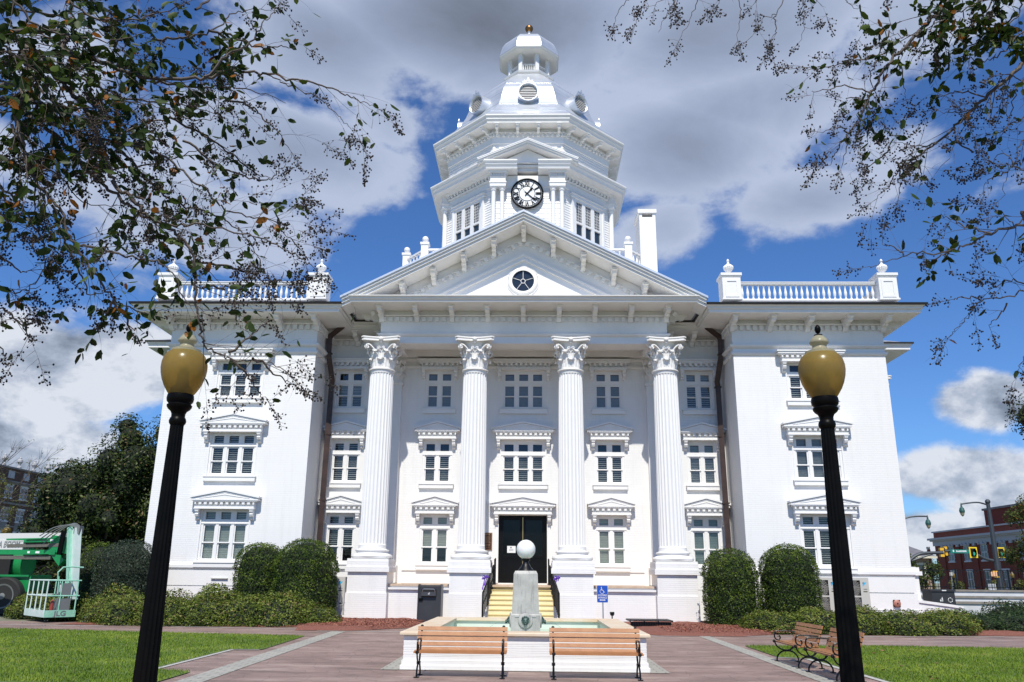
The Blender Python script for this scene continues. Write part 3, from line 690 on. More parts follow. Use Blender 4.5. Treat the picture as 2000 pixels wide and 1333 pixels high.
g.tube([(ocx+.1*math.cos(t*math.pi/8), YT-.04, ocz+.1*math.sin(t*math.pi/8)) for t in range(17)], .018, 4); g.build('glazing_bars', M['white'], ocw)
gr = MB(); band(gr, 0, .098, 33.36, 46.0, 7.99); gr.build('gable_roof', M['metalroof'], CH)
gw = MB()
gw.prism([(-7.0, 45.6, 13.6), (7.0, 45.6, 13.6), (0, 45.6, 17.2)], (0, .2, 0)); gw.build('gable_end', M['white'], CH)

# ---- columns
def flute(nf, depth):
    def f(t, i):
        x = (t*nf/(2*math.pi)) % 1.0
        return 1-depth*max(0.0, math.sin(math.pi*x))**.7 if .0 < x < 1.0 else 1
    return f
sh = MB(); zs = [2.80, 2.98, 3.02, 5, 7, 9, 10.28, 10.33, 10.44]; rr = [.585, .57, .56, .556, .545, .53, .515, .515, .53]
ff = flute(24, .075)
sh.lathe([(r, z) for r, z in zip(rr, zs)], seg=192, rf=lambda t, i: ff(t, i) if 2 <= i <= 6 else 1)
SHM = sh.mesh('column', M['white'])
cb = MB(); cb.box(-.84, .84, -.84, .84, 2.34, 2.42)
cb.lathe([(.76, 2.42), (.83, 2.46), (.855, 2.52), (.83, 2.58), (.74, 2.61), (.70, 2.63), (.64, 2.67), (.64, 2.70), (.69, 2.72), (.705, 2.755), (.69, 2.79), (.60, 2.81), (.59, 2.83)], seg=40)
CBM = cb.mesh('base', M['white']); CBM.polygons.foreach_set('use_smooth', [True]*len(CBM.polygons)); CBM.set_sharp_from_angle(angle=rad(35))
cp = MB()
cp.lathe([(.53, 10.44), (.585, 10.47), (.585, 10.52), (.50, 10.54), (.47, 10.60), (.46, 11.1), (.50, 11.5), (.60, 11.72)], seg=24)
def leafstrip(b, ang, z0, h, w, out, r0, curl=.16):
    """one acanthus leaf standing on the bell and curling outwards"""
    path = [(r0, 0), (r0+.03, .25*h), (r0+.05, .55*h), (r0+.09, .82*h), (r0+out*.75, .98*h), (r0+out, .95*h), (r0+out*1.02, .95*h-curl*.5), (r0+out*.86, .95*h-curl*.75)]
    ws = [.80, .95, 1.0, .95, .9, .78, .55, .25]; rot = Matrix.Rotation(ang, 3, 'Z'); vs = []
    for (r, z), k in zip(path, ws):
        for j, (u, dr) in enumerate(((-1, -.035), (-.5, .02), (0, .045), (.5, .02), (1, -.035))):
            jag = 1.0 if j not in (0, 4) else (1.08 if int(z*40) % 2 else .86)
            vs.append(rot @ Vector((r+dr*(1 if z < .9*h else .4), u*k*w/2*jag, z0+z)))
    fs = [(i*5+j, i*5+j+1, (i+1)*5+j+1, (i+1)*5+j) for i in range(len(path)-1) for j in range(4)]
    b.add(vs, fs)
for k in range(8): leafstrip(cp, math.pi/4*k, 10.53, .46, .34, .20, .46)
for k in range(8): leafstrip(cp, math.pi/4*(k+.5), 10.55, .82, .36, .25, .45)
for k in range(4):                                                    # corner volutes
    a = math.pi/4+math.pi/2*k; rot = Matrix.Rotation(a, 3, 'Z')
    leafstrip(cp, a, 10.95, .62, .24, .40, .47, .2)
    for sgn in (-1, 1):
        pts = [rot @ Vector((.50+.0, sgn*.26, 11.12))]
        for t in range(12):
            u = t/11; pts.append(rot @ Vector((.52+.36*u**.8, sgn*(.26*(1-u)+.05), 11.15+.42*math.sin(u*1.6))))
        for t in range(14):
            th = rad(90-35*t); r = .105*(1-t/18); pts.append(rot @ Vector((.88+r*math.cos(th)*.9, sgn*.05, 11.46+r*math.sin(th))))
        cp.tube(pts, [.03]*len(pts), 5)
for k in range(4):                                                    # inner scrolls and the rosette on each face
    a = math.pi/2*k; rot = Matrix.Rotation(a, 3, 'Z')
    for sgn in (-1, 1):
        pts = [rot @ Vector((.52+.05*math.sin(t), sgn*(.20-.02*t), 11.10+.055*t)) for t in range(5)]
        for t in range(10):
            th = rad(180-38*t); r = .07*(1-t/14); pts.append(rot @ Vector((.60, sgn*(.10+r*math.cos(th)), 11.42+r*math.sin(th))))
        cp.tube(pts, .02, 5)
    cp.sphere(rot @ Vector((.70, 0, 11.80)), .10, 10, 6); cp.sphere(rot @ Vector((.66, 0, 11.66)), .06, 8, 5)
def abacus(b, z0, z1, R, dip):
    pts = []
    for k in range(4):
        a = math.pi/4+math.pi/2*k; c, s_ = math.cos(a), math.sin(a); t = Vector((-s_, c))
        P0 = Vector((c, s_))*R
        pts += [P0-t*.07, P0+t*.07]
        a2 = a+math.pi/2; P1 = Vector((math.cos(a2), math.sin(a2)))*R-Vector((-math.sin(a2), math.cos(a2)))*.07
        for q in range(1, 8):
            u = q/8; p = (P0+t*.07).lerp(P1, u); nrm = Vector((math.cos(a+math.pi/4), math.sin(a+math.pi/4))); pts.append(p-nrm*dip*math.sin(math.pi*u))
    n = len(pts); b.add([(p.x, p.y, z0) for p in pts]+[(p.x, p.y, z1) for p in pts], [tuple(range(n-1, -1, -1)), tuple(range(n, 2*n))]+[(i, (i+1) % n, (i+1) % n+n, i+n) for i in range(n)])
abacus(cp, 11.72, 11.80, 1.12, .18); abacus(cp, 11.802, 11.84, 1.07, .17); abacus(cp, 11.842, 11.90, 1.15, .18)
CPM = cp.mesh('capital', mat('white capital paint', (.81, .79, .765), .5))
pe = MB()
pe.box(-.84, .84, -.84, .84, 0, 1.08); pe.box(-.80, .80, -.80, .80, 1.08, 1.90); pe.box(-.90, .90, -.90, .90, 1.90, 2.10); pe.box(-.86, .86, -.86, .86, 2.10, 2.34)
pe.box(-.88, .88, -.88, .88, 0, .02)
PEM = pe.mesh('pedestal', M['brickw'])
for x in (-6.26, -2.12, 2.10, 6.26):
    o = addm('column', SHM, CH, (x, 35, 0)); o['_local'] = 1
    for nm, me in (('capital', CPM), ('base', CBM)):
        c = bpy.data.objects.new(nm, me); col.objects.link(c); c.parent = o
    smooth_me = None
    pp = addm('pedestal', PEM, CH, (x if abs(x) < 5 else x*1.0, 35, 0))
for x in (-6.24, 6.24):
    p_ = MB(); p_.box(x-.50, x+.50, YC-.32, YC-.001, 2.30, 10.60); p_.box(x-.56, x+.56, YC-.36, YC-.001, 10.42, 10.52)
    p_.box(x-.58, x+.58, YC-.42, YC-.001, 2.2, 2.34); p_.box(x-.66, x+.66, YC-.50, YC-.001, 1.46, 2.2)
    pil = p_.build('pilaster', M['brickw'], CH)
    c_ = addm('capital', CPM, pil, (x, YC-.10, 0)); c_.scale = (.92, .62, 1)
    b2 = MB(); b2.lathe([(.60, 2.34), (.66, 2.42), (.60, 2.52), (.55, 2.56), (.60, 2.64), (.52, 2.72)], (x, YC-.15, 0), 4, math.pi/4); b2.build('base', M['white'], pil)

# ---- porch floor, low walls and steps
po = MB(); po.box(-7.0, 7.0, 34.55, YC-.005, 1.36, 1.44); po.build('porch_floor', M['porch'], CH)
for a, b_ in ((-5.44, -2.94), (2.92, 5.44)):
    pw_ = MB(); pw_.box(a, b_, 34.62, 34.9, 0, 1.22); pw_.box(a, b_, 34.52, 34.9, 1.222, 1.30); pw_.box(a, b_, 34.60, 34.9, 1.30, 1.358)
    pw_.build('porch_wall', M['brickw'], CH)
st = MB(); ns = 8
for k in range(ns):
    z1 = 1.44*(k+1)/ns-.006; y0 = 32.75+k*.285
    st.cur = 0; st.box(-1.27, 1.27, y0, y0+.285 if k < ns-1 else 36.0, 0, z1-.035)
    st.cur = 1; st.box(-1.275, 1.275, y0-.025, y0+.285 if k < ns-1 else 36.0, z1-.035, z1)
st.build('steps', [M['step'], M['stepedge']], CH)
# steps' tops are the lighter paint again
sp_ = MB()
for k in range(ns-1):
    z1 = 1.44*(k+1)/ns-.002; y0 = 32.75+k*.285; sp_.box(-1.25, 1.25, y0+.02, y0+.28, z1-.003, z1)
sp_.build('step_treads', M['step'], CH)
for s in (-1, 1):
    h = MB(); x = s*1.30; X_ = lambda y: s*(1.46-.155*(y-32.8))
    pts = lambda dz: [(X_(32.8), 32.80, .18+dz), (X_(34.75), 34.75, 1.22+dz), (X_(34.75), 35.6, 1.22+dz)]
    h.tube(pts(.98), .036, 8); h.tube([(X_(32.8), 32.80, 1.1), (X_(32.8), 32.68, .65), (X_(32.8), 32.74, 0)], .036, 8); h.tube(pts(.52), .026, 6)
    for (yy, zb, zt) in ((32.80, 0, 1.16), (33.75, .66, 1.68), (34.75, 1.4, 2.2)): h.tube([(X_(yy), yy, zb), (X_(yy), yy, zt)], .038, 8); h.box(X_(yy)-.06, X_(yy)+.06, yy-.06, yy+.06, zb, zb+.015)
    for k in range(12):
        yy = 32.92+k*.155; zz = .18+(yy-32.8)*.533; h.tube([(X_(yy), yy, zz+.04), (X_(yy), yy, zz+.96)], .015, 5)
    h.tube([(x*.86, 34.9, 1.44), (x*.86, 34.9, 2.45), (x*.86, 35.5, 2.5), (x*.86, 35.5, 1.44)], .032, 6)
    h.box(x*.86-.012, x*.86+.012, 34.92, 35.48, 1.55, 2.40)
    h.build('handrail', M['blackiron'], CH)

# ---- downspouts, chimney
for s in (-1, 1):
    d_ = MB()
    P = [(s*8.40, 36.15, 13.08), (s*8.46, 36.2, 12.96), (s*9.08, 36.50, 12.58), (s*9.14, 36.55, 12.45), (s*9.14, 36.60, 11.75), (s*9.12, 36.64, 11.55), (s*8.98, 37.0, 10.55), (s*9.02, 37.08, 10.3), (s*9.06, 37.1, 2.3), (s*9.06, 37.05, .1)]
    P = [Vector(p) for p in P]
    d_.tube(P, .17, 4); 
    for p in (P[4], P[7], Vector((s*9.035, 37.09, 8.0)), Vector((s*9.05, 37.10, 5.0))): d_.box(p.x-.145, p.x+.145, p.y-.145, p.y+.145, p.z-.03, p.z+.03)
    d_.box(s*8.40-.17, s*8.40+.17, 36.02, 36.30, 12.98, 13.12)
    d_.build('downspout', M['copper'], CH)
cm_ = MB(); cm_.box(6.22, 7.10, 41.0, 42.6, 13.4, 20.74); cm_.box(6.22, 6.38, 41.0, 42.6, 20.74, 20.96); cm_.box(6.94, 7.10, 41.0, 42.6, 20.74, 20.96); cm_.box(6.38, 6.94, 42.4, 42.6, 20.74, 20.96); cm_.box(6.14, 7.16, 40.92, 42.68, 20.96, 21.18)
cm_.build('chimney', M['brickw'], CH)

# ---- side porches
for s in (-1, 1):
    b = MB(); x0, x1 = sorted((s*(WO+.01), s*18.3))
    b.box(x0, x1, 41.6, 54.4, 11.75, 13.05); ep = [(-WO, 54.4), (-18.3, 54.4), (-18.3, 41.6), (-WO, 41.6)]
    ep = ep if s < 0 else mirror_path(ep)
    b.mould(ep, [(-.3, 13.06), (1.30, 13.06), (1.30, 13.2), (1.40, 13.34), (-.3, 13.34)])
    sp2 = b.build('side_porch', M['soffit'], CH)
    g = MB(); g.mould(ep, [(1.32, 13.342), (1.45, 13.342), (1.45, 13.42), (1.32, 13.42)]); g.build('gutter', M['gutter'], sp2)
    r = MB(); X1 = s*19.7; r.add([(s*WO, 40.25, 13.4), (X1, 40.25, 13.4), (X1, 55.75, 13.4), (s*WO, 55.75, 13.4), (s*WO, 43.5, 14.6), (s*17.6, 43.5, 14.6), (s*17.6, 52.5, 14.6), (s*WO, 52.5, 14.6)], [(0, 1, 5, 4), (1, 2, 6, 5), (2, 3, 7, 6), (4, 5, 6, 7)])
    for k in range(6):
        x = s*(16.2+k*.6); r.tube([(x, 40.27, 13.42), (min(abs(x), 17.6)*s, 43.5, 14.62)], .03, 4)
    r.build('roof', M['roofgrey'], sp2)
    if s > 0:
        for (xx, yy) in ((18.0, 41.9), (18.0, 54.1)):
            o = addm('column', SHM, CH, (xx, yy, 0)); o['_local'] = 1
            for nm, me in (('capital', CPM), ('base', CBM)):
                c = bpy.data.objects.new(nm, me); col.objects.link(c); c.parent = o
            addm('pedestal', PEM, CH, (xx, yy, 0))
ck_ = MB(); ck_.box(15.99, 16.34, 35.3, 41.0, 0, 1.98); ck_.box(15.97, 16.46, 35.2, 41.0, 1.98, 2.14); ck_.box(15.99, 16.38, 35.26, 41.0, 2.14, 2.30); ck_.sphere((16.05, 35.6, 2.40), .12, 12, 8)
ck_.prism([(16.10, 35.05, 0), (17.75, 35.05, 0), (17.75, 35.05, .70), (16.10, 35.05, .92)], (0, .45, 0)); ck_.prism([(16.05, 35.0, .925), (16.05, 35.0, 1.03), (17.85, 35.0, .80), (17.85, 35.0, .70)], (0, .55, 0))
ck_.build('side_stair_wall', M['brickw'], CH)
# ---------------------------------------------------------------- TOWER
TC = (XC, 48.0, 0)
def lap(a, z0, z1, h=.155):
    p = []; z = z0
    while z < z1-.01:
        zz = min(z+h, z1); p += [(a+.03, z), (a, zz)]; z = zz
    return p
dk = MB()
BP = [(-8.0, 46), (-6.75, 42.3), (-5.45, 40.3), (5.45, 40.3), (6.75, 42.3), (8.0, 46), (8.0, 54), (-8.0, 54)]
dk.prism([(x, y, 13.6) for x, y in BP], (0, 0, 4.15)); dk.build('tower_platform', M['white'], CH)
tw = MB(); tw.octa(lap(4.95, 17.75, 24.0), TC); tw.octa([(4.98, 23.55), (5.02, 23.6), (5.02, 24.3), (4.98, 24.32)], TC); tower = tw.build('tower', M['white'], CH)
tw = MB(); tw.octa(lap(4.95, 24.6, 26.75, .17), TC); tw.octa([(4.98, 26.4), (5.03, 26.42), (5.03, 27.35)], TC)
tw.octa([(4.95, 24.84), (5.12, 24.84), (5.12, 24.95), (4.95, 25.0)], TC); tw.build('upper_wall', M['white'], tower)
# lower cornice (open in the middle of the front, under the broken pediment)
def ring(b, prof, n0=0, n1=8, gap=None):
    k = 1/math.cos(math.pi/8); A = [-math.pi/2-math.pi/8+math.pi/4*i for i in range(9)]
    for i in range(n0, n1):
        a0, a1 = A[i], A[(i+1)]
        vs = [(TC[0]+o*k*math.cos(a), TC[1]+o*k*math.sin(a), z) for a in (a0, a1) for (o, z) in prof]
        if gap and i == 0:
            vs1 = vs[:len(prof)]; vs2 = vs[len(prof):]
            L1 = vs1+[(TC[0]-gap, y, z) for (x, y, z) in vs1]; L2 = [(TC[0]+gap, y, z) for (x, y, z) in vs2]+vs2
            for vv in (L1, L2):
                m_ = len(prof); b.add(vv, [(q, q+m_, (q+1) % m_+m_, (q+1) % m_) for q in range(m_)]+[tuple(range(m_)), tuple(range(2*m_-1, m_-1, -1))])
            continue
        m_ = len(prof); b.add(vs, [(q, q+m_, (q+1) % m_+m_, (q+1) % m_) for q in range(m_)])
lc = MB()
ring(lc, [(4.9, 24.36), (5.80, 24.36), (5.84, 24.50), (5.93, 24.60), (5.93, 24.66), (6.03, 24.76), (6.03, 24.84), (4.9, 24.95)], gap=.60)
ring(lc, [(4.95, 24.22), (5.3, 24.22), (5.38, 24.36), (4.95, 24.36)], gap=1.2)
ring(lc, [(4.95, 23.98), (5.12, 23.98), (5.15, 24.05), (4.95, 24.05)], 1, 8)
for i in range(8):
    a = -math.pi/2+math.pi/4*i; rot = Matrix.Rotation(a+math.pi/2, 3, 'Z')
    for k in range(15):
        u = (k-7)*.285
        if i == 0 and abs(u) < 2.2: continue
        lc.obox(Vector(TC)+rot @ Vector((u, -5.16, 24.14)), (.14, .13, .15), rot)
tcor = lc.build('tower_cornice', M['white'], tower)
# upper cornice with brackets
uc = MB()
uc.octa([(4.95, 27.34), (5.78, 27.34), (5.80, 27.45), (5.88, 27.55), (5.88, 27.63), (5.97, 27.74), (5.97, 27.83), (4.8, 27.9)], TC, caps=False)
uc.octa([(4.95, 27.02), (5.14, 27.02), (5.17, 27.07), (4.95, 27.1)], TC, caps=False)
for i in range(8):
    a = -math.pi/2+math.pi/4*i; rot = Matrix.Rotation(a+math.pi/2, 3, 'Z')
    for k in range(15):
        u = (k-7)*.29; uc.obox(Vector(TC)+rot @ Vector((u, -5.09, 26.92)), (.12, .12, .16), rot)
ucor = uc.build('bracketed_cornice', M['soffit'], tower)
B2 = MB(); B2.prism([(-.08, y*.80, z*.95-.03) for y, z in _pf], (.16, 0, 0)); B2.box(-.13, .13, -.84, 0, -.03, 0); B2M = B2.mesh('bracket', M['white'])
for i in range(8):
    a = -math.pi/2+math.pi/4*i; rot = Matrix.Rotation(a+math.pi/2, 3, 'Z')
    for k in range(4):
        p = Vector(TC)+rot @ Vector(((k-1.5)*1.22, -4.98, 27.34)); addm('bracket', B2M, ucor, p, a+math.pi/2)
rfm = MB(); rfm.octa([(5.97, 27.84), (5.35, 28.42), (4.75, 29.0), (4.35, 29.55), (4.05, 30.15), (3.86, 30.7), (3.68, 31.15), (3.38, 31.65), (2.95, 32.2), (2.35, 32.85), (1.85, 33.30), (1.62, 33.5)], TC)
seam = [i for i in range(1)]
roof = rfm.build('tower_roof', M['metalroof'], tower)
sm_ = MB()
for zz, a in ((28.42, 5.35), (29.55, 4.35), (30.7, 3.86), (31.65, 3.38)):
    sm_.octa([(a+.02, zz-.012), (a+.025, zz+.012)], TC, caps=False)
sm_.build('roof_seams', M['metalroof'], roof)
# corner columns and column pairs
def tcol(x, y, z0, z1, r=.125):
    b = MB(); b.lathe([(r*1.5, z0), (r*1.5, z0+.12), (r*1.1, z0+.18), (r, z0+.3), (r*.9, z1-.22), (r*1.25, z1-.20), (r*1.25, z1-.16), (r*.95, z1-.14), (r*1.3, z1-.06), (r*1.5, z1)], (0, 0, 0), 16)
    return b.build('tower_column', M['white'], tower, (x, y, 0), auto=40)
kk = 5.10/math.cos(math.pi/8); tcb = MB()
for i in range(8):
    a = -math.pi/2+math.pi/8+math.pi/4*i
    if i in (0, 7): continue
    x, y = TC[0]+kk*math.cos(a), TC[1]+kk*math.sin(a); tcol(x, y, 17.8, 23.5, .15); rot = Matrix.Rotation(a+math.pi/2, 3, 'Z')
    tcb.obox((x, y, 23.61), (.5, .5, .22), rot); tcb.obox((x, y, 23.76), (.6, .6, .08), rot); tcb.obox((x, y, 24.02), (.44, .44, .44), rot)
for s in (-1, 1):
    for x in (1.47, 1.97): tcol(TC[0]+s*x, 42.72, 17.8, 23.42, .135)
    tcb.box(TC[0]+s*1.26, TC[0]+s*2.18, 42.50, 43.0, 23.42, 23.62); tcb.box(TC[0]+s*1.22, TC[0]+s*2.22, 42.46, 43.0, 23.62, 23.70); tcb.box(TC[0]+s*1.28, TC[0]+s*2.16, 42.52, 43.0, 23.702, 24.22)
    tcb.box(TC[0]+s*1.24, TC[0]+s*2.20, 42.47, 43.0, 24.0, 24.05)
    for k in range(6): tcb.box(TC[0]+s*(1.30+k*.155), TC[0]+s*(1.38+k*.155), 42.44, 42.52, 24.08, 24.2)
    tcb.box(TC[0]+s*1.18, TC[0]+s*2.26, 42.36, 43.0, 24.225, 24.355)
tcb.build('column_blocks', M['white'], tower)
# broken pediment over the clock
tp = MB(); s0 = (26.12-24.86)/2.86
for s in (-1, 1):
    for top, bot, y in ((0, .07, 41.94), (.07, .16, 42.0), (.16, .26, 42.08)):
        tp.prism([(TC[0], y, 26.14-top), (TC[0], y, 26.14-bot), (TC[0]+s*2.88, y, 26.14-bot-s0*2.88), (TC[0]+s*2.88, y, 26.14-top-s0*2.88)], (0, 43.02-y, 0))
    tp.prism([(TC[0], 41.92, 26.20), (TC[0], 41.92, 26.142), (TC[0]+s*2.92, 41.92, 26.142-s0*2.92), (TC[0]+s*2.92, 41.92, 26.20-s0*2.92)], (0, 1.2, 0))
tp.prism([(TC[0]-1.7, 42.7, 25.0), (TC[0]+1.7, 42.7, 25.0), (TC[0], 42.7, 25.85)], (0, .3, 0))
tp.build('clock_pediment', M['white'], tower)
# tower windows on the slanting faces
def twin_mesh():
    b = MB(); hs = []
    for k in (-1, 0, 1): hs += [(k*.80-.27, k*.80+.27, 21.72, 22.98), (k*.80-.27, k*.80+.27, 19.2, 21.60)]
    b.slab(-1.28, 1.28, 19.0, 23.15, -.12, .10, hs)
    b.box(-1.42, -1.28, -.16, .06, 18.9, 23.2); b.box(1.28, 1.42, -.16, .06, 18.9, 23.2); b.box(-1.48, 1.48, -.20, .06, 23.15, 23.32); b.box(-1.55, 1.55, -.26, .06, 23.322, 23.38); b.box(-1.5, 1.5, -.2, .06, 18.75, 18.9)
    for k in (-1, 0, 1):
        for q in range(1, 4): b.box(k*.80-.27+.135*q-.009, k*.80-.27+.135*q+.009, -.058, -.04, 21.72, 22.98)
        for q in range(1, 7): b.box(k*.80-.27, k*.80+.27, -.062, -.042, 21.72+1.26*q/7-.009, 21.72+1.26*q/7+.009)
    return b.mesh('tower_window', M['white'])
TWM = twin_mesh(); g = MB()
for k in (-1, 0, 1): g.box(k*.80-.272, k*.80+.272, -.035, -.03, 19.2, 23.0)
TGM = g.mesh('pane', mat('dark tower glass', (.03, .045, .06), .06))
for i in (1, 2, 3, 5, 6, 7):
    a = -math.pi/2+math.pi/4*i; rot = Matrix.Rotation(a+math.pi/2, 3, 'Z'); p = Vector(TC)+rot @ Vector((0, -4.97, 0))
    o = addm('tower_window', TWM, tower, p, a+math.pi/2); 
    c = bpy.data.objects.new('pane', TGM); col.objects.link(c); c.parent = o
    o.parent = CH; o.location = p-CH.location
# clock
R_ = .93; ck = (XC-.03, 42.90, 23.08)
RXm = Matrix.Rotation(rad(90), 3, 'X')
cl = MB(); cl.lathe([(.86, -.02), (.86, .06)], ck, 48, axis=RXm); clock = cl.build('clock', mat('white dial', (.80, .80, .80), .4), tower); clock.parent = CH; clock.location = Vector((0, 0, 0))-CH.location
cr_ = MB()
def annulus(b, c, r0, r1, y, th, seg=60): b.lathe([(r0, 0), (r1, 0), (r1, th), (r0, th), (r0, 0)], (c[0], y, c[2]), seg, caps=False, axis=RXm)
annulus(cr_, ck, .87, .95, 42.90, .12); annulus(cr_, ck, .44, .475, 42.86, .03); annulus(cr_, ck, .775, .80, 42.86, .03)
for k in range(60):
    a = 2*math.pi*k/60; rot = Matrix.Rotation(a, 3, 'Y'); cr_.obox(Vector(ck)+rot @ Vector((0, -.075, .835)), (.03, .02, .09), rot)
cr_.build('minute_ring', M['black'], clock)
def text_mesh(txt, size, ext=.0, bold=0.0, sx=1.0, align='CENTER'):
    cu = bpy.data.curves.new('txt', 'FONT'); cu.body = txt; cu.size = size; cu.extrude = ext; cu.offset = bold; cu.align_x = align; cu.align_y = 'CENTER'; cu.resolution_u = 3
    o = bpy.data.objects.new('txt', cu); col.objects.link(o); bpy.context.view_layer.update()
    me = bpy.data.meshes.new_from_object(o.evaluated_get(bpy.context.evaluated_depsgraph_get())); bpy.data.objects.remove(o)
    return [Vector((v.co.x*sx, v.co.y, v.co.z)) for v in me.vertices], [tuple(p.vertices) for p in me.polygons]
nm = MB()
for k, s in enumerate('XII I II III IV V VI VII VIII IX X XI'.split()):
    vs, fs = text_mesh(s, .37, .01, .012, .62); rot = Matrix.Rotation(rad(30*k), 3, 'Y') @ RXm
    rr_ = Matrix.Rotation(rad(30*k), 3, 'Y') @ Vector((0, 0, .625)); nm.add([rot @ v+Vector(ck)+rr_+Vector((0, -.075, 0)) for v in vs], fs)
nm.build('numerals', M['black'], clock)
for nm_, ang, ln, wd in (('hour_hand', 41, .50, .055), ('minute_hand', 132, .74, .04)):
    h = MB(); rot = Matrix.Rotation(rad(ang), 3, 'Y')
    pts = [(-wd*.5, -.18), (wd*.5, -.18), (wd*.7, ln*.55), (wd*1.5, ln*.72), (0, ln), (-wd*1.5, ln*.72), (-wd*.7, ln*.55)]
    h.prism([Vector(ck)+rot @ Vector((x, -.10, z)) for x, z in pts], (0, .015, 0)); h.build(nm_, M['black'], clock)
h = MB(); rot = Matrix.Rotation(rad(-42), 3, 'Y'); h.obox(Vector(ck)+rot @ Vector((0, -.115, .05)), (.012, .008, .75), rot); h.lathe([(.05, -.02), (.05, .13)], ck, 12, axis=RXm); h.build('hub', M['black'], clock)
# round louvred vents
VM = MB(); 
VM.lathe([(.52, -.30), (.57, -.36), (.64, -.36), (.64, .95), (.52, .95), (.52, -.30)], seg=36, axis=RXm.inverted(), caps=False)
for x, z, r in ((0, .78, .09), (-.16, .70, .07), (.16, .70, .07), (0, .92, .05), (-.30, .64, .055), (.30, .64, .055), (-.24, .76, .04), (.24, .76, .04)): VM.lathe([(r, -.36), (r, -.30)], (x, 0, z), 10, axis=RXm.inverted())
VMM = VM.mesh('round_vent', M['metalroof']); VMM.polygons.foreach_set('use_smooth', [True]*len(VMM.polygons)); VMM.set_sharp_from_angle(angle=rad(35))
LV = MB(); LV.cur = 1; LV.lathe([(.53, 0), (.53, .02)], seg=24, axis=RXm.inverted()); LV.cur = 0
for k in range(9):
    z = -.46+k*.115; hw = math.sqrt(max(.53**2-z*z, .001)); LV.obox((0, -.22, z), (2*hw, .070, .010), Matrix.Rotation(rad(60), 3, 'X'))
LVM = LV.mesh('louvres', [M['white'], M['dark']])
for i in range(8):
    a = -math.pi/2+math.pi/4*i; rot = Matrix.Rotation(a+math.pi/2, 3, 'Z'); p = Vector(TC)+rot @ Vector((0, -4.32, 30.18))
    o = addm('round_vent', VMM, CH, p, a+math.pi/2); c = bpy.data.objects.new('louvres', LVM); col.objects.link(c); c.parent = o
# cupola
cu_ = MB(); cu_.octa([(1.45, 33.2), (1.45, 33.62), (1.62, 33.66), (1.66, 33.78), (1.45, 33.80), (1.40, 33.86)], TC)
cup = cu_.build('cupola', M['white'], CH)
cps = MB(); cps.box(-.12, .12, -.12, .12, 33.86, 35.24); CPSM = cps.mesh('post', M['white'])
for i in range(8):
    a = -math.pi/2+math.pi/8+math.pi/4*i; r = 1.27/math.cos(math.pi/8); addm('post', CPSM, cup, (TC[0]+r*math.cos(a), TC[1]+r*math.sin(a), 0), a)
rl = MB()
for i in range(8):
    a = -math.pi/2+math.pi/4*i; rot = Matrix.Rotation(a+math.pi/2, 3, 'Z')
    for z in (33.98, 34.46): rl.obox(Vector(TC)+rot @ Vector((0, -1.25, z)), (.86, .07, .05), rot)
    for k in range(6): rl.lathe([(.02, 34.0), (.038, 34.12), (.018, 34.3), (.03, 34.38), (.02, 34.44)], Vector(TC)+rot @ Vector(((k-2.5)*.135, -1.25, 0)), 8)
rl.build('balustrade', M['white'], cup)
ce = MB(); ce.octa([(1.1, 35.24), (1.4, 35.22), (1.88, 35.24), (1.93, 35.30), (1.98, 35.34), (1.98, 35.40), (1.2, 35.46)], TC); ce.build('eaves', M['white'], cup)
dm = MB(); dm.octa([(1.98, 35.402), (1.92, 35.62), (1.86, 35.92), (1.76, 36.22), (1.60, 36.50), (1.38, 36.74), (1.1, 36.95), (.7, 37.12), (.3, 37.22), (.16, 37.3)], TC); dm.octa([(2.0, 35.40), (2.0, 35.43), (1.9, 35.44)], TC); dm.build('dome', M['metalroof'], cup)
fn = MB(); fn.lathe([(.22, 37.2), (.16, 37.35), (.10, 37.5), (.08, 37.8), (.12, 37.95)], TC, 12); fn.build('finial_stem', M['white'], cup)
fb = MB(); fb.smooth = True; fb.sphere((TC[0], TC[1], 38.17), .275, 24, 16); fb.build('finial_ball', M['gold'], cup)
# balustrade round the tower platform
PB = MB(); PB.box(-.19, .19, -.19, .19, 0, 1.10); PB.box(-.24, .24, -.24, .24, 1.10, 1.22); PB.sphere((0, 0, 1.46), .17, 14, 10); PB.lathe([(.08, 1.22), (.06, 1.3)], seg=10); PBM = PB.mesh('pier', M['white'])
ZP = 17.75; pb = MB(); bx = []
EP = [(-6.6, 42.0), (-5.38, 40.5), (5.50, 40.5), (6.75, 42.0), (7.8, 46), (7.8, 53.8), (-7.8, 53.8), (-7.8, 46)]
for i in range(8):
    p, q = Vector(EP[i]), Vector(EP[(i+1) % 8]); d = (q-p); Ln = d.length; ang = math.atan2(d.y, d.x); rot = Matrix.Rotation(ang, 3, 'Z'); mid = (p+q)/2
    for z, h in ((ZP+.08, .08), (ZP+.85, .10)): pb.obox((mid.x, mid.y, z), (Ln, .16, h), rot)
    n = int(Ln/.3)
    for k in range(n):
        c = p+d*((k+.5)/n)
        if i < 4: bx.append((c.x, c.y, ZP+.10))
tb = pb.build('balustrade', M['white'], CH); tb['_keep'] = 1
for c in bx: addm('baluster', BALM, tb, c)
for p in EP: addm('pier', PBM, tb, (p[0], p[1], ZP))
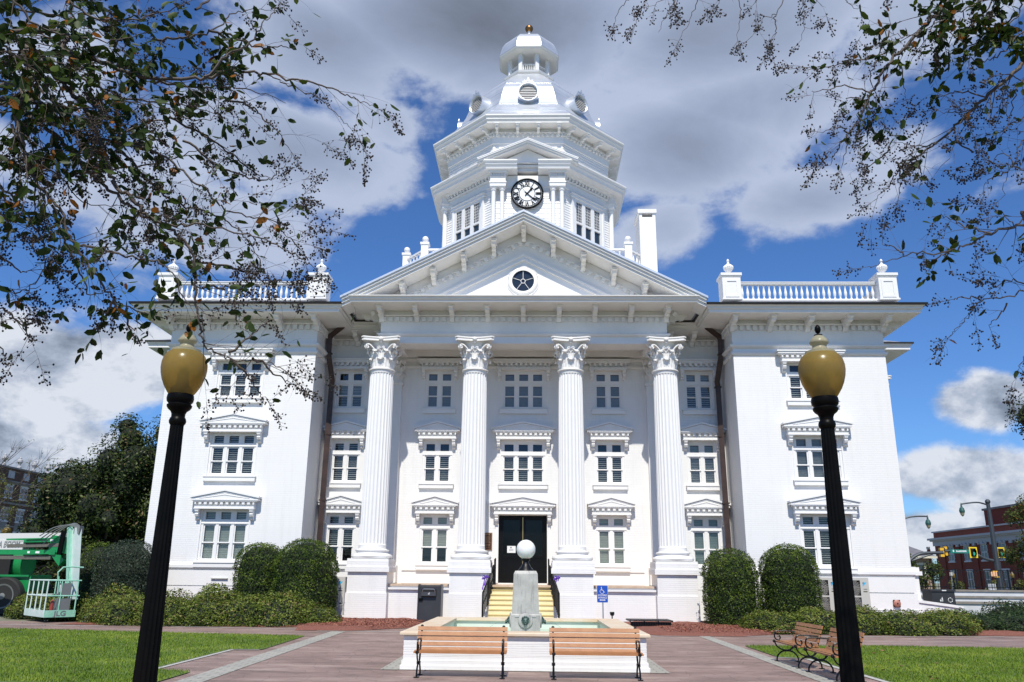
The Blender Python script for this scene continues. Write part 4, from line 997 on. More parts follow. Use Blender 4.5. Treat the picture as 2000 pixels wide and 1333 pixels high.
# ================================================================ GROUND
def sheet(name, pts, z, m_, kind='structure', dz=0.0):
    b = MB(); b.add([(x, y, z) for x, y in pts], [tuple(range(len(pts)))]); o = b.build(name, m_)
    return tag(o, kind=kind)
def grid_sheet(name, x0, x1, y0, y1, z, m_):
    return sheet(name, [(x0, y0), (x1, y0), (x1, y1), (x0, y1)], z, m_)
grid_sheet('ground', -1500, 1500, -300, 2600, -.02, M['earth'])
grid_sheet('plaza_paving', -34, 40, 2, 31.5, -.004, M['paving'])
grid_sheet('entrance_paving', -3.2, 3.2, 31.5, 34.6, -.004, M['paving'])
grid_sheet('road', -80, 100, 62, 74, -.008, M['asphalt'])
LAWN_L = [(-30, 27.2), (-16, 26.9), (-6.25, 25.3), (-6.0, 20.6), (-6.75, 20.55), (-6.65, 16.2), (-5.75, 15.75), (-5.5, 8), (-30, 8)]
LAWN_R = [(6.2, 23.6), (9.6, 24.1), (13.8, 23.9), (34, 23.5), (34, 8), (6.5, 8), (6.78, 15.7), (6.78, 20.0), (6.15, 20.3)]
sheet('lawn', LAWN_L[::-1], .012, M['lawn']); sheet('lawn', LAWN_R, .012, M['lawn']); grid_sheet('lawn', 19.5, 60, 37.0, 41.8, .012, M['lawn'])
grid_sheet('lawn', -60, -17.5, 36.5, 60, .012, M['lawn'])
def strip(name, a, b, m_, z): return sheet(name, [a[0], a[1], b[1], b[0]], z, m_)
kb = MB()
def bandq(p, q, w_):
    p, q = Vector(p), Vector(q); d = (q-p).normalized(); n = Vector((-d.y, d.x))*w_/2; kb.add([(*(p-n), .0), (*(q-n), .0), (*(q+n), .0), (*(p+n), .0)], [(0, 1, 2, 3)])
bandq((-5.80, 27.6), (-5.20, 13.8), .46); bandq((5.88, 27.5), (5.60, 8), .36); bandq((-5.20, 13.8), (-5.0, 8), .46)
bo = kb.build('paver_band', M['band'], None, (0, 0, .004)); tag(bo, kind='structure')
kb = MB()
for p, q, w_ in (((-6.62, 16.1), (-6.72, 20.5), .16), ((-6.72, 20.56), (-6.05, 20.58), .14), ((6.72, 15.4), (6.72, 20.0), .14), ((6.70, 20.05), (6.05, 20.3), .14), ((-34, 29.3), (-14, 28.9), .13), ((-6.5, 27.75), (-2.5, 27.75), .14), ((4.0, 27.2), (16, 28.9), .12), ((-14, 29.55), (-6.5, 28.3), .12)): bandq(p, q, w_)
tag(kb.build('pad_edging', M['concrete'], None, (0, 0, .008)), kind='structure')
# fallen bark mulch beds: a bumpy sheet
def mulch(pts_x, ya, yb, seed):
    r = np.random.default_rng(seed); nx, ny = 90, 26; vs = []; x0, x1 = pts_x
    for j in range(ny+1):
        for i in range(nx+1):
            u, v = i/nx, j/ny; x = x0+(x1-x0)*u; y = ya(x)+(yb-ya(x))*v
            e = min(u, 1-u, v*1.5)*8; vs.append((x, y, .006+min(e, 1)*(.10+.035*r.random())))
    b = MB(); b.add(vs, [(j*(nx+1)+i, j*(nx+1)+i+1, (j+1)*(nx+1)+i+1, (j+1)*(nx+1)+i) for j in range(ny) for i in range(nx)])
    return tag(b.build('mulch_bed', M['mulch']), kind='structure')
mulch((-16.2, -3.1), lambda x: 29.7-.0*x if x < -7.4 else 28.0+max(0, (x+5.5))*1.2, 35.0, 3)
mulch((3.0, 19), lambda x: 27.35+max(0, x-7.2)*1.0*(x<8.6)+(1.55+max(0,x-8.6)*.05)*(x>=8.6)+max(0, min(x,7.2)-5)*.1+max(0, 4.6-x)*1.6, 35.0, 4)
# mulch chips
def chips(x0, x1, y0, y1, n, z):
    c = np.stack([rng.uniform(x0, x1, n), rng.uniform(y0, y1, n), rng.uniform(z-.02, z+.03, n)], 1)
    u, v = leaf_frames(np.tile([0, 0, 1.], (n, 1)), rng.uniform(.02, .05, n), .6, .3)
    return quads('bark_chips', c, u, v, rng.random(n), M['chip'], kind='stuff')
M['chip'] = leaf_mat('red bark chips', (.10, .03, .02), (.26, .085, .055), (.42, .20, .14), rough=.9, trans=0)
for a in ((-7.2, -3.6, 28.6, 33.6), (4.8, 9.5, 27.8, 32.5)): chips(*a, 5000, .13)

# ---- grass blades on the lawns
def in_poly(P, poly):
    x, y = P[:, 0], P[:, 1]; c = np.zeros(len(P), bool); n = len(poly)
    for i in range(n):
        (x1, y1), (x2, y2) = poly[i], poly[(i+1) % n]
        t = ((y1 > y) != (y2 > y)) & (x < (x2-x1)*(y-y1)/((y2-y1) if y2 != y1 else 1e-9)+x1); c ^= t
    return c
M['grassblade'] = leaf_mat('grass blades', (.085, .155, .010), (.18, .27, .020), (.32, .38, .05), odd=(.34, .28, .12), rough=.6, trans=.3)
def grass(poly, box, n, name):
    x0, x1, y0, y1 = box; P = np.stack([rng.uniform(x0, x1, n), y0+(y1-y0)*rng.random(n)**1.2], 1); P = P[in_poly(P, poly)]; n = len(P)
    c = np.column_stack([P, np.full(n, .03)]); d = unit(n); d[:, 2] = 0
    h = rng.uniform(.018, .036, n); u = np.column_stack([d[:, :2]*.016, h]); s_ = np.column_stack([-d[:, 1], d[:, 0], np.zeros(n)])*.006
    patch = .5+.5*np.sin(P[:, 0]*.9+2*np.sin(P[:, 1]*.5))*np.sin(P[:, 1]*1.3+P[:, 0]*.4)
    edge = rng.random(n); r = np.clip(.26+.42*patch+.36*(edge-.5)+.16*np.sin(P[:, 0]*3.1+1)*np.sin(P[:, 1]*2.3), 0, .93); r[rng.random(n) < .025] = .97
    return quads(name, c, u, s_, r, M['grassblade'], kind='stuff')
grass(LAWN_L, (-20, -5.5, 14, 27.2), 150000, 'grass'); grass(LAWN_R, (6, 19, 14, 24.2), 130000, 'grass')
n = 46; P = np.stack([rng.uniform(7, 15, n), rng.uniform(15.2, 23.8, n)], 1); c = np.column_stack([P, np.full(n, .055)]); u, v = leaf_frames(np.tile([0, 0, 1.], (n, 1)), rng.uniform(.03, .07, n), .5, .5)
M['deadleaf'] = leaf_mat('dry brown leaf', (.10, .05, .025), (.20, .10, .05), (.30, .17, .08), rough=.8, trans=.1)
quads('fallen_leaves', c, u, v, rng.random(n), M['deadleaf'], kind='stuff')

# ================================================================ FOLIAGE
M['topiary'] = leaf_mat('clipped bush leaves', (.012, .026, .003), (.042, .078, .007), (.15, .20, .022), rough=.42, trans=.12, spec=.5)
M['topiary_grey'] = leaf_mat('dull grey green leaves', (.012, .022, .012), (.030, .048, .028), (.075, .10, .07), rough=.5, trans=.1)
M['shrub'] = leaf_mat('low shrub leaves', (.024, .044, .005), (.090, .128, .015), (.24, .27, .05), odd=(.20, .15, .06), rough=.42, trans=.15, spec=.5)
M['shrubshade'] = leaf_mat('shaded shrub leaves', (.010, .024, .008), (.026, .052, .014), (.06, .10, .03), rough=.45, trans=.1)  # darker copy of the low shrub leaves, shade put into the colour
M['magnolia'] = leaf_mat('magnolia leaves', (.008, .016, .003), (.024, .042, .006), (.075, .095, .018), odd=(.13, .085, .035), rough=.28, trans=.03, spec=.6)
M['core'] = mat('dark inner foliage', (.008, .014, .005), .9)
M['sparse'] = leaf_mat('thin yellow green leaves', (.07, .09, .02), (.14, .16, .035), (.26, .25, .06), rough=.5, trans=.35)
M['rtree'] = leaf_mat('olive tree leaves', (.022, .04, .008), (.06, .085, .018), (.15, .16, .035), odd=(.22, .12, .03), rough=.45, trans=.25)
def lump(dirs, k, seed):
    r = np.random.default_rng(seed); f = np.zeros(len(dirs))
    for i in range(10):
        w_ = r.normal(size=3)*k; f += np.sin(dirs @ w_+r.uniform(0, 6.28))
    return f/10
def topiary(x, y, r, h, n, label, m_, seed, flat=.0, grp='clipped rounded bushes'):
    """clipped bush: upright cylinder with a rounded top"""
    root = empty('clipped_bush', (x, y, 0), label, 'bush', grp, local=True)
    rr = np.random.default_rng(seed)
    t = rr.random(n); th = rr.uniform(0, 2*math.pi, n); hd = r*1.0
    side = rr.random(n) < (h-hd)/((h-hd)+hd*.95)
    z = np.where(side, t*(h-hd), 0); ph = np.arcsin(np.clip(t, 0, 1)); R = np.where(side, r*(.90+.10*np.sin(np.pi*np.clip(z/(h-hd), 0, 1)*.9)), r*np.cos(ph)**.85); z = np.where(side, z, (h-hd)+hd*t)
    nr = np.stack([np.cos(th), np.sin(th), np.where(side, .1, t)], 1); nr[:, :2] *= np.where(side, 1, np.cos(ph))[:, None]; nr /= np.linalg.norm(nr, axis=1, keepdims=True)
    c = np.stack([R*np.cos(th), R*np.sin(th), z], 1); L_ = lump(c, 3.2, seed); c += nr*(L_*.10+np.where(rr.random(n) < .04, rr.uniform(.03, .12, n), rr.uniform(-.07, .045, n)))[:, None]
    u, v = leaf_frames(nr, rr.uniform(.022, .045, n), .9, .48); clump = lump(c, 9, seed+5)
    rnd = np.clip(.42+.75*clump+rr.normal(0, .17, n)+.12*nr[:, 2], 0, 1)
    quads('leaves', c, u, v, rnd, m_, root, kind='stuff')
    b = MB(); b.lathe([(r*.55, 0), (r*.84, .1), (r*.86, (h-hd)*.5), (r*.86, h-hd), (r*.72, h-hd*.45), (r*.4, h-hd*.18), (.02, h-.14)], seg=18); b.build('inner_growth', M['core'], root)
    return root
topiary(-10.45, 33.7, 1.02, 2.98, 15000, 'clipped round topped bush, the smaller and further back of the pair left of the portico', M['topiary'], 1)
topiary(-8.42, 32.9, 1.24, 3.10, 20000, 'broad clipped dome bush left of the portico beside the air conditioner', M['topiary'], 2)
topiary(8.05, 32.8, 1.05, 2.86, 17000, 'clipped bush with a sloping rounded top, nearer the portico on its right side', M['topiary'], 3)
topiary(10.28, 32.8, 1.10, 3.06, 18000, 'tall clipped bush against the right wing, just left of the air conditioners', M['topiary'], 4)
topiary(-17.3, 34.6, 1.15, 2.95, 9000, 'green clipped bush partly hidden behind the greyish one by the magnolia', M['topiary'], 5)
topiary(-15.75, 33.4, 1.22, 3.0, 14000, 'greyish green clipped bush at the left corner of the courthouse', M['topiary_grey'], 6)
def shrub_mesh(n, seed, m_, k=1.0):
    rr = np.random.default_rng(seed); d = unit(n); d[:, 2] = np.abs(d[:, 2])*1.0
    L_ = lump(d, 4.5, seed); rad_ = 1+.30*L_+rr.uniform(-.18, .04, n); c = d*rad_[:, None]; c[:, 2] *= 1
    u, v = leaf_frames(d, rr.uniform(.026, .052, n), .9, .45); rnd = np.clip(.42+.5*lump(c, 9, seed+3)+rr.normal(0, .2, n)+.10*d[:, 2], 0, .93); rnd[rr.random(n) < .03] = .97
    o = quads('leaves', c, u, v, rnd, m_, None, kind='stuff'); me = o.data; bpy.data.objects.remove(o); return me
SH = [shrub_mesh(5200, 20+i, M['shrub']) for i in range(3)]; SHD = [shrub_mesh(3600, 30+i, M['shrubshade']) for i in range(2)]
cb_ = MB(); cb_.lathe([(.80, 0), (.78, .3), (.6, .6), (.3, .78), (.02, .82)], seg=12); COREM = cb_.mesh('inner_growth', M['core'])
def shrub(x, y, r, h, label, k=0, dark=False, grp='low shrubs in the beds'):
    root = empty('low_shrub', (x, y, 0), label, 'shrub', grp, rng.uniform(0, 6.28), local=True)
    for nm, me in (('leaves', (SHD if dark else SH)[k % (2 if dark else 3)]), ('inner_growth', COREM)):
        o = addm(nm, me, root, (0, 0, .02)); o.scale = (r, r, h)
        if nm == 'leaves': o['kind'] = 'stuff'
LS = [(-15.2, 32.2, 1.15, 1.25, 'tallest low shrub, at the left end beside the lift platform'), (-14.0, 30.6, 1.05, .95, 'low shrub at the pavement edge in front of the greyish bush'), (-14.95, 30.9, .85, .85, 'leftmost front low shrub touching the white lift basket'),
      (-13.1, 32.1, 1.2, 1.1, 'low shrub against the left wing behind the left lamp post'), (-12.6, 30.4, 1.1, .92, 'low shrub at the pavement edge right of the left lamp post'), (-11.4, 32.0, 1.15, 1.32, 'low shrub with tall shoots under the ground floor window of the left wing'),
      (-11.2, 30.6, 1.1, .95, 'low front shrub below the left wing window'), (-9.9, 30.9, 1.15, 1.0, 'low front shrub before the smaller clipped bush'), (-8.6, 30.9, 1.15, 1.1, 'low front shrub before the broad clipped bush'),
      (-7.45, 31.2, .95, .72, 'last low shrub of the left row, next to the red mulch'), (-17.5, 32.9, 1.0, 1.0, 'low shrub seen through the rails of the lift basket'), (-19.2, 34.0, 1.2, 1.0, 'low shrub beside the wheel of the green lift')]
for i, (x, y, r, h, lb) in enumerate(LS): shrub(x, y-.25, r*1.05, h, lb, i)
RS = [(8.75, 30.2, 1.1, .70, 'first low shrub right of the portico, behind the benches'), (10.2, 30.4, 1.15, .80, 'low shrub in front of the tall clipped bush on the right'), (11.7, 30.3, 1.1, .84, 'low shrub beneath the two air conditioners'),
      (13.1, 30.2, 1.15, .76, 'rounded low shrub just right of the right lamp post'), (14.5, 30.5, 1.15, .70, 'low shrub right of the round lamp post shrub, under the fire bell'), (12.3, 31.6, 1.0, .82, 'low shrub squeezed between the air conditioners and the front row'),
      (15.2, 31.4, 1.2, .78, 'low shrub in front of the sloping white stair wall')]
for i, (x, y, r, h, lb) in enumerate(RS): shrub(x, y-.3, r*1.05, h, lb, i+1)
DS = [(16.4, 31.6, 1.1, .72, 'dark shaded shrub next to the white stair wall'), (17.7, 31.4, 1.2, .68, 'second dark shaded shrub, below the black recycling bin'), (19.1, 32.0, 1.3, .80, 'third dark shaded shrub near the right edge'), (20.6, 32.8, 1.3, .85, 'dark shaded shrub at the far right edge of the bed'), (19.6, 34.6, 1.4, 1.0, 'dark shaded shrub behind the shaded row at the right')]
for i, (x, y, r, h, lb) in enumerate(DS): shrub(x, y, r, h, lb, i, True)

def cloud_tree(name, base, label, blobs, n, size, m_, trunk_h, trunk_r, seed, grp=None, limbs=True, cat='tree', shell=.55, core=True):
    """crown = leaf clumps spread through many lobes (cx,cy,cz,r)"""
    root = empty(name, base, label, cat, grp, local=True); rr = np.random.default_rng(seed); B = np.array(blobs, float)
    w_ = B[:, 3]**2; idx = rr.choice(len(B), n, p=w_/w_.sum()); d = rr.normal(size=(n, 3)); d /= np.linalg.norm(d, axis=1, keepdims=True)
    k = rr.random(n)**(1/ (1+3*shell)); c = B[idx, :3]+d*(B[idx, 3]*k*(1+.28*lump(d+B[idx, :3]*.7, 5, seed)))[:, None]
    nr = d+np.array([0, 0, .5]); nr /= np.linalg.norm(nr, axis=1, keepdims=True)
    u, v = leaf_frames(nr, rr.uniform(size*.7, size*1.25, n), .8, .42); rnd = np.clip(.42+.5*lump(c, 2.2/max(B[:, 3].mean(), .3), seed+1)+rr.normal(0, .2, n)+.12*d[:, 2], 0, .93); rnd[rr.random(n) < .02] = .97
    quads('crown', c, u, v, rnd, m_, root)['kind'] = 'stuff'
    b = MB(); top = B[:, :3].mean(0)
    b.tube([(0, 0, 0), (.05, 0, trunk_h*.5), (0, .05, trunk_h), tuple(top+np.array([0, 0, .2*(B[:, 2].max()-top[2])]))], [trunk_r*1.3, trunk_r, trunk_r*.85, trunk_r*.35], 8)
    if limbs:
        for q in B: p0 = Vector((0, 0, trunk_h*rr.uniform(.7, 1.15))); p2 = Vector(q[:3]); md = (p0+p2)/2+Vector(rr.normal(0, .12, 3)*q[3]); b.tube([p0, md, p2], [trunk_r*.5, trunk_r*.3, trunk_r*.12], 5)
    b.build('trunk', M['bark'], root)
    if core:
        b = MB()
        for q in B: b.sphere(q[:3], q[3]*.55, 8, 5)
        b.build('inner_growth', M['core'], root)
    return root
def lobes(c, rx, ry, rz, n, r, seed, cut=-1):
    rr = np.random.default_rng(seed); out = []
    while len(out) < n:
        d = rr.normal(size=3); d /= np.linalg.norm(d); k = rr.uniform(.45, 1.0)
        if d[2] < cut: continue
        out.append((c[0]+d[0]*rx*k, c[1]+d[1]*ry*k, c[2]+d[2]*rz*k, r*rr.uniform(.7, 1.3)))
    return out
mg = [q for q in lobes((-.3, 0, 5.0), 4.0, 3.0, 4.6, 70, 1.2, 5) if q[0]+q[3]*.8 > -3.9+max(0, q[2]-2.6)*.62] + [(-3.4, -1.5, 2.6, 1.0), (-2.8, -1.6, 3.7, .9), (-3.2, -2, 1.6, 1.0), (2.4, -1, 7.6, 1.3), (1.4, -1.5, 8.6, 1.2), (.9, -1, 9.4, .9), (2.6, 0, 9.2, 1.1), (3.2, -1, 5.2, 1.3), (3.4, -1, 2.8, 1.3), (0, -2.4, 2.0, 1.3), (-1.4, -2.2, 1.2, 1.1), (.6, -1.6, 7.4, 1.4), (-.4, -1.6, 6.2, 1.3), (1.6, -1.6, 6.2, 1.4), (.2, -2, 5.0, 1.5), (-1.6, -1.6, 5.0, 1.2), (-1.2, -1.6, 3.4, 1.3)]
cloud_tree('magnolia_tree', (-22.6, 44.5, 0), 'large dark glossy magnolia tree between the brick building and the left wing', mg, 60000, .095, M['magnolia'], 2.0, .28, 11, shell=.9)
cloud_tree('street_tree', (23.2, 38.5, 0), 'olive green tree at the right edge in front of the red brick building', lobes((0.6, 0, 4.2), 1.9, 1.8, 1.7, 12, .62, 8)+[(-1.2, 0, 2.9, .45), (-.6, 0, 2.4, .4), (-.9, -.3, 4.6, .5)], 11000, .06, M['rtree'], 2.4, .09, 12, core=False, shell=.4)
cloud_tree('evergreen_tree', (20.9, 30.5, 0), 'dark evergreen tree only whose leafy tips reach in at the right edge', lobes((.3, 0, 8.0), 1.9, 2.0, 5.0, 26, .75, 9), 16000, .07, M['magnolia'], 3.0, .18, 13, shell=.8)
cloud_tree('street_tree', (44.6, 100, 0), 'small rust tinged tree beside the grey roofed house', lobes((0, 0, 2.8), 3.0, 2.4, 2.0, 12, 1.1, 10), 7000, .16, M['rtree'], 1.5, .15, 14)
cloud_tree('street_tree', (66, 150, 0), 'bushy green tree between the house and the red brick building', lobes((0, 0, 3.2), 2.6, 2.4, 2.2, 10, 1.0, 15), 4000, .2, M['topiary'], 1.5, .15, 15)
for (x, y, lb) in ((57.0, 125, 'yellowing shrub under the first red building window'), (59.0, 118, 'yellowing shrub under the second red building window'), (60.5, 112.5, 'yellowing shrub at the foot of the big street light'), (61.5, 108, 'yellowing shrub right of the big street light')):
    cloud_tree('garden_shrub', (x, y, 0), lb, lobes((0, 0, 1.0), 1.4, 1.0, .9, 6, .6, int(y)), 1200, .14, M['sparse'], .4, .05, int(x), grp='shrubs along the red brick building', cat='shrub')

# ---------------------------------------------------------------- thin branching trees
def grow(b, leaves, start, d, length, r, depth, rr, droop=.0, nseg=7, leaf_n=0, tips=None, wig=.12):
    pts = [Vector(start)]; d = Vector(d).normalized(); stp = length/nseg
    for i in range(nseg):
        d = (d+Vector(rr.normal(0, wig, 3))+Vector((0, 0, -droop*(i/nseg)))).normalized(); pts.append(pts[-1]+d*stp)
    rs = [r*(1-.75*i/nseg) for i in range(nseg+1)]; b.tube(pts, rs, 4 if depth < 2 else 6, caps=False)
    if leaves is not None and leaf_n:
        for _ in range(leaf_n):
            t = rr.uniform(.15, 1)*nseg; i = min(int(t), nseg-1); leaves.append(tuple(pts[i].lerp(pts[i+1], t-i)))
    if tips is not None: tips.append((pts[-1], d))
    return pts, rs
rr0 = np.random.default_rng(77)
root = empty('sparse_tree', (-26.2, 38, 0), 'thin nearly bare tree with yellow green leaf sprays at the far left', 'tree', local=True)
b = MB(); lv = []
b.tube([(0, 0, 0), (0, 0, 1.5), (.1, 0, 2.6)], [.12, .1, .08], 6)
for k in range(9):
    a = rr0.uniform(0, 6.28); P_, R2 = grow(b, None, (.1, 0, 2.2+.1*k), (math.cos(a)*.75, math.sin(a)*.5, 1.0), rr0.uniform(4.0, 5.6), .035, 2, rr0, .05, 9)
    for i in range(2, 10):
        for q in range(3):
            dd = (P_[min(i, 9)]-P_[i-1]).normalized()+Vector(rr0.normal(0, .6, 3)); P3, _ = grow(b, lv, P_[min(i, 9)], dd, rr0.uniform(.8, 1.7), .013, 1, rr0, .02, 5, leaf_n=5 if P_[min(i, 9)].z < 5.5 else 1)
            for _ in range(2): grow(b, lv, P3[3], (P3[4]-P3[3]).normalized()+Vector(rr0.normal(0, .6, 3)), .6, .008, 1, rr0, .0, 3, leaf_n=2 if P3[3].z < 5.5 else 0)
b.build('trunk', M['bark'], root)
c = np.array(lv); n = len(c); c = np.repeat(c, 2, 0)+rr0.normal(0, .06, (n*2, 3)); n = len(c); u, v = leaf_frames(unit(n), rr0.uniform(.035, .07, n), .5, .45); quads('crown', c, u, v, rr0.random(n), M['sparse'], root)['kind'] = 'stuff'
# ================================================================ STREET LAMPS
M['amber'] = bpy.data.materials.new('amber frosted globe'); M['amber'].use_nodes = True
def frosted(m, colr, tr_fac, clear=.10, rough=.28):
    t = m.node_tree; b = t.nodes['Principled BSDF']; b.inputs['Base Color'].default_value = (*colr, 1); b.inputs['Roughness'].default_value = rough
    n = tn(m, 'ShaderNodeTexNoise', Scale=5.0, Detail=6.0, Roughness=.65); co = tn(m, 'ShaderNodeTexCoord'); t.links.new(co.outputs['Object'], n.inputs['Vector'])
    x = tn(m, 'ShaderNodeMixRGB'); t.links.new(n.outputs[0], x.inputs[0]); x.inputs[1].default_value = (*[c*.62 for c in colr], 1); x.inputs[2].default_value = (*[min(c*1.2, 1) for c in colr], 1); t.links.new(x.outputs[0], b.inputs['Base Color'])
    tl = tn(m, 'ShaderNodeBsdfTranslucent'); t.links.new(x.outputs[0], tl.inputs[0]); mx = tn(m, 'ShaderNodeMixShader'); mx.inputs[0].default_value = tr_fac; t.links.new(b.outputs[0], mx.inputs[1]); t.links.new(tl.outputs[0], mx.inputs[2])
    tp = tn(m, 'ShaderNodeBsdfTransparent'); tp.inputs[0].default_value = (*[min(c*1.6, 1) for c in colr], 1); m2 = tn(m, 'ShaderNodeMixShader'); m2.inputs[0].default_value = clear; t.links.new(mx.outputs[0], m2.inputs[1]); t.links.new(tp.outputs[0], m2.inputs[2])
    t.links.new(m2.outputs[0], t.nodes['Material Output'].inputs[0])
frosted(M['amber'], (.43, .305, .085), .45, .26, .26)
M['palecap'] = bpy.data.materials.new('pale frosted cap'); M['palecap'].use_nodes = True; frosted(M['palecap'], (.56, .52, .36), .4, .15)
LAMP = empty('street_lamp', (-2.93, 7.6, 0), 'tall black lamp post with an amber globe at the left, under the overhanging tree', 'street lamp', 'amber globed lamp posts', local=True)
b = MB(); b.lathe([(.24, 0), (.24, .05), (.20, .10), (.19, .30), (.15, .38), (.155, .44), (.115, .52)], seg=24); b.build('base', M['black'], LAMP, auto=40)
b = MB(); zz = [.50, .8, 1.4, 2.0, 2.6, 3.08]; rr_ = [.106, .100, .090, .080, .070, .061]
b.lathe([(r, z) for r, z in zip(rr_, zz)], seg=96, rf=flute(16, .10)); b.lathe([(.062, 3.07), (.075, 3.09), (.079, 3.11), (.072, 3.135), (.062, 3.15), (.064, 3.18), (.075, 3.205), (.100, 3.225), (.113, 3.245), (.116, 3.262), (.104, 3.272), (.104, 3.282), (.120, 3.30), (.125, 3.33), (.120, 3.362), (.112, 3.37)], seg=32)
b.build('post', M['black'], LAMP, auto=35)
b = MB(); b.smooth = True; b.lathe([(.112, 3.366), (.135, 3.40), (.165, 3.45), (.190, 3.51), (.206, 3.57), (.213, 3.625), (.211, 3.675), (.200, 3.72), (.180, 3.76), (.150, 3.79)], seg=48, caps=False)
gl = b.build('globe', M['amber'], LAMP)
b = MB(); b.lathe([(.150, 3.789), (.137, 3.792), (.137, 3.815), (.10, 3.828), (.074, 3.842), (.064, 3.862), (.068, 3.882), (.086, 3.895), (.089, 3.912), (.078, 3.932), (.064, 3.950), (.048, 3.97), (.03, 3.978)], seg=40, caps=False); b.build('globe_cap', M['palecap'], LAMP, auto=50)
b = MB(); b.lathe([(.042, 3.97), (.040, 3.985), (.015, 3.992), (.012, 4.0), (.022, 4.01), (.030, 4.035), (.026, 4.062), (.012, 4.082), (.001, 4.09)], seg=14); b.build('finial', M['black'], LAMP, auto=50)
b = MB(); b.lathe([(.10, 3.36), (.10, 3.43), (.06, 3.47), (.05, 3.60), (.03, 3.64)], seg=16); b.build('socket', M['black'], LAMP)
dup(LAMP, None, (3.215, 7.6, .0), 0, 'tall black lamp post with an amber acorn globe standing behind the right hand benches')
dup(LAMP, None, (-25.15, 40, 0), 0, 'distant amber globed lamp above the green lift boom at the left edge')
for x, y, lb in ((1861.5, 1124, 'tiny distant lamp post before the first ground floor window of the red building'), (1977, 1124, 'tiny distant yellowish lamp post near the right edge, beyond the black fence')):
    p = at(x, y, 88.0); dup(LAMP, None, (p.x, p.y, p.z-3.65), 0, lb)

# ================================================================ BENCHES
BN = empty('park_bench', (-.83, 15.68, 0), 'slatted timber bench on the left in front of the fountain', 'bench', 'timber benches round the plaza', local=True)
bz = lambda k: .412+k*.0865
for k in range(5):
    b = MB(); z = bz(k); y = .17+(z-.45)*.38; b.obox((0, y, z+.035), (1.66, .024, .070), Matrix.Rotation(rad(-20), 3, 'X')); s_ = b.build('back_slat', M['wood'], BN)
    bb = MB()
    for x in (-.81, -.71, .71, .81): bb.obox((x, y-.013, z+.035), (.014, .008, .014), Matrix.Rotation(rad(-20), 3, 'X'))
    bb.build('bolts', M['steel'], s_)
for k in range(6):
    b = MB(); b.box(-.83, .83, -.245+k*.074, -.245+k*.074+.058, .408+(.004 if k else -.006), .434+(.004 if k else -.004)); b.build('seat_slat', M['wood'], BN)
IB = MB()
IB.tube(catmull([(0, -.235, 0), (0, -.225, .09), (0, -.15, .185), (0, -.05, .222), (0, .05, .222), (0, .15, .185), (0, .225, .09), (0, .235, 0)], 4), .017, 6)
IB.tube(catmull([(0, -.265, .415), (0, -.21, .31), (0, -.10, .245), (0, .02, .235), (0, .13, .28), (0, .19, .40)], 4), .015, 6)
IB.tube(catmull([(0, .10, .26), (0, .17, .40), (0, .225, .56), (0, .28, .71), (0, .31, .81)], 4), .017, 6); IB.sphere((0, .316, .83), .030, 10, 6)
IB.tube(catmull([(0, .245, .62), (0, .15, .625), (0, .0, .635), (0, -.13, .635), (0, -.22, .625), (0, -.255, .545), (0, -.235, .47), (0, -.17, .45), (0, -.13, .49), (0, -.15, .535), (0, -.19, .53)], 4), .016, 6)
IB.tube(catmull([(0, .21, .56), (0, .18, .59), (0, .17, .60), (0, .19, .57)], 3), .010, 5); IB.tube([(0, -.27, .41), (0, .20, .41)], .014, 6); IB.box(-.03, .03, -.06, .06, .205, .25); IB.sphere((0, -.272, .42), .034, 10, 6)
for y in (-.235, .235): IB.box(-.045, .045, y-.05, y+.04, 0, .014)
IBM = IB.mesh('iron_end', M['blackiron'])
for s in (-1, 1): addm('iron_end', IBM, BN, (s*.76, 0, 0))
dup(BN, None, (1.60, 15.68, 0), 0, 'slatted timber bench on the right in front of the fountain')
dup(BN, None, (6.10, 18.62, 0), -math.pi/2, 'slatted timber bench side on at the right lawn, the one nearer the courthouse')
dup(BN, None, (6.08, 16.40, 0), -math.pi/2, 'slatted timber bench side on at the right lawn, partly hidden by the lamp post')

# ================================================================ FOUNTAIN
FX0, FX1, FY0, FY1 = -2.03, 2.65, 16.72, 23.0
FO = empty('fountain', ((FX0+FX1)/2, (FY0+FY1)/2, 0), 'low white walled rectangular fountain with a sandstone coping and a grey marble pillar', 'fountain')
sheet('fountain_apron', [(FX0-.42, FY0-.10), (FX1+.42, FY0-.10), (FX1+.42, FY1+.3), (FX0-.42, FY1+.3)], .006, M['band'])
b = MB(); c4 = [(FX0, FY1), (FX0, FY0), (FX1, FY0), (FX1, FY1)]
for k in range(7):
    o = .0 if k >= 2 else (.05 if k == 0 else .025); z0 = k*.0885; b.mould(c4, [(-.40, z0), (o, z0), (o+.004, z0+.078), (o-.010, z0+.086), (-.40, z0+.0884)], closed=True)
b.build('basin_wall', M['brickw'], FO)
b = MB(); b.mould(c4, [(-.48, .620), (.06, .620), (.075, .635), (.075, .675), (.06, .69), (-.50, .69), (-.50, .63)], closed=True); b.build('coping', M['stone'], FO)
b = MB(); b.box(FX0+.40, FX1-.40, FY0+.40, FY1-.40, 0, .22); b.mould([(FX0+.41, FY1-.41), (FX0+.41, FY0+.41), (FX1-.41, FY0+.41), (FX1-.41, FY1-.41)], [(-.03, .22), (0, .22), (0, .619), (-.03, .619)], closed=True); b.build('basin_lining', M['basin'], FO)
M['water'] = bpy.data.materials.new('clear water'); M['water'].use_nodes = True; t_ = M['water'].node_tree; t_.nodes.clear()
o_ = t_.nodes.new('ShaderNodeOutputMaterial'); g_ = t_.nodes.new('ShaderNodeBsdfGlossy'); g_.inputs['Roughness'].default_value = .05; x_ = t_.nodes.new('ShaderNodeBsdfTransparent'); x_.inputs[0].default_value = (.93, .97, .94, 1); f_ = t_.nodes.new('ShaderNodeFresnel'); f_.inputs[0].default_value = 1.33
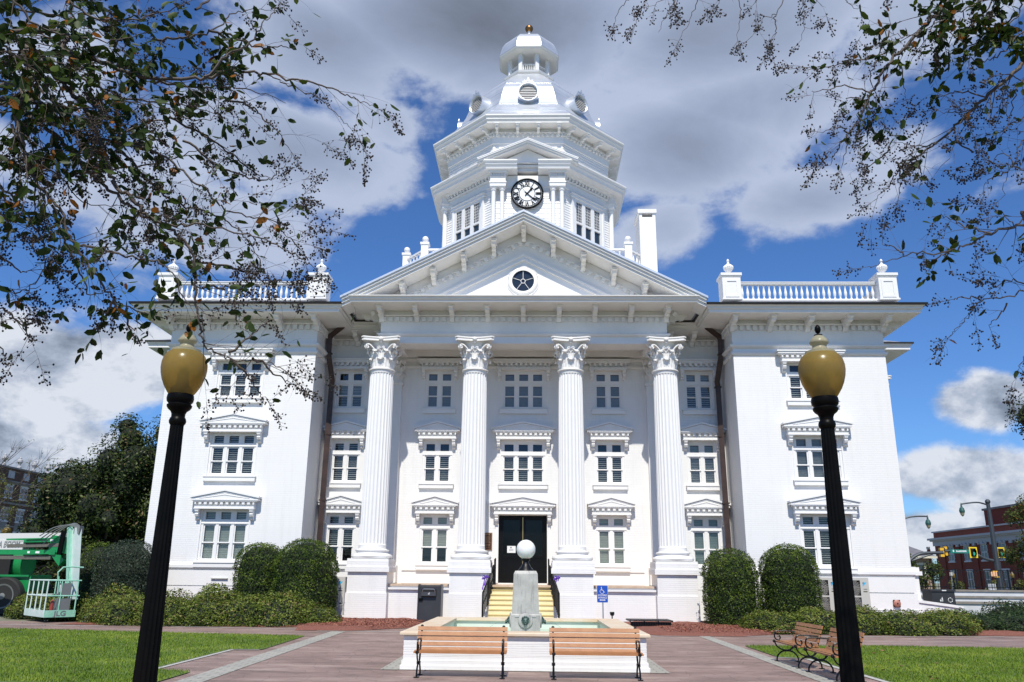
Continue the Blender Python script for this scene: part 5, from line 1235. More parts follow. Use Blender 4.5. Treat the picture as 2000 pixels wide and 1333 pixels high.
n_ = t_.nodes.new('ShaderNodeTexNoise'); n_.inputs['Scale'].default_value = 9; b_2 = t_.nodes.new('ShaderNodeBump'); b_2.inputs['Strength'].default_value = .5; b_2.inputs['Distance'].default_value = .03; t_.links.new(n_.outputs[0], b_2.inputs['Height']); t_.links.new(b_2.outputs[0], g_.inputs['Normal']); t_.links.new(b_2.outputs[0], f_.inputs['Normal'])
m_ = t_.nodes.new('ShaderNodeMixShader'); t_.links.new(f_.outputs[0], m_.inputs[0]); t_.links.new(x_.outputs[0], m_.inputs[1]); t_.links.new(g_.outputs[0], m_.inputs[2]); t_.links.new(m_.outputs[0], o_.inputs[0])
b = MB(); b.add([(FX0+.45, FY0+.45, .44), (FX1-.45, FY0+.45, .44), (FX1-.45, FY1-.45, .44), (FX0+.45, FY1-.45, .44)], [(0, 1, 2, 3)]); tag(b.build('water', M['water'], FO), kind='stuff')
px_, py_ = .30, 19.75
b = MB()
def sq(b, prof, c): b.lathe([(r*math.sqrt(2), z) for r, z in prof], c, 4, math.pi/4)
sq(b, [(.335, .2), (.335, .90), (.32, .93)], (px_, py_, 0)); sq(b, [(.312, .931), (.274, 1.80), (.262, 1.83), (.24, 1.87)], (px_, py_, 0))
for s in (-1, 1): b.box(px_+s*.32, px_+s*.24, py_-.348, py_-.336, .5, .90)
b.box(px_-.24, px_+.24, py_-.348, py_-.336, .86, .90); pil = b.build('pillar', M['marble'], FO)
LM = MB(); LM.smooth = True; LM.lathe([(.165, 0), (.165, .02), (.15, .03)], seg=28, axis=RXm)
LMb = MB(); LMb.smooth = True
LMb.sphere((0, -.03, .0), .085, 14, 10, (1, 1, 1.1)); LMb.sphere((0, -.10, -.02), .045, 10, 8, (1.2, 1, .8))
for s in (-1, 1): LMb.sphere((s*.035, -.10, .025), .016, 8, 6); LMb.sphere((s*.070, -.05, .075), .025, 8, 6); LMb.sphere((s*.028, -.125, -.035), .022, 8, 6)
LMb.sphere((0, -.135, -.005), .018, 8, 6); LMb.tube([(0, -.10, -.06), (0, -.16, -.07)], .022, 8)
for k in range(14): a = 2*math.pi*k/14; LMb.sphere((.095*math.cos(a), -.02, .01+.10*math.sin(a)), .030, 6, 5)
for k in range(4):
    a = math.pi/2*k; rot = Matrix.Rotation(a, 3, 'Z'); p = Vector((px_, py_, .78))+rot @ Vector((0, -.337, 0))
    o = addm('rosette_plate', LM.mesh('rosette_plate', M['marble']) if k == 0 else RPM, pil, p, a); RPM = o.data
    c = bpy.data.objects.new('lion_mask', LMb.mesh('lion_mask', M['verdigris']) if k == 0 else LMM); LMM = c.data; col.objects.link(c); c.parent = o; c.scale = (.85, .85, .85)
    w2 = MB(); w2.tube(catmull([(0, -.15, -.07), (0, -.21, -.10), (0, -.25, -.20), (0, -.27, -.34)], 3), [.008]*10, 6, caps=False) if k % 2 == 0 else w2.tube(catmull([(0, -.15, -.07), (0, -.30, -.06), (0, -.48, -.16), (0, -.58, -.34)], 3), [.006]*10, 6, caps=False)
    c = bpy.data.objects.new('water_jet', w2.mesh('water_jet', M['water'])); col.objects.link(c); c.parent = o; c['kind'] = 'stuff'
for o in [x for x in bpy.data.objects if x.name.startswith('rosette_plate')]:
    pass
b = MB(); b.lathe([(.20, 1.865), (.19, 1.885), (.12, 1.96), (.075, 2.04), (.070, 2.08), (.095, 2.10), (.10, 2.135), (.08, 2.15)], (px_, py_, 0), 24); b.build('lamp_base', M['blackiron'], FO, auto=40)
b = MB(); b.smooth = True; b.sphere((px_, py_, 2.355), .222, 36, 24); b.build('white_globe', mat('white acrylic globe', (.78, .78, .77), .28, **{'Subsurface_Weight': .3, 'Subsurface_Scale': .05}), FO)

# ================================================================ SMALL THINGS BY THE ENTRANCE
TRB = empty('litter_bin', (-3.52, 33.15, 0), 'tall black litter bin with a silver pull handle beside the steps', 'litter bin')
M['bin'] = mat('charcoal moulded casing', (.028, .028, .032), .42, var=(.036, .036, .040), vscale=2)
b = MB(); b.prism([(-3.95, 32.80, 0), (-3.95, 33.55, 0), (-3.95, 33.55, 1.30), (-3.95, 33.35, 1.42), (-3.95, 32.95, 1.42), (-3.95, 32.84, 1.36)], (.86, 0, 0)); b.prism([(-3.13, 32.76, 0), (-3.13, 33.58, 0), (-3.13, 33.58, 1.32), (-3.13, 33.38, 1.45), (-3.13, 32.92, 1.45), (-3.13, 32.80, 1.38)], (.06, 0, 0)); b.prism([(-3.98, 32.76, 0), (-3.98, 33.58, 0), (-3.98, 33.58, 1.32), (-3.98, 33.38, 1.45), (-3.98, 32.92, 1.45), (-3.98, 32.80, 1.38)], (.04, 0, 0)); b.build('casing', M['bin'], TRB)
b = MB(); b.box(-3.84, -3.26, 32.775, 32.81, .98, 1.26); b.build('opening', M['dark'], TRB)
b = MB(); b.prism([(-3.83, 32.77, .98), (-3.83, 32.70, 1.02), (-3.83, 32.72, 1.16), (-3.83, 32.77, 1.19)], (.56, 0, 0)); hp = b.build('hopper', M['bin'], TRB)
b = MB(); b.tube([(-3.79, 32.72, 1.16), (-3.78, 32.69, 1.24), (-3.74, 32.68, 1.27), (-3.36, 32.68, 1.27), (-3.32, 32.69, 1.24), (-3.31, 32.72, 1.16)], .014, 6); b.build('handle', M['steel'], hp)
b = MB(); b.box(-3.93, -3.78, 32.78, 32.80, .83, .93); b.build('lock', M['black'], TRB)
M['signwhite'] = mat('white sign film', (.75, .75, .75), .5)
def figure(b, x, y, z, s):
    """small litter pictogram: a standing figure and a bin"""
    b.lathe([(.018*s, 0), (.018*s, .004)], (x, y, z+.10*s), 10, axis=RXm); b.box(x-.02*s, x+.02*s, y-.004, y, z+.0*s, z+.075*s); b.box(x-.02*s, x-.004*s, y-.004, y, z-.07*s, z); b.box(x+.004*s, x+.02*s, y-.004, y, z-.07*s, z)
    b.obox((x-.045*s, y-.002, z+.045*s), (.06*s, .004, .014*s), Matrix.Rotation(rad(-25), 3, 'Y')); b.prism([(x-.10*s, y-.004, z-.07*s), (x-.055*s, y-.004, z-.07*s), (x-.045*s, y-.004, z+.01*s), (x-.11*s, y-.004, z+.01*s)], (0, .004, 0))
b = MB(); figure(b, -3.52, 32.70, 1.10, .45); b.build('pictogram', M['signwhite'], hp)
def label_mesh(txt, x, y, z, size, m_, parent, sx=1.0, bold=0.0, name='lettering', ext=.002):
    vs, fs = text_mesh(txt, size, ext, bold, sx); b = MB(); b.add([Vector((v.x+x, y-v.z, v.y+z)) for v in vs], fs); return b.build(name, m_, parent)
SG = empty('accessible_entrance_sign', (3.08, 32.0, 0), 'small blue and white wheelchair sign on a thin steel post right of the steps', 'sign')
b = MB(); b.box(3.055, 3.10, 31.99, 32.03, 0, 1.40); b.build('post', M['steel'], SG)
M['blue'] = mat('blue sign face', (.012, .075, .42), .4)
def rbox(b, x0, x1, z0, z1, y, th, r=.03):
    P = []
    for cx, cz, a in ((x1-r, z0+r, -90), (x1-r, z1-r, 0), (x0+r, z1-r, 90), (x0+r, z0+r, 180)):
        for k in range(5): t = rad(a+22.5*k); P.append((cx+r*math.cos(t), y, cz+r*math.sin(t)))
    b.prism(P, (0, th, 0))
b = MB(); rbox(b, 2.865, 3.265, .875, 1.475, 31.975, .006); pn = b.build('panel', M['blue'], SG)
b = MB(); rbox(b, 2.858, 3.272, .868, 1.482, 31.982, .004); b.build('panel_edge', M['signwhite'], SG)
b = MB(); y = 31.970
b.lathe([(.016, 0), (.016, .004)], (3.03, y, 1.41), 10, axis=RXm); b.obox((3.032, y, 1.345), (.018, .004, .10)); b.obox((3.065, y, 1.302), (.075, .004, .016)); b.obox((3.055, y, 1.345), (.05, .004, .012)); b.obox((3.11, y, 1.27), (.018, .004, .075), Matrix.Rotation(rad(-25), 3, 'Y')); b.obox((3.14, y, 1.238), (.04, .004, .014))
b.tube([(3.05+.075*math.cos(rad(a)), y, 1.262+.075*math.sin(rad(a))) for a in range(110, 351, 20)], .0075, 4)
b.prism([(2.95, y, .955), (2.99, y, .925), (2.99, y, .94), (3.14, y, .94), (3.14, y, .925), (3.18, y, .955), (3.14, y, .985), (3.14, y, .97), (2.99, y, .97), (2.99, y, .985)], (0, .003, 0)); b.build('symbols', M['signwhite'], pn)
label_mesh('ACCESSIBLE', 3.065, y, 1.125, .088, M['signwhite'], pn, .72, .001); label_mesh('ENTRANCE', 3.065, y, 1.035, .088, M['signwhite'], pn, .72, .001)
FL = empty('ground_floodlight', (3.42, 32.1, 0), 'tiny dark garden floodlight on a stake behind the fountain coping', 'floodlight')
b = MB(); b.tube([(3.42, 32.1, 0), (3.42, 32.1, .42)], .025, 6); b.build('stake', M['blackiron'], FL); b = MB(); b.prism([(3.37, 32.02, .40), (3.47, 32.02, .40), (3.50, 32.02, .46), (3.50, 32.02, .53), (3.34, 32.02, .53), (3.34, 32.02, .46)], (0, .14, 0)); b.build('lamp_head', M['blackiron'], FL)
b = MB(); b.box(3.34, 3.50, 32.02, 32.16, .531, .535); b.build('lens', M['palecap'], FL)
VG = empty('vent_grating', (4.75, 31.7, 0), 'low black slatted metal grating on the mulch right of the fountain', 'grating')
b = MB()
for k in range(22): b.box(3.95, 5.50, 31.0+k*.062, 31.0+k*.062+.035, .27, .30)
for x in (3.95, 4.45, 4.95, 5.46): b.box(x, x+.04, 30.98, 32.4, .245, .268)
b.build('top_slats', M['blackiron'], VG); b = MB()
for k in range(17): b.box(3.98+k*.088, 4.03+k*.088, 31.05, 31.08, .0, .245)
b.box(3.98, 5.45, 31.04, 31.09, .0, .03); b.box(3.98, 5.45, 31.12, 31.15, 0, .24); b.build('front_bars', M['blackiron'], VG)
PL = MB(); PL.box(-1.93, -1.37, YC-.04, YC-.01, 2.90, 3.66); plq = PL.build('plaque', mat('bronze plaque rim', (.42, .25, .12), .4, .6)); plq['label'] = 'brown bronze plaque on the wall left of the entrance door'; plq['category'] = 'plaque'
b = MB(); b.box(-1.90, -1.40, YC-.05, YC-.041, 2.93, 3.63); b.build('field', mat('dark brown plaque field', (.085, .035, .020), .5, .4, var=(.12, .055, .03), vscale=8), plq)
b = MB(); rp = np.random.default_rng(5)
for k, z in enumerate([3.56, 3.47, 3.42, 3.37, 3.32, 3.27, 3.22, 3.14, 3.09, 3.02]):
    x = -1.82+rp.uniform(0, .05)
    while x < -1.50: w3 = rp.uniform(.02, .06); b.box(x, x+w3, YC-.054, YC-.0505, z, z+(.035 if k == 0 else .016)); x += w3+.014
b.build('raised_lettering', mat('worn bronze lettering', (.50, .30, .16), .4, .6), plq)
nt_ = MB(); nt_.box(-.70, -.32, YC+.19, YC+.196, 2.80, 3.10); nt_o = nt_.build('door_notice', M['signwhite']); nt_o['label'] = 'white paper notice taped inside the left door leaf'; nt_o['category'] = 'notice'
b = MB(); b.lathe([(.035, 0), (.028, .003)], (-.53, YC+.189, 3.03), 14, axis=RXm); 
for z in (2.95, 2.92, 2.89): b.box(-.62, -.42, YC+.187, YC+.189, z, z+.008)
b.build('print', mat('dark print', (.08, .08, .1), .6), nt_o)
M['purple'] = mat('purple satin ribbon', (.12, .03, .38), .4, var=(.18, .06, .5), vscale=8)
for s, lb in ((-1, 'purple ribbon bow tied to the left handrail, tails hanging'), (1, 'purple ribbon bow tied to the right handrail')):
    R0 = empty('ribbon_bow', (s*1.40, 33.2, 1.25), lb, 'ribbon', 'purple bows on the handrails', local=True); b = MB()
    for k in range(9):
        a = k*.7; b.tube(catmull([(0, 0, .12), (.10*math.cos(a), -.05+.05*math.sin(a), .16+.06*math.sin(a*2)), (.13*math.cos(a+.5), -.06, .10+.05*math.cos(a)), (0, 0, .10)], 3), .012, 4)
    b.tube([(0, 0, .10), (0, 0, .14)], .03, 6); b.build('loops', M['purple'], R0, (0, 0, .35))
    b = MB()
    for dx, ln in ((-.03, .45 if s < 0 else .14), (.04, .30 if s < 0 else .1)): b.prism([(dx, -.02, .1), (dx+.035, -.02, .1), (dx+.02-.08*(s < 0), -.04, .1-ln), (dx-.02-.08*(s < 0), -.04, .1-ln+.03)], (0, .006, 0))
    b.build('tails', M['purple'], R0, (0, 0, .35))

# ---- air conditioners
def ac_unit(x0, x1, yf, z0, z1, label, fans=True):
    R0 = empty('air_conditioner', ((x0+x1)/2, yf+.2, 0), label, 'air conditioner', 'outdoor air conditioner units'); b = MB()
    fx1 = x1-.34; zm = (z0+z1)/2
    b.slab(x0, x1, z0, z1, yf, yf+.02, [(x0+.05, fx1, z0+.06, zm-.03), (x0+.05, fx1, zm+.03, z1-.10)]); b.box(x0, x0+.015, yf+.021, yf+.36, z0, z1); b.box(x1-.015, x1, yf+.021, yf+.36, z0, z1); b.box(x0+.016, x1-.016, yf+.021, yf+.36, z1-.015, z1); b.box(x0+.016, x1-.016, yf+.34, yf+.36, z0, z1-.016)
    b.box(x0+.1, x0+.2, yf+.05, yf+.3, 0, z0); b.box(x1-.2, x1-.1, yf+.05, yf+.3, 0, z0); b.build('casing', M['acbody'], R0)
    for (a, c) in ((z0+.06, zm-.03), (zm+.03, z1-.10)):
        cx, cz = (x0+.05+fx1)/2, (a+c)/2; rr2 = min(fx1-x0-.05, c-a)/2; g = MB()
        for k in range(1, 9): rad_ = rr2*1.3*k/9; g.tube([(min(max(cx+rad_*math.cos(t), x0+.05), fx1), yf+.01, min(max(cz+rad_*math.sin(t), a), c)) for t in np.linspace(0, 6.2832, 29)], .004, 3, caps=False)
        for k in range(24): t = 2*math.pi*k/24; g.tube([(cx+.07*math.cos(t), yf+.008, cz+.07*math.sin(t)), (min(max(cx+rr2*1.35*math.cos(t+.35), x0+.05), fx1), yf+.008, min(max(cz+rr2*1.35*math.sin(t+.35), a), c))], .0035, 3, caps=False)
        gf = g.build('fan_grille', M['acbody'], R0); h = MB(); h.lathe([(.085, 0), (.085, .02)], (cx, yf+.01, cz), 20, axis=RXm); h.build('hub', mat('pale plastic hub', (.62, .62, .58), .5), gf)
        k_ = MB(); k_.box(x0+.05, fx1, yf+.16, yf+.17, a, c); k_.build('fan_well', mat('dark fan well', (.06, .06, .055), .7), gf)
    lx = x1-.24; lz = z1-.18
    b = MB(); b.prism([(lx, yf-.003, lz), (lx+.16, yf-.003, lz), (lx, yf-.003, lz-.15)][::-1], (0, .003, 0)); lg = b.build('logo', mat('light blue logo', (.03, .42, .72), .4), R0)
    b = MB(); b.prism([(lx, yf-.006, lz), (lx+.055, yf-.006, lz), (lx, yf-.006, lz-.06)][::-1], (0, .003, 0)); b.build('logo_corner', M['dark'], lg)
    label_mesh('DAIKIN', lx+.09, yf-.004, lz-.26, .055, M['bin'], R0, .8); b = MB(); b.box(lx+.0, lx+.16, yf-.004, yf, lz-.37, lz-.33); b.build('rating_plate', mat('olive rating plate', (.10, .095, .05), .5), R0)
    b = MB(); b.box(lx+.06, lx+.16, yf-.004, yf, lz-.86, lz-.83); b.build('grip', M['dark'], R0)
ac_unit(-8.02, -7.10, 34.0, .22, 1.69, 'pale air conditioner between the broad clipped bush and the portico pedestal')
ac_unit(11.48, 12.62, 34.3, .42, 1.86, 'left one of the two air conditioners on the right wing, beside the tall clipped bush')
ac_unit(12.74, 13.88, 34.3, .42, 1.86, 'right one of the two air conditioners on the right wing, fans beside the lamp post')
b = MB(); b.lathe([(.13, -.02), (.145, 0), (.145, .03), (.10, .06), (.02, .07)], (15.14, YW-.15, .88), 24, axis=RXm); o = b.build('fire_bell', mat('faded red enamel', (.36, .13, .09), .5, var=(.42, .19, .14), vscale=6), auto=40); o['label'] = 'faded red round fire bell on the base of the right wing'; o['category'] = 'bell'
b = MB(); b.lathe([(.03, 0), (.03, .01)], (15.14, YW-.22, .88), 10, axis=RXm); b.box(15.0, 15.28, YW-.15, YW-.13, .74, 1.02); b.build('centre_boss', M['copper'], o)
b = MB(); b.box(-12.9, -12.2, YW-.145, YW-.13, 1.56, 1.60); o = b.build('wall_vent', M['acbody']); o['label'] = 'thin horizontal vent slot low on the left wing wall'; o['category'] = 'vent'; o.hide_render = False
b = MB(); b.box(-12.9, -12.2, YW-.129, YW-.072, 1.565, 1.595); b.build('sleeve', M['acbody'], o)
# ================================================================ BOOM LIFT
M['green'] = mat('green machine paint', (.012, .27, .075), .32, var=(.010, .20, .06), vscale=2); M['mint'] = mat('worn mint green paint', (.22, .52, .37), .45, var=(.36, .62, .50), vscale=5)
M['pale'] = mat('chalky pale mint paint', (.62, .69, .66), .45, var=(.50, .64, .58), vscale=4); M['rubber'] = mat('black tyre rubber', (.018, .018, .018), .8, bump=.5, bscale=30); M['hose'] = mat('dark grey hose track', (.10, .10, .085), .6, var=(.15, .14, .11), vscale=20)
M['boomwhite'] = mat('off white boom panel', (.62, .62, .60), .45); M['greybox'] = mat('grey plastic box', (.16, .17, .17), .5)
LF = empty('boom_lift', (-20.5, 35.5, 0), 'green articulated boom lift with a pale railed work platform parked at the left edge', 'boom lift')
O = Vector((-17.15, 30.5, 0)); U = Vector((-.72, .694, 0)); V = Vector((.694, .72, 0))            # platform axes: long side, short side
def pp(u, v, z): return O+U*u+V*v+Vector((0, 0, z))
b = MB()
def beam(b, a, c, w_, h_):
    a, c = Vector(a), Vector(c); d = c-a; q = d.to_track_quat('X', 'Z').to_matrix(); b.obox((a+c)/2, (d.length, w_, h_), q)
b.prism([pp(0, 0, .17), pp(2.4, 0, .17), pp(2.4, .95, .17), pp(0, .95, .17)], (0, 0, .05)); b.build('platform_floor', M['mint'], LF)
b = MB(); beam(b, pp(0, 0, .30), pp(2.4, 0, .30), .03, .24); beam(b, pp(2.4, 0, .30), pp(2.4, .95, .30), .03, .24); k_ = b.build('kick_plate', M['pale'], LF)
b = MB(); beam(b, pp(0, 0, .30), pp(0, 1.05, .30), .03, .24); beam(b, pp(0, .95, .30), pp(2.4, .95, .30), .03, .24); kp2 = b.build('kick_plate', M['mint'], LF)
vs, fs = text_mesh('JLG', .24, .003, .006, 1.15); b = MB(); c0 = pp(0, .52, .30)-U*.02; b.add([c0+V*v.x+Vector((0, 0, v.y))-U*v.z for v in vs], fs); b.build('lettering', M['greybox'], kp2)
rl = MB(); rr3 = .028
for z in (.92, 1.46): rl.tube([pp(0, 0, z), pp(2.4, 0, z)], rr3, 6); rl.tube([pp(2.4, 0, z), pp(2.4, .95, z)], rr3, 6)
for u in (0.05, .62, 1.2, 1.8, 2.38): rl.tube([pp(u, 0, .3), pp(u, 0, 1.46)], rr3*.9, 6)
rl.build('guard_rail', M['pale'], LF); rl = MB()
for z in (.92, 1.46): rl.tube([pp(0, 0, z), pp(0, 1.1, z)], rr3, 6); rl.tube([pp(0, .95, z), pp(2.4, .95, z)], rr3, 6)
for v in (.45, 1.0): rl.tube([pp(0, v, .3), pp(0, v, 1.46)], rr3*.9, 6)
for u in (.6, 1.3, 1.9, 2.4): rl.tube([pp(u, .95, .3), pp(u, .95, 1.46)], rr3*.9, 6)
rl.tube([pp(.05, .3, 1.46), pp(.02, .25, 1.75), pp(.0, .4, 1.93), pp(0, .7, 1.95), pp(0, 1.1, 1.93)], .026, 6); rl.tube([pp(.0, .6, 1.95), pp(.0, .6, 1.5)], .02, 6); rl.tube([pp(.0, .35, 1.0), pp(.0, .30, 1.6)], .02, 6)
rl.build('guard_rail', M['mint'], LF)
b = MB(); b.obox(pp(.22, .60, 1.15), (.45, .35, .42), Matrix.Rotation(rad(-44), 3, 'Z')); b.obox(pp(.25, .62, .60), (.5, .4, .45), Matrix.Rotation(rad(-44), 3, 'Z')); b.build('control_console', M['greybox'], LF)
b = MB(); b.obox(pp(.05, .45, 1.18), (.02, .22, .26), Matrix.Rotation(rad(-44), 3, 'Z')); b.build('instruction_label', M['signwhite'], LF)
b = MB(); b.lathe([(.06, .35), (.06, .72), (.02, .78)], pp(.15, .25, 0), 10); b.build('fire_extinguisher', mat('extinguisher red', (.30, .05, .04), .4), LF)
# jib standing behind the platform
J0 = Vector((-17.42, 32.2, 3.40)); J1 = Vector((-16.95, 31.9, .75))
b = MB(); beam(b, J0+Vector((.04, 0, .0)), J1, .24, .30); b.build('jib', M['pale'], LF); b = MB(); beam(b, J0+Vector((-.24, .0, .05)), J1+Vector((-.24, 0, .6)), .12, .20); b.build('jib_link', M['mint'], LF)
b = MB(); beam(b, J0+Vector((-.45, 0, -.1)), J0+Vector((-.50, 0, -1.0)), .10, .16); b.build('cylinder', M['black'], LF)
b = MB()
for k in range(4): b.tube(catmull([J0+Vector((.15, .1*k-.1, .0)), J0+Vector((-.2, .1*k-.15, .12+.03*k)), J0+Vector((-.8, .1*k-.15, .02-.06*k)), J0+Vector((-1.3, .1*k-.15, -.30-.1*k))], 4), .022, 5)
b.obox(J0+Vector((.12, 0, -.05)), (.22, .3, .30)); b.build('hoses', M['greybox'], LF)
BE = Vector((-18.1, 32.6, 0)); BD = Vector((-1, .16, 0)).normalized()
def bb(t, z): return BE+BD*t+Vector((0, 0, z))
b = MB(); beam(b, bb(-.7, 2.72), bb(.4, 2.85), .34, .62); beam(b, bb(-.2, 2.1), bb(.3, 2.6), .26, .3); b.build('boom_knuckle', M['green'], LF)
b = MB(); beam(b, bb(-.1, 3.10), bb(9, 3.02), .30, .30); b.build('upper_boom', M['boomwhite'], LF)
b = MB(); beam(b, bb(.0, 2.98), bb(2.4, 2.94), .34, .16); b.build('boom_sleeve', M['green'], LF)
b = MB(); beam(b, bb(-.0, 2.78), bb(2.3, 2.74), .36, .13); beam(b, bb(.3, 2.30), bb(5, 2.30), .30, .14); b.build('hose_track', M['hose'], LF)
b = MB(); beam(b, bb(1.6, 2.78), bb(9, 2.78), .34, .36); lowp = b.build('boom_panel', M['boomwhite'], LF)
b = MB(); beam(b, bb(.1, 2.50), bb(9, 2.50), .38, .18); b.build('lower_boom', M['green'], LF)
vs, fs = text_mesh('ULTRA BOOM', .34, .003, .008, .72); b = MB(); mx_ = max(v.x for v in vs); c0 = bb(1.75, 2.80)+Vector((BD.y, -BD.x, 0))*-.0
nrm = Vector((-BD.y, BD.x, 0)); nrm = nrm if nrm.y < 0 else -nrm
b.add([bb(1.75, 2.78)-BD*(v.x-mx_)*1.0*1+Vector((.12*v.y, 0, v.y))+nrm*(.172+v.z) for v in vs], fs); b.build('lettering', M['greybox'], lowp)
b = MB()
for k, z in ((0, 2.42), (1, 2.86), (2, 3.0)): b.tube(catmull([bb(-.5, z), bb(-.2, z-.18), bb(.15, z-.1), bb(.5, z-.02)], 4)[:], .022, 5); b.tube([bb(.4+.1*k, z)+Vector((0, -.2, 0)), bb(1.5, z-.03)+Vector((0, -.2, 0))], .014, 5)
b.build('hydraulic_lines', M['black'], LF)
b = MB()
for t, z, w_ in ((.9, 2.50, .16), (1.3, 2.50, .10), (3.0, 2.5, .2), (.35, 2.96, .12)): c_ = bb(t, z)+Vector((0, -.20, 0)); b.obox(c_, (w_, .012, .08))
b.build('warning_labels', M['signwhite'], LF)
# turntable, hood, chassis and wheels
b = MB(); RY = Matrix.Rotation(rad(90), 3, 'Y')
b.lathe([(.66, -1.0), (.72, -.8), (.74, 1.2)], (-22.9, 36.4, 2.12), 24, axis=Matrix.Rotation(rad(8), 3, 'Z') @ RY); b.obox((-23.6, 36.4, 1.9), (2.6, 1.6, .9)); b.build('engine_hood', M['green'], LF, auto=35)
b = MB(); b.obox((-22.3, 35.66, 2.1), (.75, .14, 1.0)); b.build('radiator_grille', M['dark'], LF)
b = MB(); b.obox((-23.4, 36.4, 1.22), (4.9, 1.5, .72)); b.obox((-23.3, 36.4, 1.60), (4.6, 1.7, .08)); chs = b.build('chassis', M['green'], LF)
b = MB(); b.lathe([(.20, 0), (.20, .01)], (-21.9, 35.645, 1.25), 24, axis=RXm); b.build('decal', mat('dark green decal', (.01, .12, .04), .5), chs)
for i, (x, y) in enumerate(((-21.75, 35.35), (-25.2, 35.35), (-21.75, 37.45), (-25.2, 37.45))):
    b = MB(); b.lathe([(.50, -.20), (.70, -.22), (.76, -.16), (.77, 0), (.76, .16), (.70, .22), (.50, .20)], (x, y, .77), 32, axis=RXm, rf=lambda t, i_: 1+(.03 if (int(t*32/math.pi) % 2 and 1 <= i_ <= 5) else 0)); w3 = b.build('wheel', M['rubber'], LF, auto=30)
    b = MB(); b.lathe([(.08, .08), (.30, .10), (.46, .16), (.50, .20), (.50, .22), (.44, .20), (.42, -.1)], (x, y, .77), 32, axis=RXm); b.lathe([(.15, .05), (.13, .22), (.06, .24)], (x, y, .77), 16, axis=RXm); b.build('rim', M['greybox'], w3, auto=35)

# ================================================================ FAR BUILDINGS
def facade(name, label, X, y0, y1, z1, depth, m_wall, side=1):
    """block whose long face looks along x (side=+1: face towards +x)"""
    root = empty(name, (X, (y0+y1)/2, 0), label, 'building'); b = MB(); b.box(X, X-side*depth, y0, y1, 0, z1); w_ = b.build('wall', m_wall, root); return root, w_
BBK = brick_mat('dark brown brick', (.095, .040, .022), (.125, .055, .034), (.10, .075, .055), noisy=.3, rough=.85); RBK = brick_mat('dark red brick', (.20, .030, .014), (.25, .040, .020), (.16, .05, .03), noisy=.25, rough=.85)
M['limestone'] = mat('weathered limestone trim', (.22, .215, .20), .8, var=(.16, .15, .14), vscale=1.0); M['whitetrim'] = mat('white painted trim far', (.55, .55, .55), .6); M['farglass'] = mat('far window glass', (.05, .07, .09), .08); M['greytrim'] = mat('grey white cornice', (.40, .40, .41), .6)
BL, wl_ = facade('brick_office_building', 'three storey dark brown brick building with white urns on its parapet behind the magnolia', -80, 100, 175, 17.2, 20, BBK)
b = MB()
for z0, z1, o in ((11.85, 12.15, .15), (14.9, 15.15, .25), (15.15, 15.35, .5), (17.2, 17.45, .2), (8.5, 8.7, .12)): b.box(-80.3, -80+o, 99.8, 175.2, z0, z1)
b.build('string_course', M['limestone'], BL)
def fwin(root, X, yc, z0, z1, w_, side, m_frame=None, sill=True):
    b = MB(); s = side; hs = []
    R3 = Matrix.Rotation(0, 3, 'Z'); m_frame = m_frame or M['whitetrim']; x0 = X; 
    for (a, c, d, e) in ((yc-w_/2, yc-w_/2+.10, z0, z1), (yc+w_/2-.10, yc+w_/2, z0, z1), (yc-.06, yc+.06, z0, z1), (yc-w_/2, yc+w_/2, z1-.12, z1), (yc-w_/2, yc+w_/2, z0, z0+.12), (yc-w_/2, yc+w_/2, (z0+z1)/2-.06, (z0+z1)/2+.06)): b.box(x0-s*.1, x0+s*(.05+.003*(a % .01)), a, c, d, e)
    if sill: b.box(x0-s*.1, x0+s*.14, yc-w_/2-.15, yc+w_/2+.15, z0-.2, z0-.01); b.box(x0-s*.1, x0+s*.10, yc-w_/2-.12, yc+w_/2+.12, z1+.01, z1+.28)
    o = b.build('window', m_frame, root); g = MB(); g.add([(x0+s*.02, yc-w_/2, z0), (x0+s*.02, yc+w_/2, z0), (x0+s*.02, yc+w_/2, z1), (x0+s*.02, yc-w_/2, z1)], [(0, 1, 2, 3)]); g.build('pane', M['farglass'], o)
for k in range(-2, 7):
    yc = 124.3+3.84*k
    fwin(BL, -80, yc, 12.85, 14.6, 1.9, 1); fwin(BL, -80, yc, 9.4, 11.1, 1.9, 1); fwin(BL, -80, yc, 5.6, 7.6, 1.9, 1)
    b = MB(); b.box(-80.1, -79.9, yc-.75, yc+.75, 15.75, 16.85); b.build('parapet_panel', M['greytrim'], BL)
    b = MB(); b.lathe([(.35, 17.45), (.35, 17.75), (.15, 17.9), (.2, 18.1), (.42, 18.5), (.38, 18.8), (.2, 18.95), (.22, 19.1), (.05, 19.3)], (-80.2, yc+1.92, 0), 10); b.build('urn', M['greytrim'], BL)
    b = MB(); b.box(-80.1, -79.93, yc-.95, yc+.95, 7.75, 9.25); b.build('carved_panel', M['limestone'], BL)
BR_, wr_ = facade('red_brick_building', 'two storey dark red brick building with a pale cornice at the right edge', 64.3, 60, 135, 9.3, 22, RBK, -1)
b = MB(); b.box(64.31, 63.55, 59.5, 135.8, 8.15, 8.45); b.box(64.31, 63.8, 59.7, 135.5, 7.95, 8.15); b.box(64.31, 64.1, 59.9, 135.2, 7.25, 7.95); b.box(64.6, 64.15, 59.8, 135.3, 9.3, 9.5); b.build('cornice', M['greytrim'], BR_)
b = MB(); b.box(68.5, 85, 60, 127, 9.3, 12.2); b.build('upper_storey', RBK, BR_); b = MB(); b.box(68.3, 85, 60, 127.2, 12.2, 12.5); b.build('coping', M['limestone'], BR_)
for k in range(-1, 13): b = MB(); yc = 130-4.75*k+2.37; b.box(64.31, 64.05, yc-.35, yc+.35, 6.9, 7.24); b.build('frieze_block', M['greytrim'], BR_)
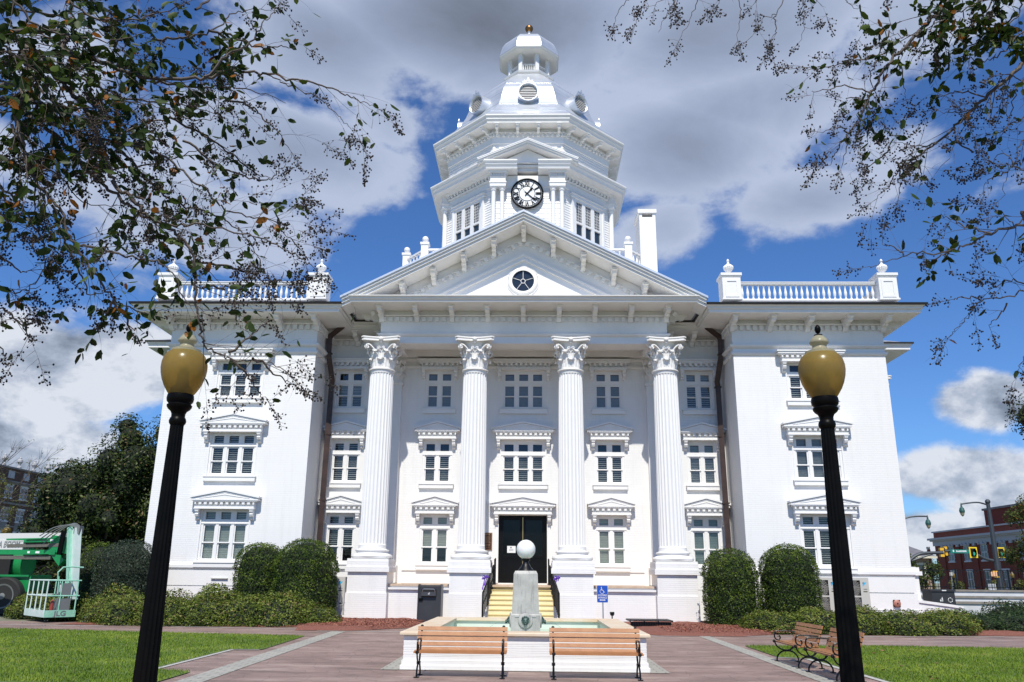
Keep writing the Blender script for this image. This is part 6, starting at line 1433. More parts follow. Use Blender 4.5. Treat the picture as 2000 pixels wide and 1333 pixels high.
for k in range(-1, 13): b = MB(); yc = 130-4.75*k+2.37; b.box(64.31, 64.16, yc-.45, yc+.45, 0, 6.88); b.build('pilaster_strip', RBK, BR_)
for k in range(0, 12):
    yc = 130.0-4.75*k; fwin(BR_, 64.3, yc, 4.85, 7.0, 1.75, -1); fwin(BR_, 64.3, yc, 1.1, 3.35, 1.6, -1)
    b = MB()
    for dy, h in ((-1.0, .30), (-.4, .14), (0, .34), (.4, .14), (1.0, .30)): b.box(64.12, 64.02, yc+dy-.2, yc+dy+.2, 7.0, 7.04+h)
    b.build('window_crest', M['greytrim'], BR_)
HS = empty('grey_roofed_house', (49.5, 118, 0), 'cream and brick house with a grey roof between the courthouse and the red building', 'house')
b = MB(); b.box(44, 52.4, 112, 124, 0, 5.0); b.build('wall', brick_mat('pale tan brick', (.33, .20, .15), (.38, .25, .19), (.35, .30, .25)), HS)
b = MB(); p_ = [(43.2, 111.2, 5.0), (53.2, 111.2, 5.0), (53.2, 124.8, 5.0), (43.2, 124.8, 5.0), (45.5, 117.5, 7.35), (50.6, 118, 7.3)]; b.add(p_, [(0, 1, 5, 4), (1, 2, 5), (2, 3, 4, 5), (3, 0, 4)]); b.build('roof', mat('grey shingle roof', (.13, .125, .14), .8, var=(.17, .165, .18), vscale=1.5, bump=.4, bscale=12), HS)
b = MB(); b.box(43.2, 53.2, 111.2, 111.4, 4.75, 5.02); b.box(49.4, 50.0, 111.9, 112.0, 0, 4.75); b.box(50.7, 51.9, 111.88, 112, 1.8, 4.2); b.build('cream_trim', mat('cream trim', (.62, .58, .44), .6), HS)
b = MB(); b.box(50.95, 51.65, 111.85, 111.9, 2.0, 3.9); b.build('window', M['farglass'], HS)
b = MB(); b.prism([(46.5, 111.8, 5.05), (49.2, 111.8, 5.05), (48.4, 111.8, 6.0)], (0, 3, 0)); b.build('dormer', mat('cream dormer', (.62, .58, .46), .6), HS)

# ---- terraces, fence, bin
M['terrace'] = mat('white painted terrace wall', (.62, .63, .66), .6, var=(.54, .55, .58), vscale=1.2); M['tercap'] = mat('tan stained wall cap', (.26, .235, .21), .8, var=(.18, .165, .15), vscale=2)
for i, (y, z, lb, nx) in enumerate(((50, 1.22, 'highest and furthest white terrace wall, below the black fence', 31.5), (46, .93, 'middle white terrace wall', 27.1), (42.2, .72, 'lowest white terrace wall, nearest the shrubs', 23.6))):
    T_ = empty('terrace_wall', (30, y, 0), lb, 'retaining wall', 'stepped white terrace walls'); b = MB(); b.box(16.5, nx, y, y+.3, 0, z); b.box(nx+.9, 60, y, y+.3, 0, z); b.box(nx, nx+.9, y+.05, y+.3, 0, z-.24); b.box(nx, nx+.9, y-.3, y+.05, 0, z-.42); b.build('wall', M['terrace'], T_)
    b = MB(); b.box(16.5, nx, y-.06, y+.4, z+.003, z+.11); b.box(nx+.9, 60, y-.06, y+.4, z+.003, z+.11); b.build('cap', M['tercap'], T_)
FE = empty('railing_fence', (34, 51.5, 0), 'thin black picket railing along the top of the terraces', 'fence')
b = MB()
for z in (1.45, 2.42): b.box(16.5, 64, 51.48, 51.52, z, z+.04)
b.build('rails', M['blackiron'], FE); b = MB()
for k in range(300): b.box(16.5+k*.158, 16.518+k*.158, 51.49, 51.51, .9, 2.44)
b.build('pickets', M['blackiron'], FE)['kind'] = 'stuff'
b = MB()
for k in range(16): b.box(16.5+k*3.1, 16.57+k*3.1, 51.46, 51.54, 0, 2.5)
b.build('posts', M['blackiron'], FE)
RB = empty('recycling_bin', (18.55, 38.3, 0), 'square black recycling bin with white symbols beyond the sloping stair wall', 'recycling bin')
b = MB(); b.prism([(18.05, 38.0, 0), (19.05, 38.0, 0), (19.02, 38.0, 1.40), (18.02, 38.0, 1.40)], (0, .9, 0)); b.box(17.98, 19.07, 37.96, 38.95, 1.33, 1.42); b.build('casing', M['bin'], RB)
b = MB(); figure(b, 18.46, 37.99, .98, 1.0)
for k in range(3):
    a = rad(90+120*k)
    for q in (0, 1): aa = a+rad(60*q); b.tube([(18.80+.095*math.cos(aa-.42), 37.99, .97+.095*math.sin(aa-.42)), (18.80+.095*math.cos(aa+.30), 37.99, .97+.095*math.sin(aa+.30))], .016, 4)
b.box(18.47, 18.66, 37.955, 37.96, 1.355, 1.395); b.build('symbols', M['signwhite'], RB)
b = MB(); b.tube(catmull([(16.8, 37.2, .6), (16.8, 37.2, 1.02), (16.92, 37.2, 1.12), (17.04, 37.2, 1.02), (17.06, 37.2, .6)], 4), .03, 6); o = b.build('pipe_loop', M['terrace']); o['label'] = 'small white bent pipe standing behind the sloping stair wall'; o['category'] = 'pipe'
# ---- street lights and traffic signals
M['pole'] = mat('dark grey green steel pole', (.055, .065, .075), .5, .3); M['sigyellow'] = mat('yellow signal housing', (.75, .42, .03), .45); M['siggold'] = mat('yellow backplate edge', (.85, .60, .02), .4); M['lampgreen'] = mat('green lamp fitting', (.03, .10, .085), .4)
Yp = 70.0
def P2(x, y, Y=Yp): return at(x, y, Y)
def slight(name, label, pole, arm, head, dep):
    R0 = empty(name, at(pole[-1][0], pole[-1][1], dep), label, 'street light', 'tall street lights at the crossing') if pole else empty(name, at(arm[0][0], arm[0][1], dep), label, 'street light', 'tall street lights at the crossing')
    R0.location.z = 0
    if pole:
        p0 = at(*pole[0], dep); R0.location = (p0.x, p0.y, 0); b = MB(); b.tube([(p0.x, p0.y, 0), (p0.x, p0.y, 1.0), (p0.x, p0.y, p0.z)], [.30, .24, .15], 10); b.sphere((p0.x, p0.y, p0.z+.15), .22, 8, 6); b.build('pole', M['pole'], R0)
    A2 = [at(*q, dep) for q in arm]; b = MB(); b.tube(catmull(A2, 4), .07, 6)
    if not pole: b.tube([A2[0], (A2[0].x, A2[0].y, 0)], .14, 8); R0.location = (A2[0].x, A2[0].y, 0)
    b.build('arm', M['pole'], R0); h = at(*head, dep)
    b = MB(); b.lathe([(.20, -.40), (.22, -.25), (.17, -.05), (.08, .05), (.06, .25), (.02, .4)], h, 12); b.build('lamp_head', M['lampgreen'], R0); b = MB(); b.lathe([(.04, -.72), (.13, -.6), (.18, -.405)], h, 12); b.build('lens', M['palecap'], R0)
slight('street_light', 'tall grey street light pole right of the traffic signals with a curved arm', [(1929.5, 984)], [(1930, 987), (1912, 982), (1895, 982.5), (1877, 985)], (1878, 992), Yp)
slight('street_light', 'street light arm reaching out from behind the right wing of the courthouse', None, [(1748, 1022), (1770, 1012), (1790, 1009), (1811, 1009)], (1812, 1016), Yp)
def signal(x0, x1, y0, y1, label, dep, dots=(), back=True):
    a, c = at(x0, y1, dep), at(x1, y0, dep); R0 = empty('traffic_signal', ((a.x+c.x)/2, dep, (a.z+c.z)/2), label, 'traffic signal', 'traffic signals over the street'); b = MB()
    if back:
        b.slab(a.x, c.x, a.z, c.z, dep, dep+.06, [(a.x+.10, c.x-.10, a.z+.10, c.z-.10)]); b.build('backplate_edge', M['siggold'], R0); b = MB(); b.box(a.x+.10, c.x-.10, dep+.01, dep+.35, a.z+.10, c.z-.10); b.build('housing', M['dark'], R0)
        b = MB()
        for k in range(3): b.lathe([(.17, 0), (.17, .22)], ((a.x+c.x)/2, dep+.01, a.z+.33+k*(c.z-a.z-.66)/2), 12, caps=False, axis=RXm)
        b.build('visor', M['dark'], R0)
        b = MB(); b.lathe([(.14, 0), (.14, .02)], ((a.x+c.x)/2, dep, a.z+.33), 12, axis=RXm); mm = mat('lit green lens', (.05, .5, .35), .4); mm.node_tree.nodes['Principled BSDF'].inputs['Emission Color'].default_value = (.05, .55, .40, 1); mm.node_tree.nodes['Principled BSDF'].inputs['Emission Strength'].default_value = .6; b.build('green_lens', mm, R0)
    else:
        h = c.z-a.z
        for k in range(3): b.box(a.x, c.x, dep, dep+.3, a.z+h*k/3+.02, a.z+h*(k+1)/3-.02)
        b.build('housing', M['sigyellow'], R0); b = MB()
        for k in range(3): b.lathe([(.15, -.3), (.16, -.0)], ((a.x+c.x)/2+.25, dep+.15, a.z+h*(k+.5)/3), 10, caps=False, axis=RY)
        b.build('visor', M['dark'], R0)
signal(1895, 1907.5, 1069, 1090, 'black traffic signal with a bright yellow border left of the tall street light', 70)
signal(1949, 1961, 1069.5, 1090, 'black traffic signal with a bright yellow border partly behind the olive tree', 70.2)
signal(1838, 1843, 1070, 1088.5, 'yellow traffic signal seen side on, left one of the pair beside the green sign', 69, back=False); signal(1845, 1849.5, 1067.5, 1086, 'yellow traffic signal seen side on, right one of the pair beside the green sign', 71, back=False)
MA = empty('mast_arm', (at(1947, 1100, 70).x, 70, 0), 'dark curved mast arm that carries the green street sign and signals', 'mast arm', 'signal mast arms'); b = MB()
b.tube(catmull([P2(1951, 1098, 70.1), P2(1925, 1092, 70.1), P2(1908, 1084, 70.1), P2(1890, 1078, 70.1), P2(1870, 1076.5, 70.1), P2(1838, 1076.5, 70.1)], 4), [.12]*8+[.09]*13, 8); b.build('arm', M['pole'], MA)
p = at(1951, 1098, 70.3); b = MB(); b.tube([p, (p.x, p.y, 0)], .12, 8); b.build('post', M['pole'], MA)
MA2 = empty('mast_arm', (at(1766, 1105, 66).x, 66, 0), 'dark curved mast arm coming out from behind the right wing', 'mast arm', 'signal mast arms'); b = MB()
b.tube(catmull([P2(1768, 1105, 66), P2(1778, 1094, 66), P2(1790, 1085, 66), P2(1805, 1081, 66), P2(1842, 1080, 66)], 4), .12, 8); b.tube(catmull([P2(1776, 1097, 66), P2(1795, 1091, 66), P2(1812, 1085, 66), P2(1824, 1081, 66)], 4), .08, 6); p = at(1768, 1105, 66); b.tube([p, (p.x, p.y, 0)], .15, 8); b.build('arm', M['pole'], MA2)
a, c = at(1857, 1080.8, 69.8), at(1892, 1074, 69.8); b = MB(); b.box(a.x, c.x, 69.8, 69.86, a.z, c.z); o = b.build('street_name_sign', mat('green sign face', (.0, .20, .15), .4)); o['label'] = 'green street name board hanging on the mast arm'; o['category'] = 'street sign'
b = MB(); rp = np.random.default_rng(9); x = a.x+.18; z = (a.z+c.z)/2-.05; b.box(x, x+.10, 69.78, 69.799, z, z+.16); x += .28
for k in range(8): b.box(x, x+.075, 69.78, 69.799, z, z+rp.uniform(.08, .14)); x += .105
b.build('lettering', M['signwhite'], o)
a, c = at(1936.5, 1126, 69.5), at(1947, 1117.5, 69.5); R0 = empty('pedestrian_signal', ((a.x+c.x)/2, 69.5, a.z), 'small orange boxed pedestrian signal on the tall street light pole', 'pedestrian signal'); b = MB(); b.box(a.x, c.x, 69.5, 69.8, a.z, c.z); b.build('housing', mat('pale orange housing', (.80, .45, .25), .5), R0)
b = MB(); b.box(c.x-.28, c.x+.1, 69.55, 69.75, c.z+.003, c.z+.09); b.box(c.x-.2, c.x+.18, 69.55, 69.75, a.z-.09, a.z-.003); b.build('bracket', M['sigyellow'], R0)
a, c = at(1868.0, 1124, 60), at(1853, 1119, 60); b = MB(); b.tube([at(1860, 1152, 60), at(1857.5, 1120, 60)], .04, 5); o = b.build('sign_post', M['steel']); o['label'] = 'thin grey sign post with a small blank plate beyond the terraces'; o['category'] = 'sign post'; b = MB(); b.box(c.x, c.x+.25, 59.9, 59.95, c.z-.2, c.z+.03); b.build('plate', M['concrete'], o)
a, c = at(1932, 1153, 58), at(1944, 1144, 58); b = MB()
for k in range(7): b.box(a.x+k*(c.x-a.x)/6-.02, a.x+k*(c.x-a.x)/6+.02, 57.98, 58.02, 0, c.z+.1)
for z in (c.z+.1, c.z-.25): b.box(a.x, c.x, 57.97, 58.03, z-.04, z)
o = b.build('white_chair', M['terrace']); o['label'] = 'small white slatted garden seat behind the fence'; o['category'] = 'chair'
b = MB(); b.box(c.x*0+a.x-.05, c.x+.05, 58.0, 58.5, a.z*0+.45, .5); b.build('seat', M['terrace'], o)
# ================================================================ OVERHANGING CRAPE MYRTLES
M['myrtle'] = leaf_mat('myrtle leaves', (.012, .026, .004), (.030, .055, .008), (.085, .125, .016), odd=(.26, .10, .015), rough=.45, trans=.30, spec=.35)
M['seed'] = mat('dark brown seed capsule', (.020, .014, .010), .8, var=(.035, .025, .018), vscale=60)
M['twig'] = mat('grey brown twig', (.06, .045, .036), .8, var=(.11, .085, .068), vscale=14)
ICO = None
def ico_capsules(b, c, r):
    """low faceted capsule"""
    b.lathe([(r*.35, -r), (r*.95, -r*.3), (r*.9, r*.4), (r*.3, r)], c, 5)
class Myrtle:
    def __init__(s, seed, den=1.0): s.den = den; s.fade = .80; s.ln = .95; s.b = MB(); s.t = MB(); s.sd = MB(); s.sd.smooth = True; s.lc = []; s.lu = []; s.ls = []; s.rr = np.random.default_rng(seed)
    def leaf(s, p, d, size=None):
        rr = s.rr; d = Vector(d).normalized(); size = size or rr.uniform(.020, .040)
        dd = (d+Vector(rr.normal(0, .55, 3))+Vector((0, 0, -.25))).normalized()
        s.lc.append(tuple(Vector(p)+dd*size*1.1)); s.lu.append(tuple(dd)); s.ls.append(size)
    def cluster(s, p, d, R=.075, n=26):
        rr = s.rr; p = Vector(p); d = Vector(d).normalized()
        s.t.tube([p, p+d*R*1.7], [.0015, .0008], 3, caps=False)
        for _ in range(n):
            t = rr.uniform(.1, 1.9); q0 = p+d*R*t; o = Vector(rr.normal(0, 1, 3)); o = (o-d*o.dot(d)*.4); o = o.normalized()*R*rr.uniform(.2, 1.0)*(1.0-.32*t) + d*R*.25
            q1 = q0+o; s.t.tube([q0, q0+o*.5+Vector(rr.normal(0, .006, 3)), q1], [.0009, .0008, .0007], 3, caps=False); ico_capsules(s.sd, q1, rr.uniform(.0044, .0062))
    def twig(s, p, d, L_, r, leafy, clus, depth=0):
        rr = s.rr; pts, rs = grow(s.t, None, p, d, L_*s.ln, r, 1, rr, .10, 5, wig=.075)
        for i in range(1, len(pts)):
            dd = (pts[i]-pts[i-1]).normalized()
            k = rr.poisson(leafy*.38)
            for _ in range(k):
                side = Vector(rr.normal(0, 1, 3)); side = (side-dd*side.dot(dd)).normalized(); s.leaf(pts[i-1].lerp(pts[i], rr.random()), dd*.6+side)
            if depth < 1 and rr.random() < .55:
                s.twig(pts[i], dd+Vector(rr.normal(0, .6, 3)), L_*rr.uniform(.3, .55), r*.6, leafy*.8, clus*.5, depth+1)
        if rr.random() < clus: s.cluster(pts[-1], (pts[-1]-pts[-2]).normalized()+Vector((0, 0, -.2)), rr.uniform(.05, .085), int(rr.uniform(14, 34)))
        elif leafy > .3:
            for _ in range(int(rr.uniform(0, 3))): s.leaf(pts[-1], pts[-1]-pts[-2])
    def limb(s, P, r0, r1, twigs, leafy, clus, tl=(.16, .4), t0=0.0, end=None):
        rr = s.rr; C_ = catmull(P, 6); n = len(C_); C_ = [c+Vector(rr.normal(0, .006, 3)) for c in C_]; rs = [r0+(r1-r0)*i/(n-1) for i in range(n)]
        s.b.tube(C_, rs, 7 if r0 > .01 else 5, caps=False)
        for _ in range(int(round(twigs*s.den))):
            t = (t0+(1-t0)*rr.random()**1.6)*(n-1); i = min(int(t), n-2); p = C_[i].lerp(C_[i+1], t-i); d = (C_[i+1]-C_[i]).normalized()
            o = Vector(rr.normal(0, 1, 3)); o = (o-d*o.dot(d)).normalized(); s.twig(p, d*.8+o*.9, rr.uniform(*tl), max(rs[i]*.35, .0014), leafy*(1-s.fade*(t/(n-1))**1.3), clus)
        if end: s.cluster(C_[-1], C_[-1]-C_[-2], end[0], end[1])
        return C_
    def finish(s, root):
        s.b.build('branches', M['bark'], root, auto=60); s.t.build('twigs', M['twig'], root); s.sd.build('seed_heads', M['seed'], root)['kind'] = 'stuff'
        c = np.array(s.lc); d = np.array(s.lu); sz = np.array(s.ls)[:, None]; n = len(c); r = s.rr
        side = np.cross(d, unit(n)); side /= np.linalg.norm(side, axis=1, keepdims=True)
        # leaves lie roughly flat, seen from below
        up = np.cross(d, side); rnd = np.clip(r.normal(.42, .22, n), 0, .9); odd = r.random(n) < .07; rnd[odd] = .95
        quads('leaves', c, d*sz, side*sz*.52, rnd, M['myrtle'], root, shape='fold')['kind'] = 'stuff'
def W(pts, Y0, Y1=None):
    """photo polyline -> points in the place, depth running from Y0 to Y1 metres"""
    Y1 = Y0 if Y1 is None else Y1; n = len(pts); return [at(x, y, Y0+(Y1-Y0)*i/max(n-1, 1)) for i, (x, y) in enumerate(pts)]

# ---- left tree
root = empty('crape_myrtle', (-4.7, 2.6, 0), 'crape myrtle with many green and orange leaves overhanging the wing beside the magnolia', 'tree')
T = Myrtle(101, .42); F0 = Vector((-4.3, 3.0, 2.3)); F2_ = Vector((-4.0, 2.8, 3.2))
T.b.tube([(-4.7, 2.6, 0), (-4.6, 2.7, 1.2), F0], [.11, .09, .075], 10); T.b.tube([F0, (-4.2, 2.9, 2.8), F2_], [.06, .05, .045], 8); T.b.tube([(-4.9, 2.5, 0), (-5.2, 2.7, 1.6), (-5.0, 3.2, 3.2)], [.09, .07, .05], 8)
A_ = [(0, 79), (57, 110), (107, 145), (142, 183), (176, 227), (195, 274), (211, 321), (227, 362), (268, 397), (290, 424), (332, 445), (364, 477), (381, 512), (383, 568), (385, 610), (395, 659), (406, 680), (448, 701), (490, 703), (532, 711), (575, 742)]
T.limb([F2_, F2_.lerp(at(0, 79, 3.7), .5)+Vector((0, 0, .15))]+W(A_, 3.7, 4.3), .017, .0022, 100, .95, .30, t0=.12, end=(.07, 30))
L1 = [(0, 195), (47, 220), (104, 261), (142, 302), (189, 350), (227, 382), (262, 412), (300, 432), (345, 440), (400, 441), (450, 450), (520, 470), (575, 498), (612, 520)]
T.limb([F0.lerp(F2_, .6)]+W(L1, 3.9, 4.3), .014, .002, 90, .8, .45, t0=.1, end=(.08, 34))
L2 = [(-60, 190), (31, 240), (47, 299), (63, 346), (94, 384), (123, 420), (140, 470), (192, 484), (245, 498), (315, 515), (343, 547), (366, 590), (400, 606)]
T.limb([F0]+W(L2, 3.5, 4.0), .012, .0018, 80, .9, .25, t0=.12)
L3 = [(0, 205), (63, 222), (126, 252), (189, 268), (271, 287), (315, 302), (362, 340), (409, 378), (440, 410), (490, 425), (530, 430), (570, 470), (600, 508)]
T.limb([F2_]+W(L3, 3.8, 4.5), .011, .0018, 80, .8, .5, t0=.1, end=(.08, 34))
L4 = [(60, 60), (120, 100), (189, 116), (252, 145), (315, 154), (394, 154), (441, 142), (504, 142), (570, 155), (631, 168), (678, 186), (703, 198), (735, 212)]
T.limb([F2_+Vector((.2, .1, .5))]+W(L4, 3.8, 4.2), .016, .0016, 62, 1.1, .22, t0=.1, end=(.085, 34))
T.limb(W([(520, 145), (565, 168), (609, 184), (656, 222), (678, 243), (695, 258)], 4.1, 4.2), .004, .0014, 2, .1, .2, end=(.085, 34))
for P_, Y_, tw, lf, cl, en_ in (
    ([(300, 80), (340, 76), (379, 72), (420, 58), (451, 31), (486, 20), (525, 20)], 3.9, 14, 1.1, .2, (.05, 18)),
    ([(400, 150), (440, 110), (480, 90), (507, 60), (530, 31), (548, 8)], 3.8, 14, 1.4, .1, None), ([(410, 60), (450, 70), (500, 92), (550, 90), (575, 98)], 3.9, 10, 1.5, .1, None),
    ([(300, 160), (380, 172), (440, 170), (500, 180), (560, 200)], 4.2, 12, .8, .3, None), ([(430, 190), (480, 205), (510, 225), (545, 262), (562, 292)], 4.3, 6, .2, .8, (.08, 36)),
    ([(330, 230), (400, 268), (450, 300), (500, 340), (540, 350)], 4.3, 14, .3, .6, (.06, 24)), ([(360, 275), (420, 320), (470, 342), (520, 352), (545, 335), (560, 318)], 4.2, 10, 1.6, .2, (.06, 20)),
    ([(240, 300), (300, 360), (350, 400), (420, 420), (470, 455), (505, 500), (520, 560)], 4.3, 26, .35, .6, (.08, 36)), ([(385, 512), (440, 520), (490, 535), (530, 560), (548, 588)], 4.3, 14, .4, .7, (.07, 28)),
    ([(140, 470), (189, 540), (224, 585), (245, 600), (297, 613), (340, 603)], 4.0, 14, .9, .15, None), ([(224, 585), (212, 605), (196, 625), (180, 650)], 4.0, 5, 1.6, 0, None), ([(100, 400), (130, 480), (160, 540), (175, 575), (230, 560)], 3.9, 14, 1.0, .2, None),
    ([(245, 600), (252, 640), (262, 668)], 4.1, 2, .1, .6, (.04, 14)), ([(395, 560), (440, 562), (500, 555)], 4.2, 6, .4, .4, (.07, 28)), ([(448, 701), (480, 730), (500, 762), (520, 782)], 4.2, 4, .4, .7, (.04, 12)), ([(490, 703), (520, 715), (550, 740), (568, 748)], 4.2, 4, .1, .6, (.05, 16)), ([(448, 690), (490, 655), (525, 630)], 4.2, 3, .6, .2, None),
    ([(-40, 330), (20, 380), (60, 430), (90, 500), (60, 560), (20, 610)], 3.8, 24, .5, .5, (.06, 22)), ([(-40, 540), (0, 560), (40, 570), (80, 560)], 3.9, 12, .4, .7, (.06, 20)), ([(-40, 570), (0, 600), (30, 625), (55, 652), (70, 668)], 3.9, 8, .2, .6, (.06, 22)), ([(-40, 640), (-5, 670), (10, 695)], 3.9, 3, .1, .6, (.05, 20)),
    ([(-60, 480), (0, 500), (40, 530), (70, 525)], 3.8, 12, .6, .6, (.06, 20)), ([(20, 240), (60, 330), (70, 400), (60, 450)], 3.6, 20, 1.2, .2, None), ([(40, 100), (100, 200), (180, 210), (260, 200), (330, 215)], 3.6, 34, 1.3, .15, None),
    ([(0, -40), (60, 40), (130, 70), (220, 80), (300, 60)], 3.5, 40, 1.2, .15, None), ([(100, -40), (170, 30), (240, 40), (330, 20), (400, -10)], 3.7, 40, 1.2, .2, None), ([(-40, 60), (30, 110), (80, 150), (120, 230)], 3.4, 36, 1.3, .1, None),
    ([(-40, 20), (40, 20), (110, 30), (190, 60), (250, 110), (320, 120)], 3.9, 40, 1.2, .15, None), ([(-60, 280), (-10, 300), (50, 330), (110, 340), (170, 400), (230, 400)], 3.9, 30, 1.1, .3, None), ([(-60, 400), (0, 420), (40, 460), (90, 470)], 4.0, 22, .9, .5, None),
    ([(200, 290), (260, 250), (330, 230), (400, 235), (450, 215)], 4.4, 30, .9, .25, None), ([(150, 340), (230, 330), (300, 320), (370, 300), (440, 265)], 4.5, 26, .8, .3, None), ([(380, 20), (430, -10), (480, -30)], 3.8, 10, 1.4, .2, None),
    ([(150, 150), (230, 190), (300, 200), (380, 210), (450, 235)], 4.1, 34, 1.0, .2, None), ([(-20, 150), (70, 190), (150, 240), (240, 240), (330, 270)], 4.3, 40, 1.1, .2, None), ([(-30, 120), (50, 60), (140, 110), (220, 150), (300, 180)], 4.0, 36, 1.1, .15, None)):
    T.limb(W(P_, Y_, Y_+.25), .008, .0016, tw, lf, cl, tl=(.12, .34), end=en_)
for k in range(14):                                            # unseen upper crown, added above and behind to shade the leaves in view
    p = Vector((T.rr.uniform(-4.8, -2.0), T.rr.uniform(.4, 2.2), T.rr.uniform(5.6, 6.6))); T.limb([F2_, F2_.lerp(p, .5)+Vector((0, 0, .3)), p, p+Vector((T.rr.uniform(0, .8), T.rr.uniform(-.3, .6), .1))], .018, .002, 30, 1.2, .2, t0=.3)
T.finish(root)

# ---- right tree
root = empty('crape_myrtle', (5.3, 3.4, 0), 'crape myrtle with drooping dark seed clusters overhanging the wing beside the red brick building', 'tree')
T = Myrtle(202, .44); G0 = Vector((4.9, 3.8, 2.6)); G2 = Vector((4.5, 3.9, 4.6))
T.b.tube([(5.3, 3.4, 0), (5.2, 3.5, 1.4), G0], [.11, .09, .07], 10); T.b.tube([G0, (4.7, 3.8, 3.6), G2, (4.0, 3.8, 5.6)], [.06, .05, .04, .02], 8)
R1 = [(1885, -6), (1834, 24), (1798, 57), (1768, 93), (1732, 129), (1708, 174), (1690, 198), (1681, 231), (1657, 261), (1654, 288), (1643, 324)]
T.limb([G2, G2.lerp(at(1885, -6, 4.4), .6)+Vector((0, 0, .12))]+W(R1, 4.4, 4.7), .016, .0018, 52, .9, .35, t0=.2, end=(.09, 36))
R2 = [(2000, 126), (1960, 159), (1927, 189), (1900, 213), (1867, 246), (1828, 279), (1786, 309), (1756, 333), (1735, 363), (1708, 393)]
T.limb([G0.lerp(G2, .7)]+W([(2060, 80)], 4.4)+W(R2, 4.4, 4.8), .015, .0018, 46, .22, .55, t0=.2, end=(.09, 34))
R4 = [(2060, 430), (2000, 440), (1934, 455), (1889, 478), (1851, 491), (1803, 494), (1765, 500), (1720, 515), (1692, 523)]
T.limb([G0]+W(R4, 4.4, 4.8), .010, .0015, 22, .35, .06, t0=.2, end=(.09, 34))
for P_, Y_, tw, lf, cl, en_ in (
    ([(1657, 261), (1640, 250), (1621, 252), (1604, 262)], 4.7, 2, 0, .3, (.09, 32)), ([(1654, 264), (1636, 295), (1618, 325)], 4.7, 2, .1, .2, (.09, 34)), ([(1732, 105), (1690, 114), (1639, 126), (1590, 132), (1520, 133)], 4.6, 22, .35, .35, None), ([(1700, 180), (1650, 168), (1610, 176), (1582, 180)], 4.7, 5, .1, .3, None),
    ([(1765, 500), (1743, 481), (1722, 477)], 4.7, 2, .05, .2, (.07, 24)), ([(1851, 492), (1821, 508), (1795, 520)], 4.7, 6, 1.1, 0, None), ([(1934, 455), (1880, 440), (1850, 425), (1815, 424)], 4.6, 8, .35, .15, None), ([(2030, 390), (1985, 440), (1960, 420), (1925, 400)], 4.5, 10, .6, .7, (.06, 22)),
    ([(2060, 560), (2000, 571), (1960, 581), (1915, 588), (1889, 620), (1866, 643), (1852, 660)], 4.6, 8, .15, .5, (.08, 28)), ([(1915, 582), (1880, 580), (1856, 584)], 4.6, 2, .05, .3, (.08, 28)), ([(1970, 592), (1948, 620), (1930, 640)], 4.6, 3, .2, .4, (.07, 24)), ([(2030, 575), (1985, 550), (1955, 552), (1930, 570)], 4.6, 4, .1, .6, (.07, 24)),
    ([(2040, 215), (2000, 228), (1960, 255), (1930, 285), (1908, 310)], 4.6, 12, .15, .5, (.035, 10)), ([(2040, 250), (2000, 270), (1984, 312), (1969, 336), (1957, 390)], 4.6, 12, .25, .5, (.07, 24)), ([(1969, 336), (1939, 348), (1918, 366)], 4.6, 3, .6, .4, (.07, 26)),
    ([(1900, 213), (1870, 220), (1835, 222)], 4.6, 8, .05, .2, (.05, 14)), ([(1927, 189), (1880, 178), (1845, 188), (1830, 184)], 4.6, 8, .05, .3, (.05, 14)), ([(1786, 309), (1800, 340), (1812, 352)], 4.7, 5, .05, .6, (.07, 26)), ([(1756, 333), (1758, 360), (1756, 385)], 4.7, 4, .05, .6, (.08, 28)), ([(1735, 300), (1700, 322), (1680, 330)], 4.7, 3, .05, .6, (.08, 30)), ([(1828, 279), (1790, 285), (1755, 280)], 4.6, 8, .05, .6, (.08, 30)),
    ([(1900, 300), (1850, 270), (1806, 290)], 4.6, 6, 1.3, .1, None), ([(1990, -5), (1993, 21), (1966, 60), (1975, 100), (2000, 80)], 4.3, 14, 1.1, .1, None), ([(1950, -20), (1920, 30), (1880, 60), (1850, 90), (1860, 115)], 4.3, 26, 1.5, .1, None), ([(2000, 60), (1960, 100), (1920, 120), (1880, 110), (1860, 130)], 4.3, 24, 1.6, .05, None),
    ([(1960, -10), (1900, 10), (1840, 40), (1770, 70), (1730, 60)], 4.2, 34, 1.6, .1, None), ([(1990, 30), (1930, 60), (1890, 90), (1840, 60), (1800, 90), (1770, 140)], 4.4, 30, 1.4, .1, None), ([(1740, 60), (1720, 100), (1700, 150), (1712, 190), (1720, 230)], 4.6, 10, .1, .7, (.08, 30)), ([(1755, 110), (1762, 150), (1770, 190)], 4.6, 4, .1, .6, (.07, 24)),
    ([(2060, 660), (2010, 690), (1990, 720)], 4.6, 6, .3, .6, (.06, 20)), ([(2060, 480), (2010, 500), (1990, 480)], 4.5, 4, .6, .3, None), ([(1690, 198), (1660, 190), (1640, 215)], 4.7, 8, .1, .8, (.09, 36)), ([(1681, 225), (1690, 250), (1695, 262)], 4.7, 4, .05, .6, (.07, 24)), ([(2020, 130), (1985, 180), (1970, 230), (1960, 200)], 4.6, 12, .1, .7, (.06, 20)), ([(2030, 320), (1990, 330), (1960, 300), (1930, 330)], 4.6, 12, .2, .6, (.06, 20))):
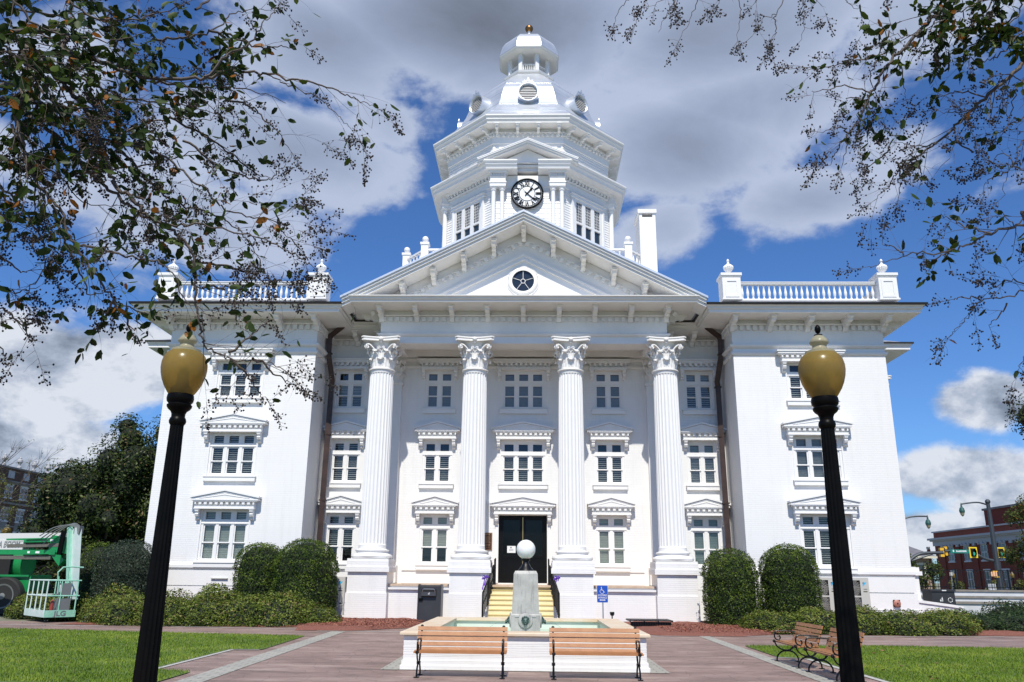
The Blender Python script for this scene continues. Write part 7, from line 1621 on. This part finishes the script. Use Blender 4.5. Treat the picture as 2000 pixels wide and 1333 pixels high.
    T.limb(W(P_, Y_, Y_+.15), .0055, .0014, tw, lf, cl, tl=(.10, .28), end=en_)
TOP = [(2000, -60), (1880, -90), (1720, -110), (1560, -100), (1400, -90), (1230, -60)]
T.limb([G2]+W(TOP, 4.4, 4.6), .016, .004, 40, .6, .3, t0=.2)
for P_, en_, tw, lf in (([(1250, -70), (1230, -5), (1209, 18), (1198, 50)], (.09, 40), 1, 0), ([(1280, -75), (1262, 0), (1247, 24), (1240, 55)], (.09, 36), 2, .1), ([(1290, -80), (1300, -10), (1275, 15)], (.07, 28), 4, .2), ([(1345, -85), (1322, 0), (1303, 25), (1288, 64)], None, 7, .02), ([(1375, -90), (1362, -5), (1351, 30), (1330, 78)], (.08, 34), 3, .02),
                        ([(1350, -60), (1320, 10), (1316, 30)], (.055, 20), 3, .05), ([(1405, -80), (1408, -10), (1398, 18)], (.07, 28), 4, .6), ([(1450, -90), (1443, -5), (1446, 39), (1440, 76)], (.075, 34), 4, .02), ([(1490, -80), (1478, -10), (1474, 5)], (.06, 24), 2, .1), ([(1545, -95), (1530, 0), (1512, 30), (1491, 39), (1461, 78)], (.06, 24), 5, .02),
                        ([(1512, 30), (1515, 60), (1503, 82)], (.075, 34), 3, .05), ([(1505, 85), (1508, 105)], (.07, 30), 1, .05), ([(1580, -95), (1569, 0), (1572, 30), (1562, 84)], (.05, 18), 2, .02), ([(1620, -95), (1600, -15), (1592, 5)], (.08, 30), 5, .5), ([(1660, -90), (1650, -15), (1660, 8), (1680, 22)], (.07, 28), 4, .4)):
    T.limb(W(P_, 4.5, 4.55), .004, .0012, tw, lf, .3, tl=(.06, .16), end=en_)
for k in range(12):  # unseen limbs overhead, added so this tree's visible leaves fall in shade
    p = Vector((T.rr.uniform(2.0, 4.8), T.rr.uniform(.6, 2.6), T.rr.uniform(6.0, 7.0))); T.limb([G2, G2.lerp(p, .5)+Vector((0, 0, .3)), p, p+Vector((T.rr.uniform(-.8, 0), T.rr.uniform(-.3, .6), .1))], .018, .002, 26, 1.0, .25, t0=.3)
T.finish(root)
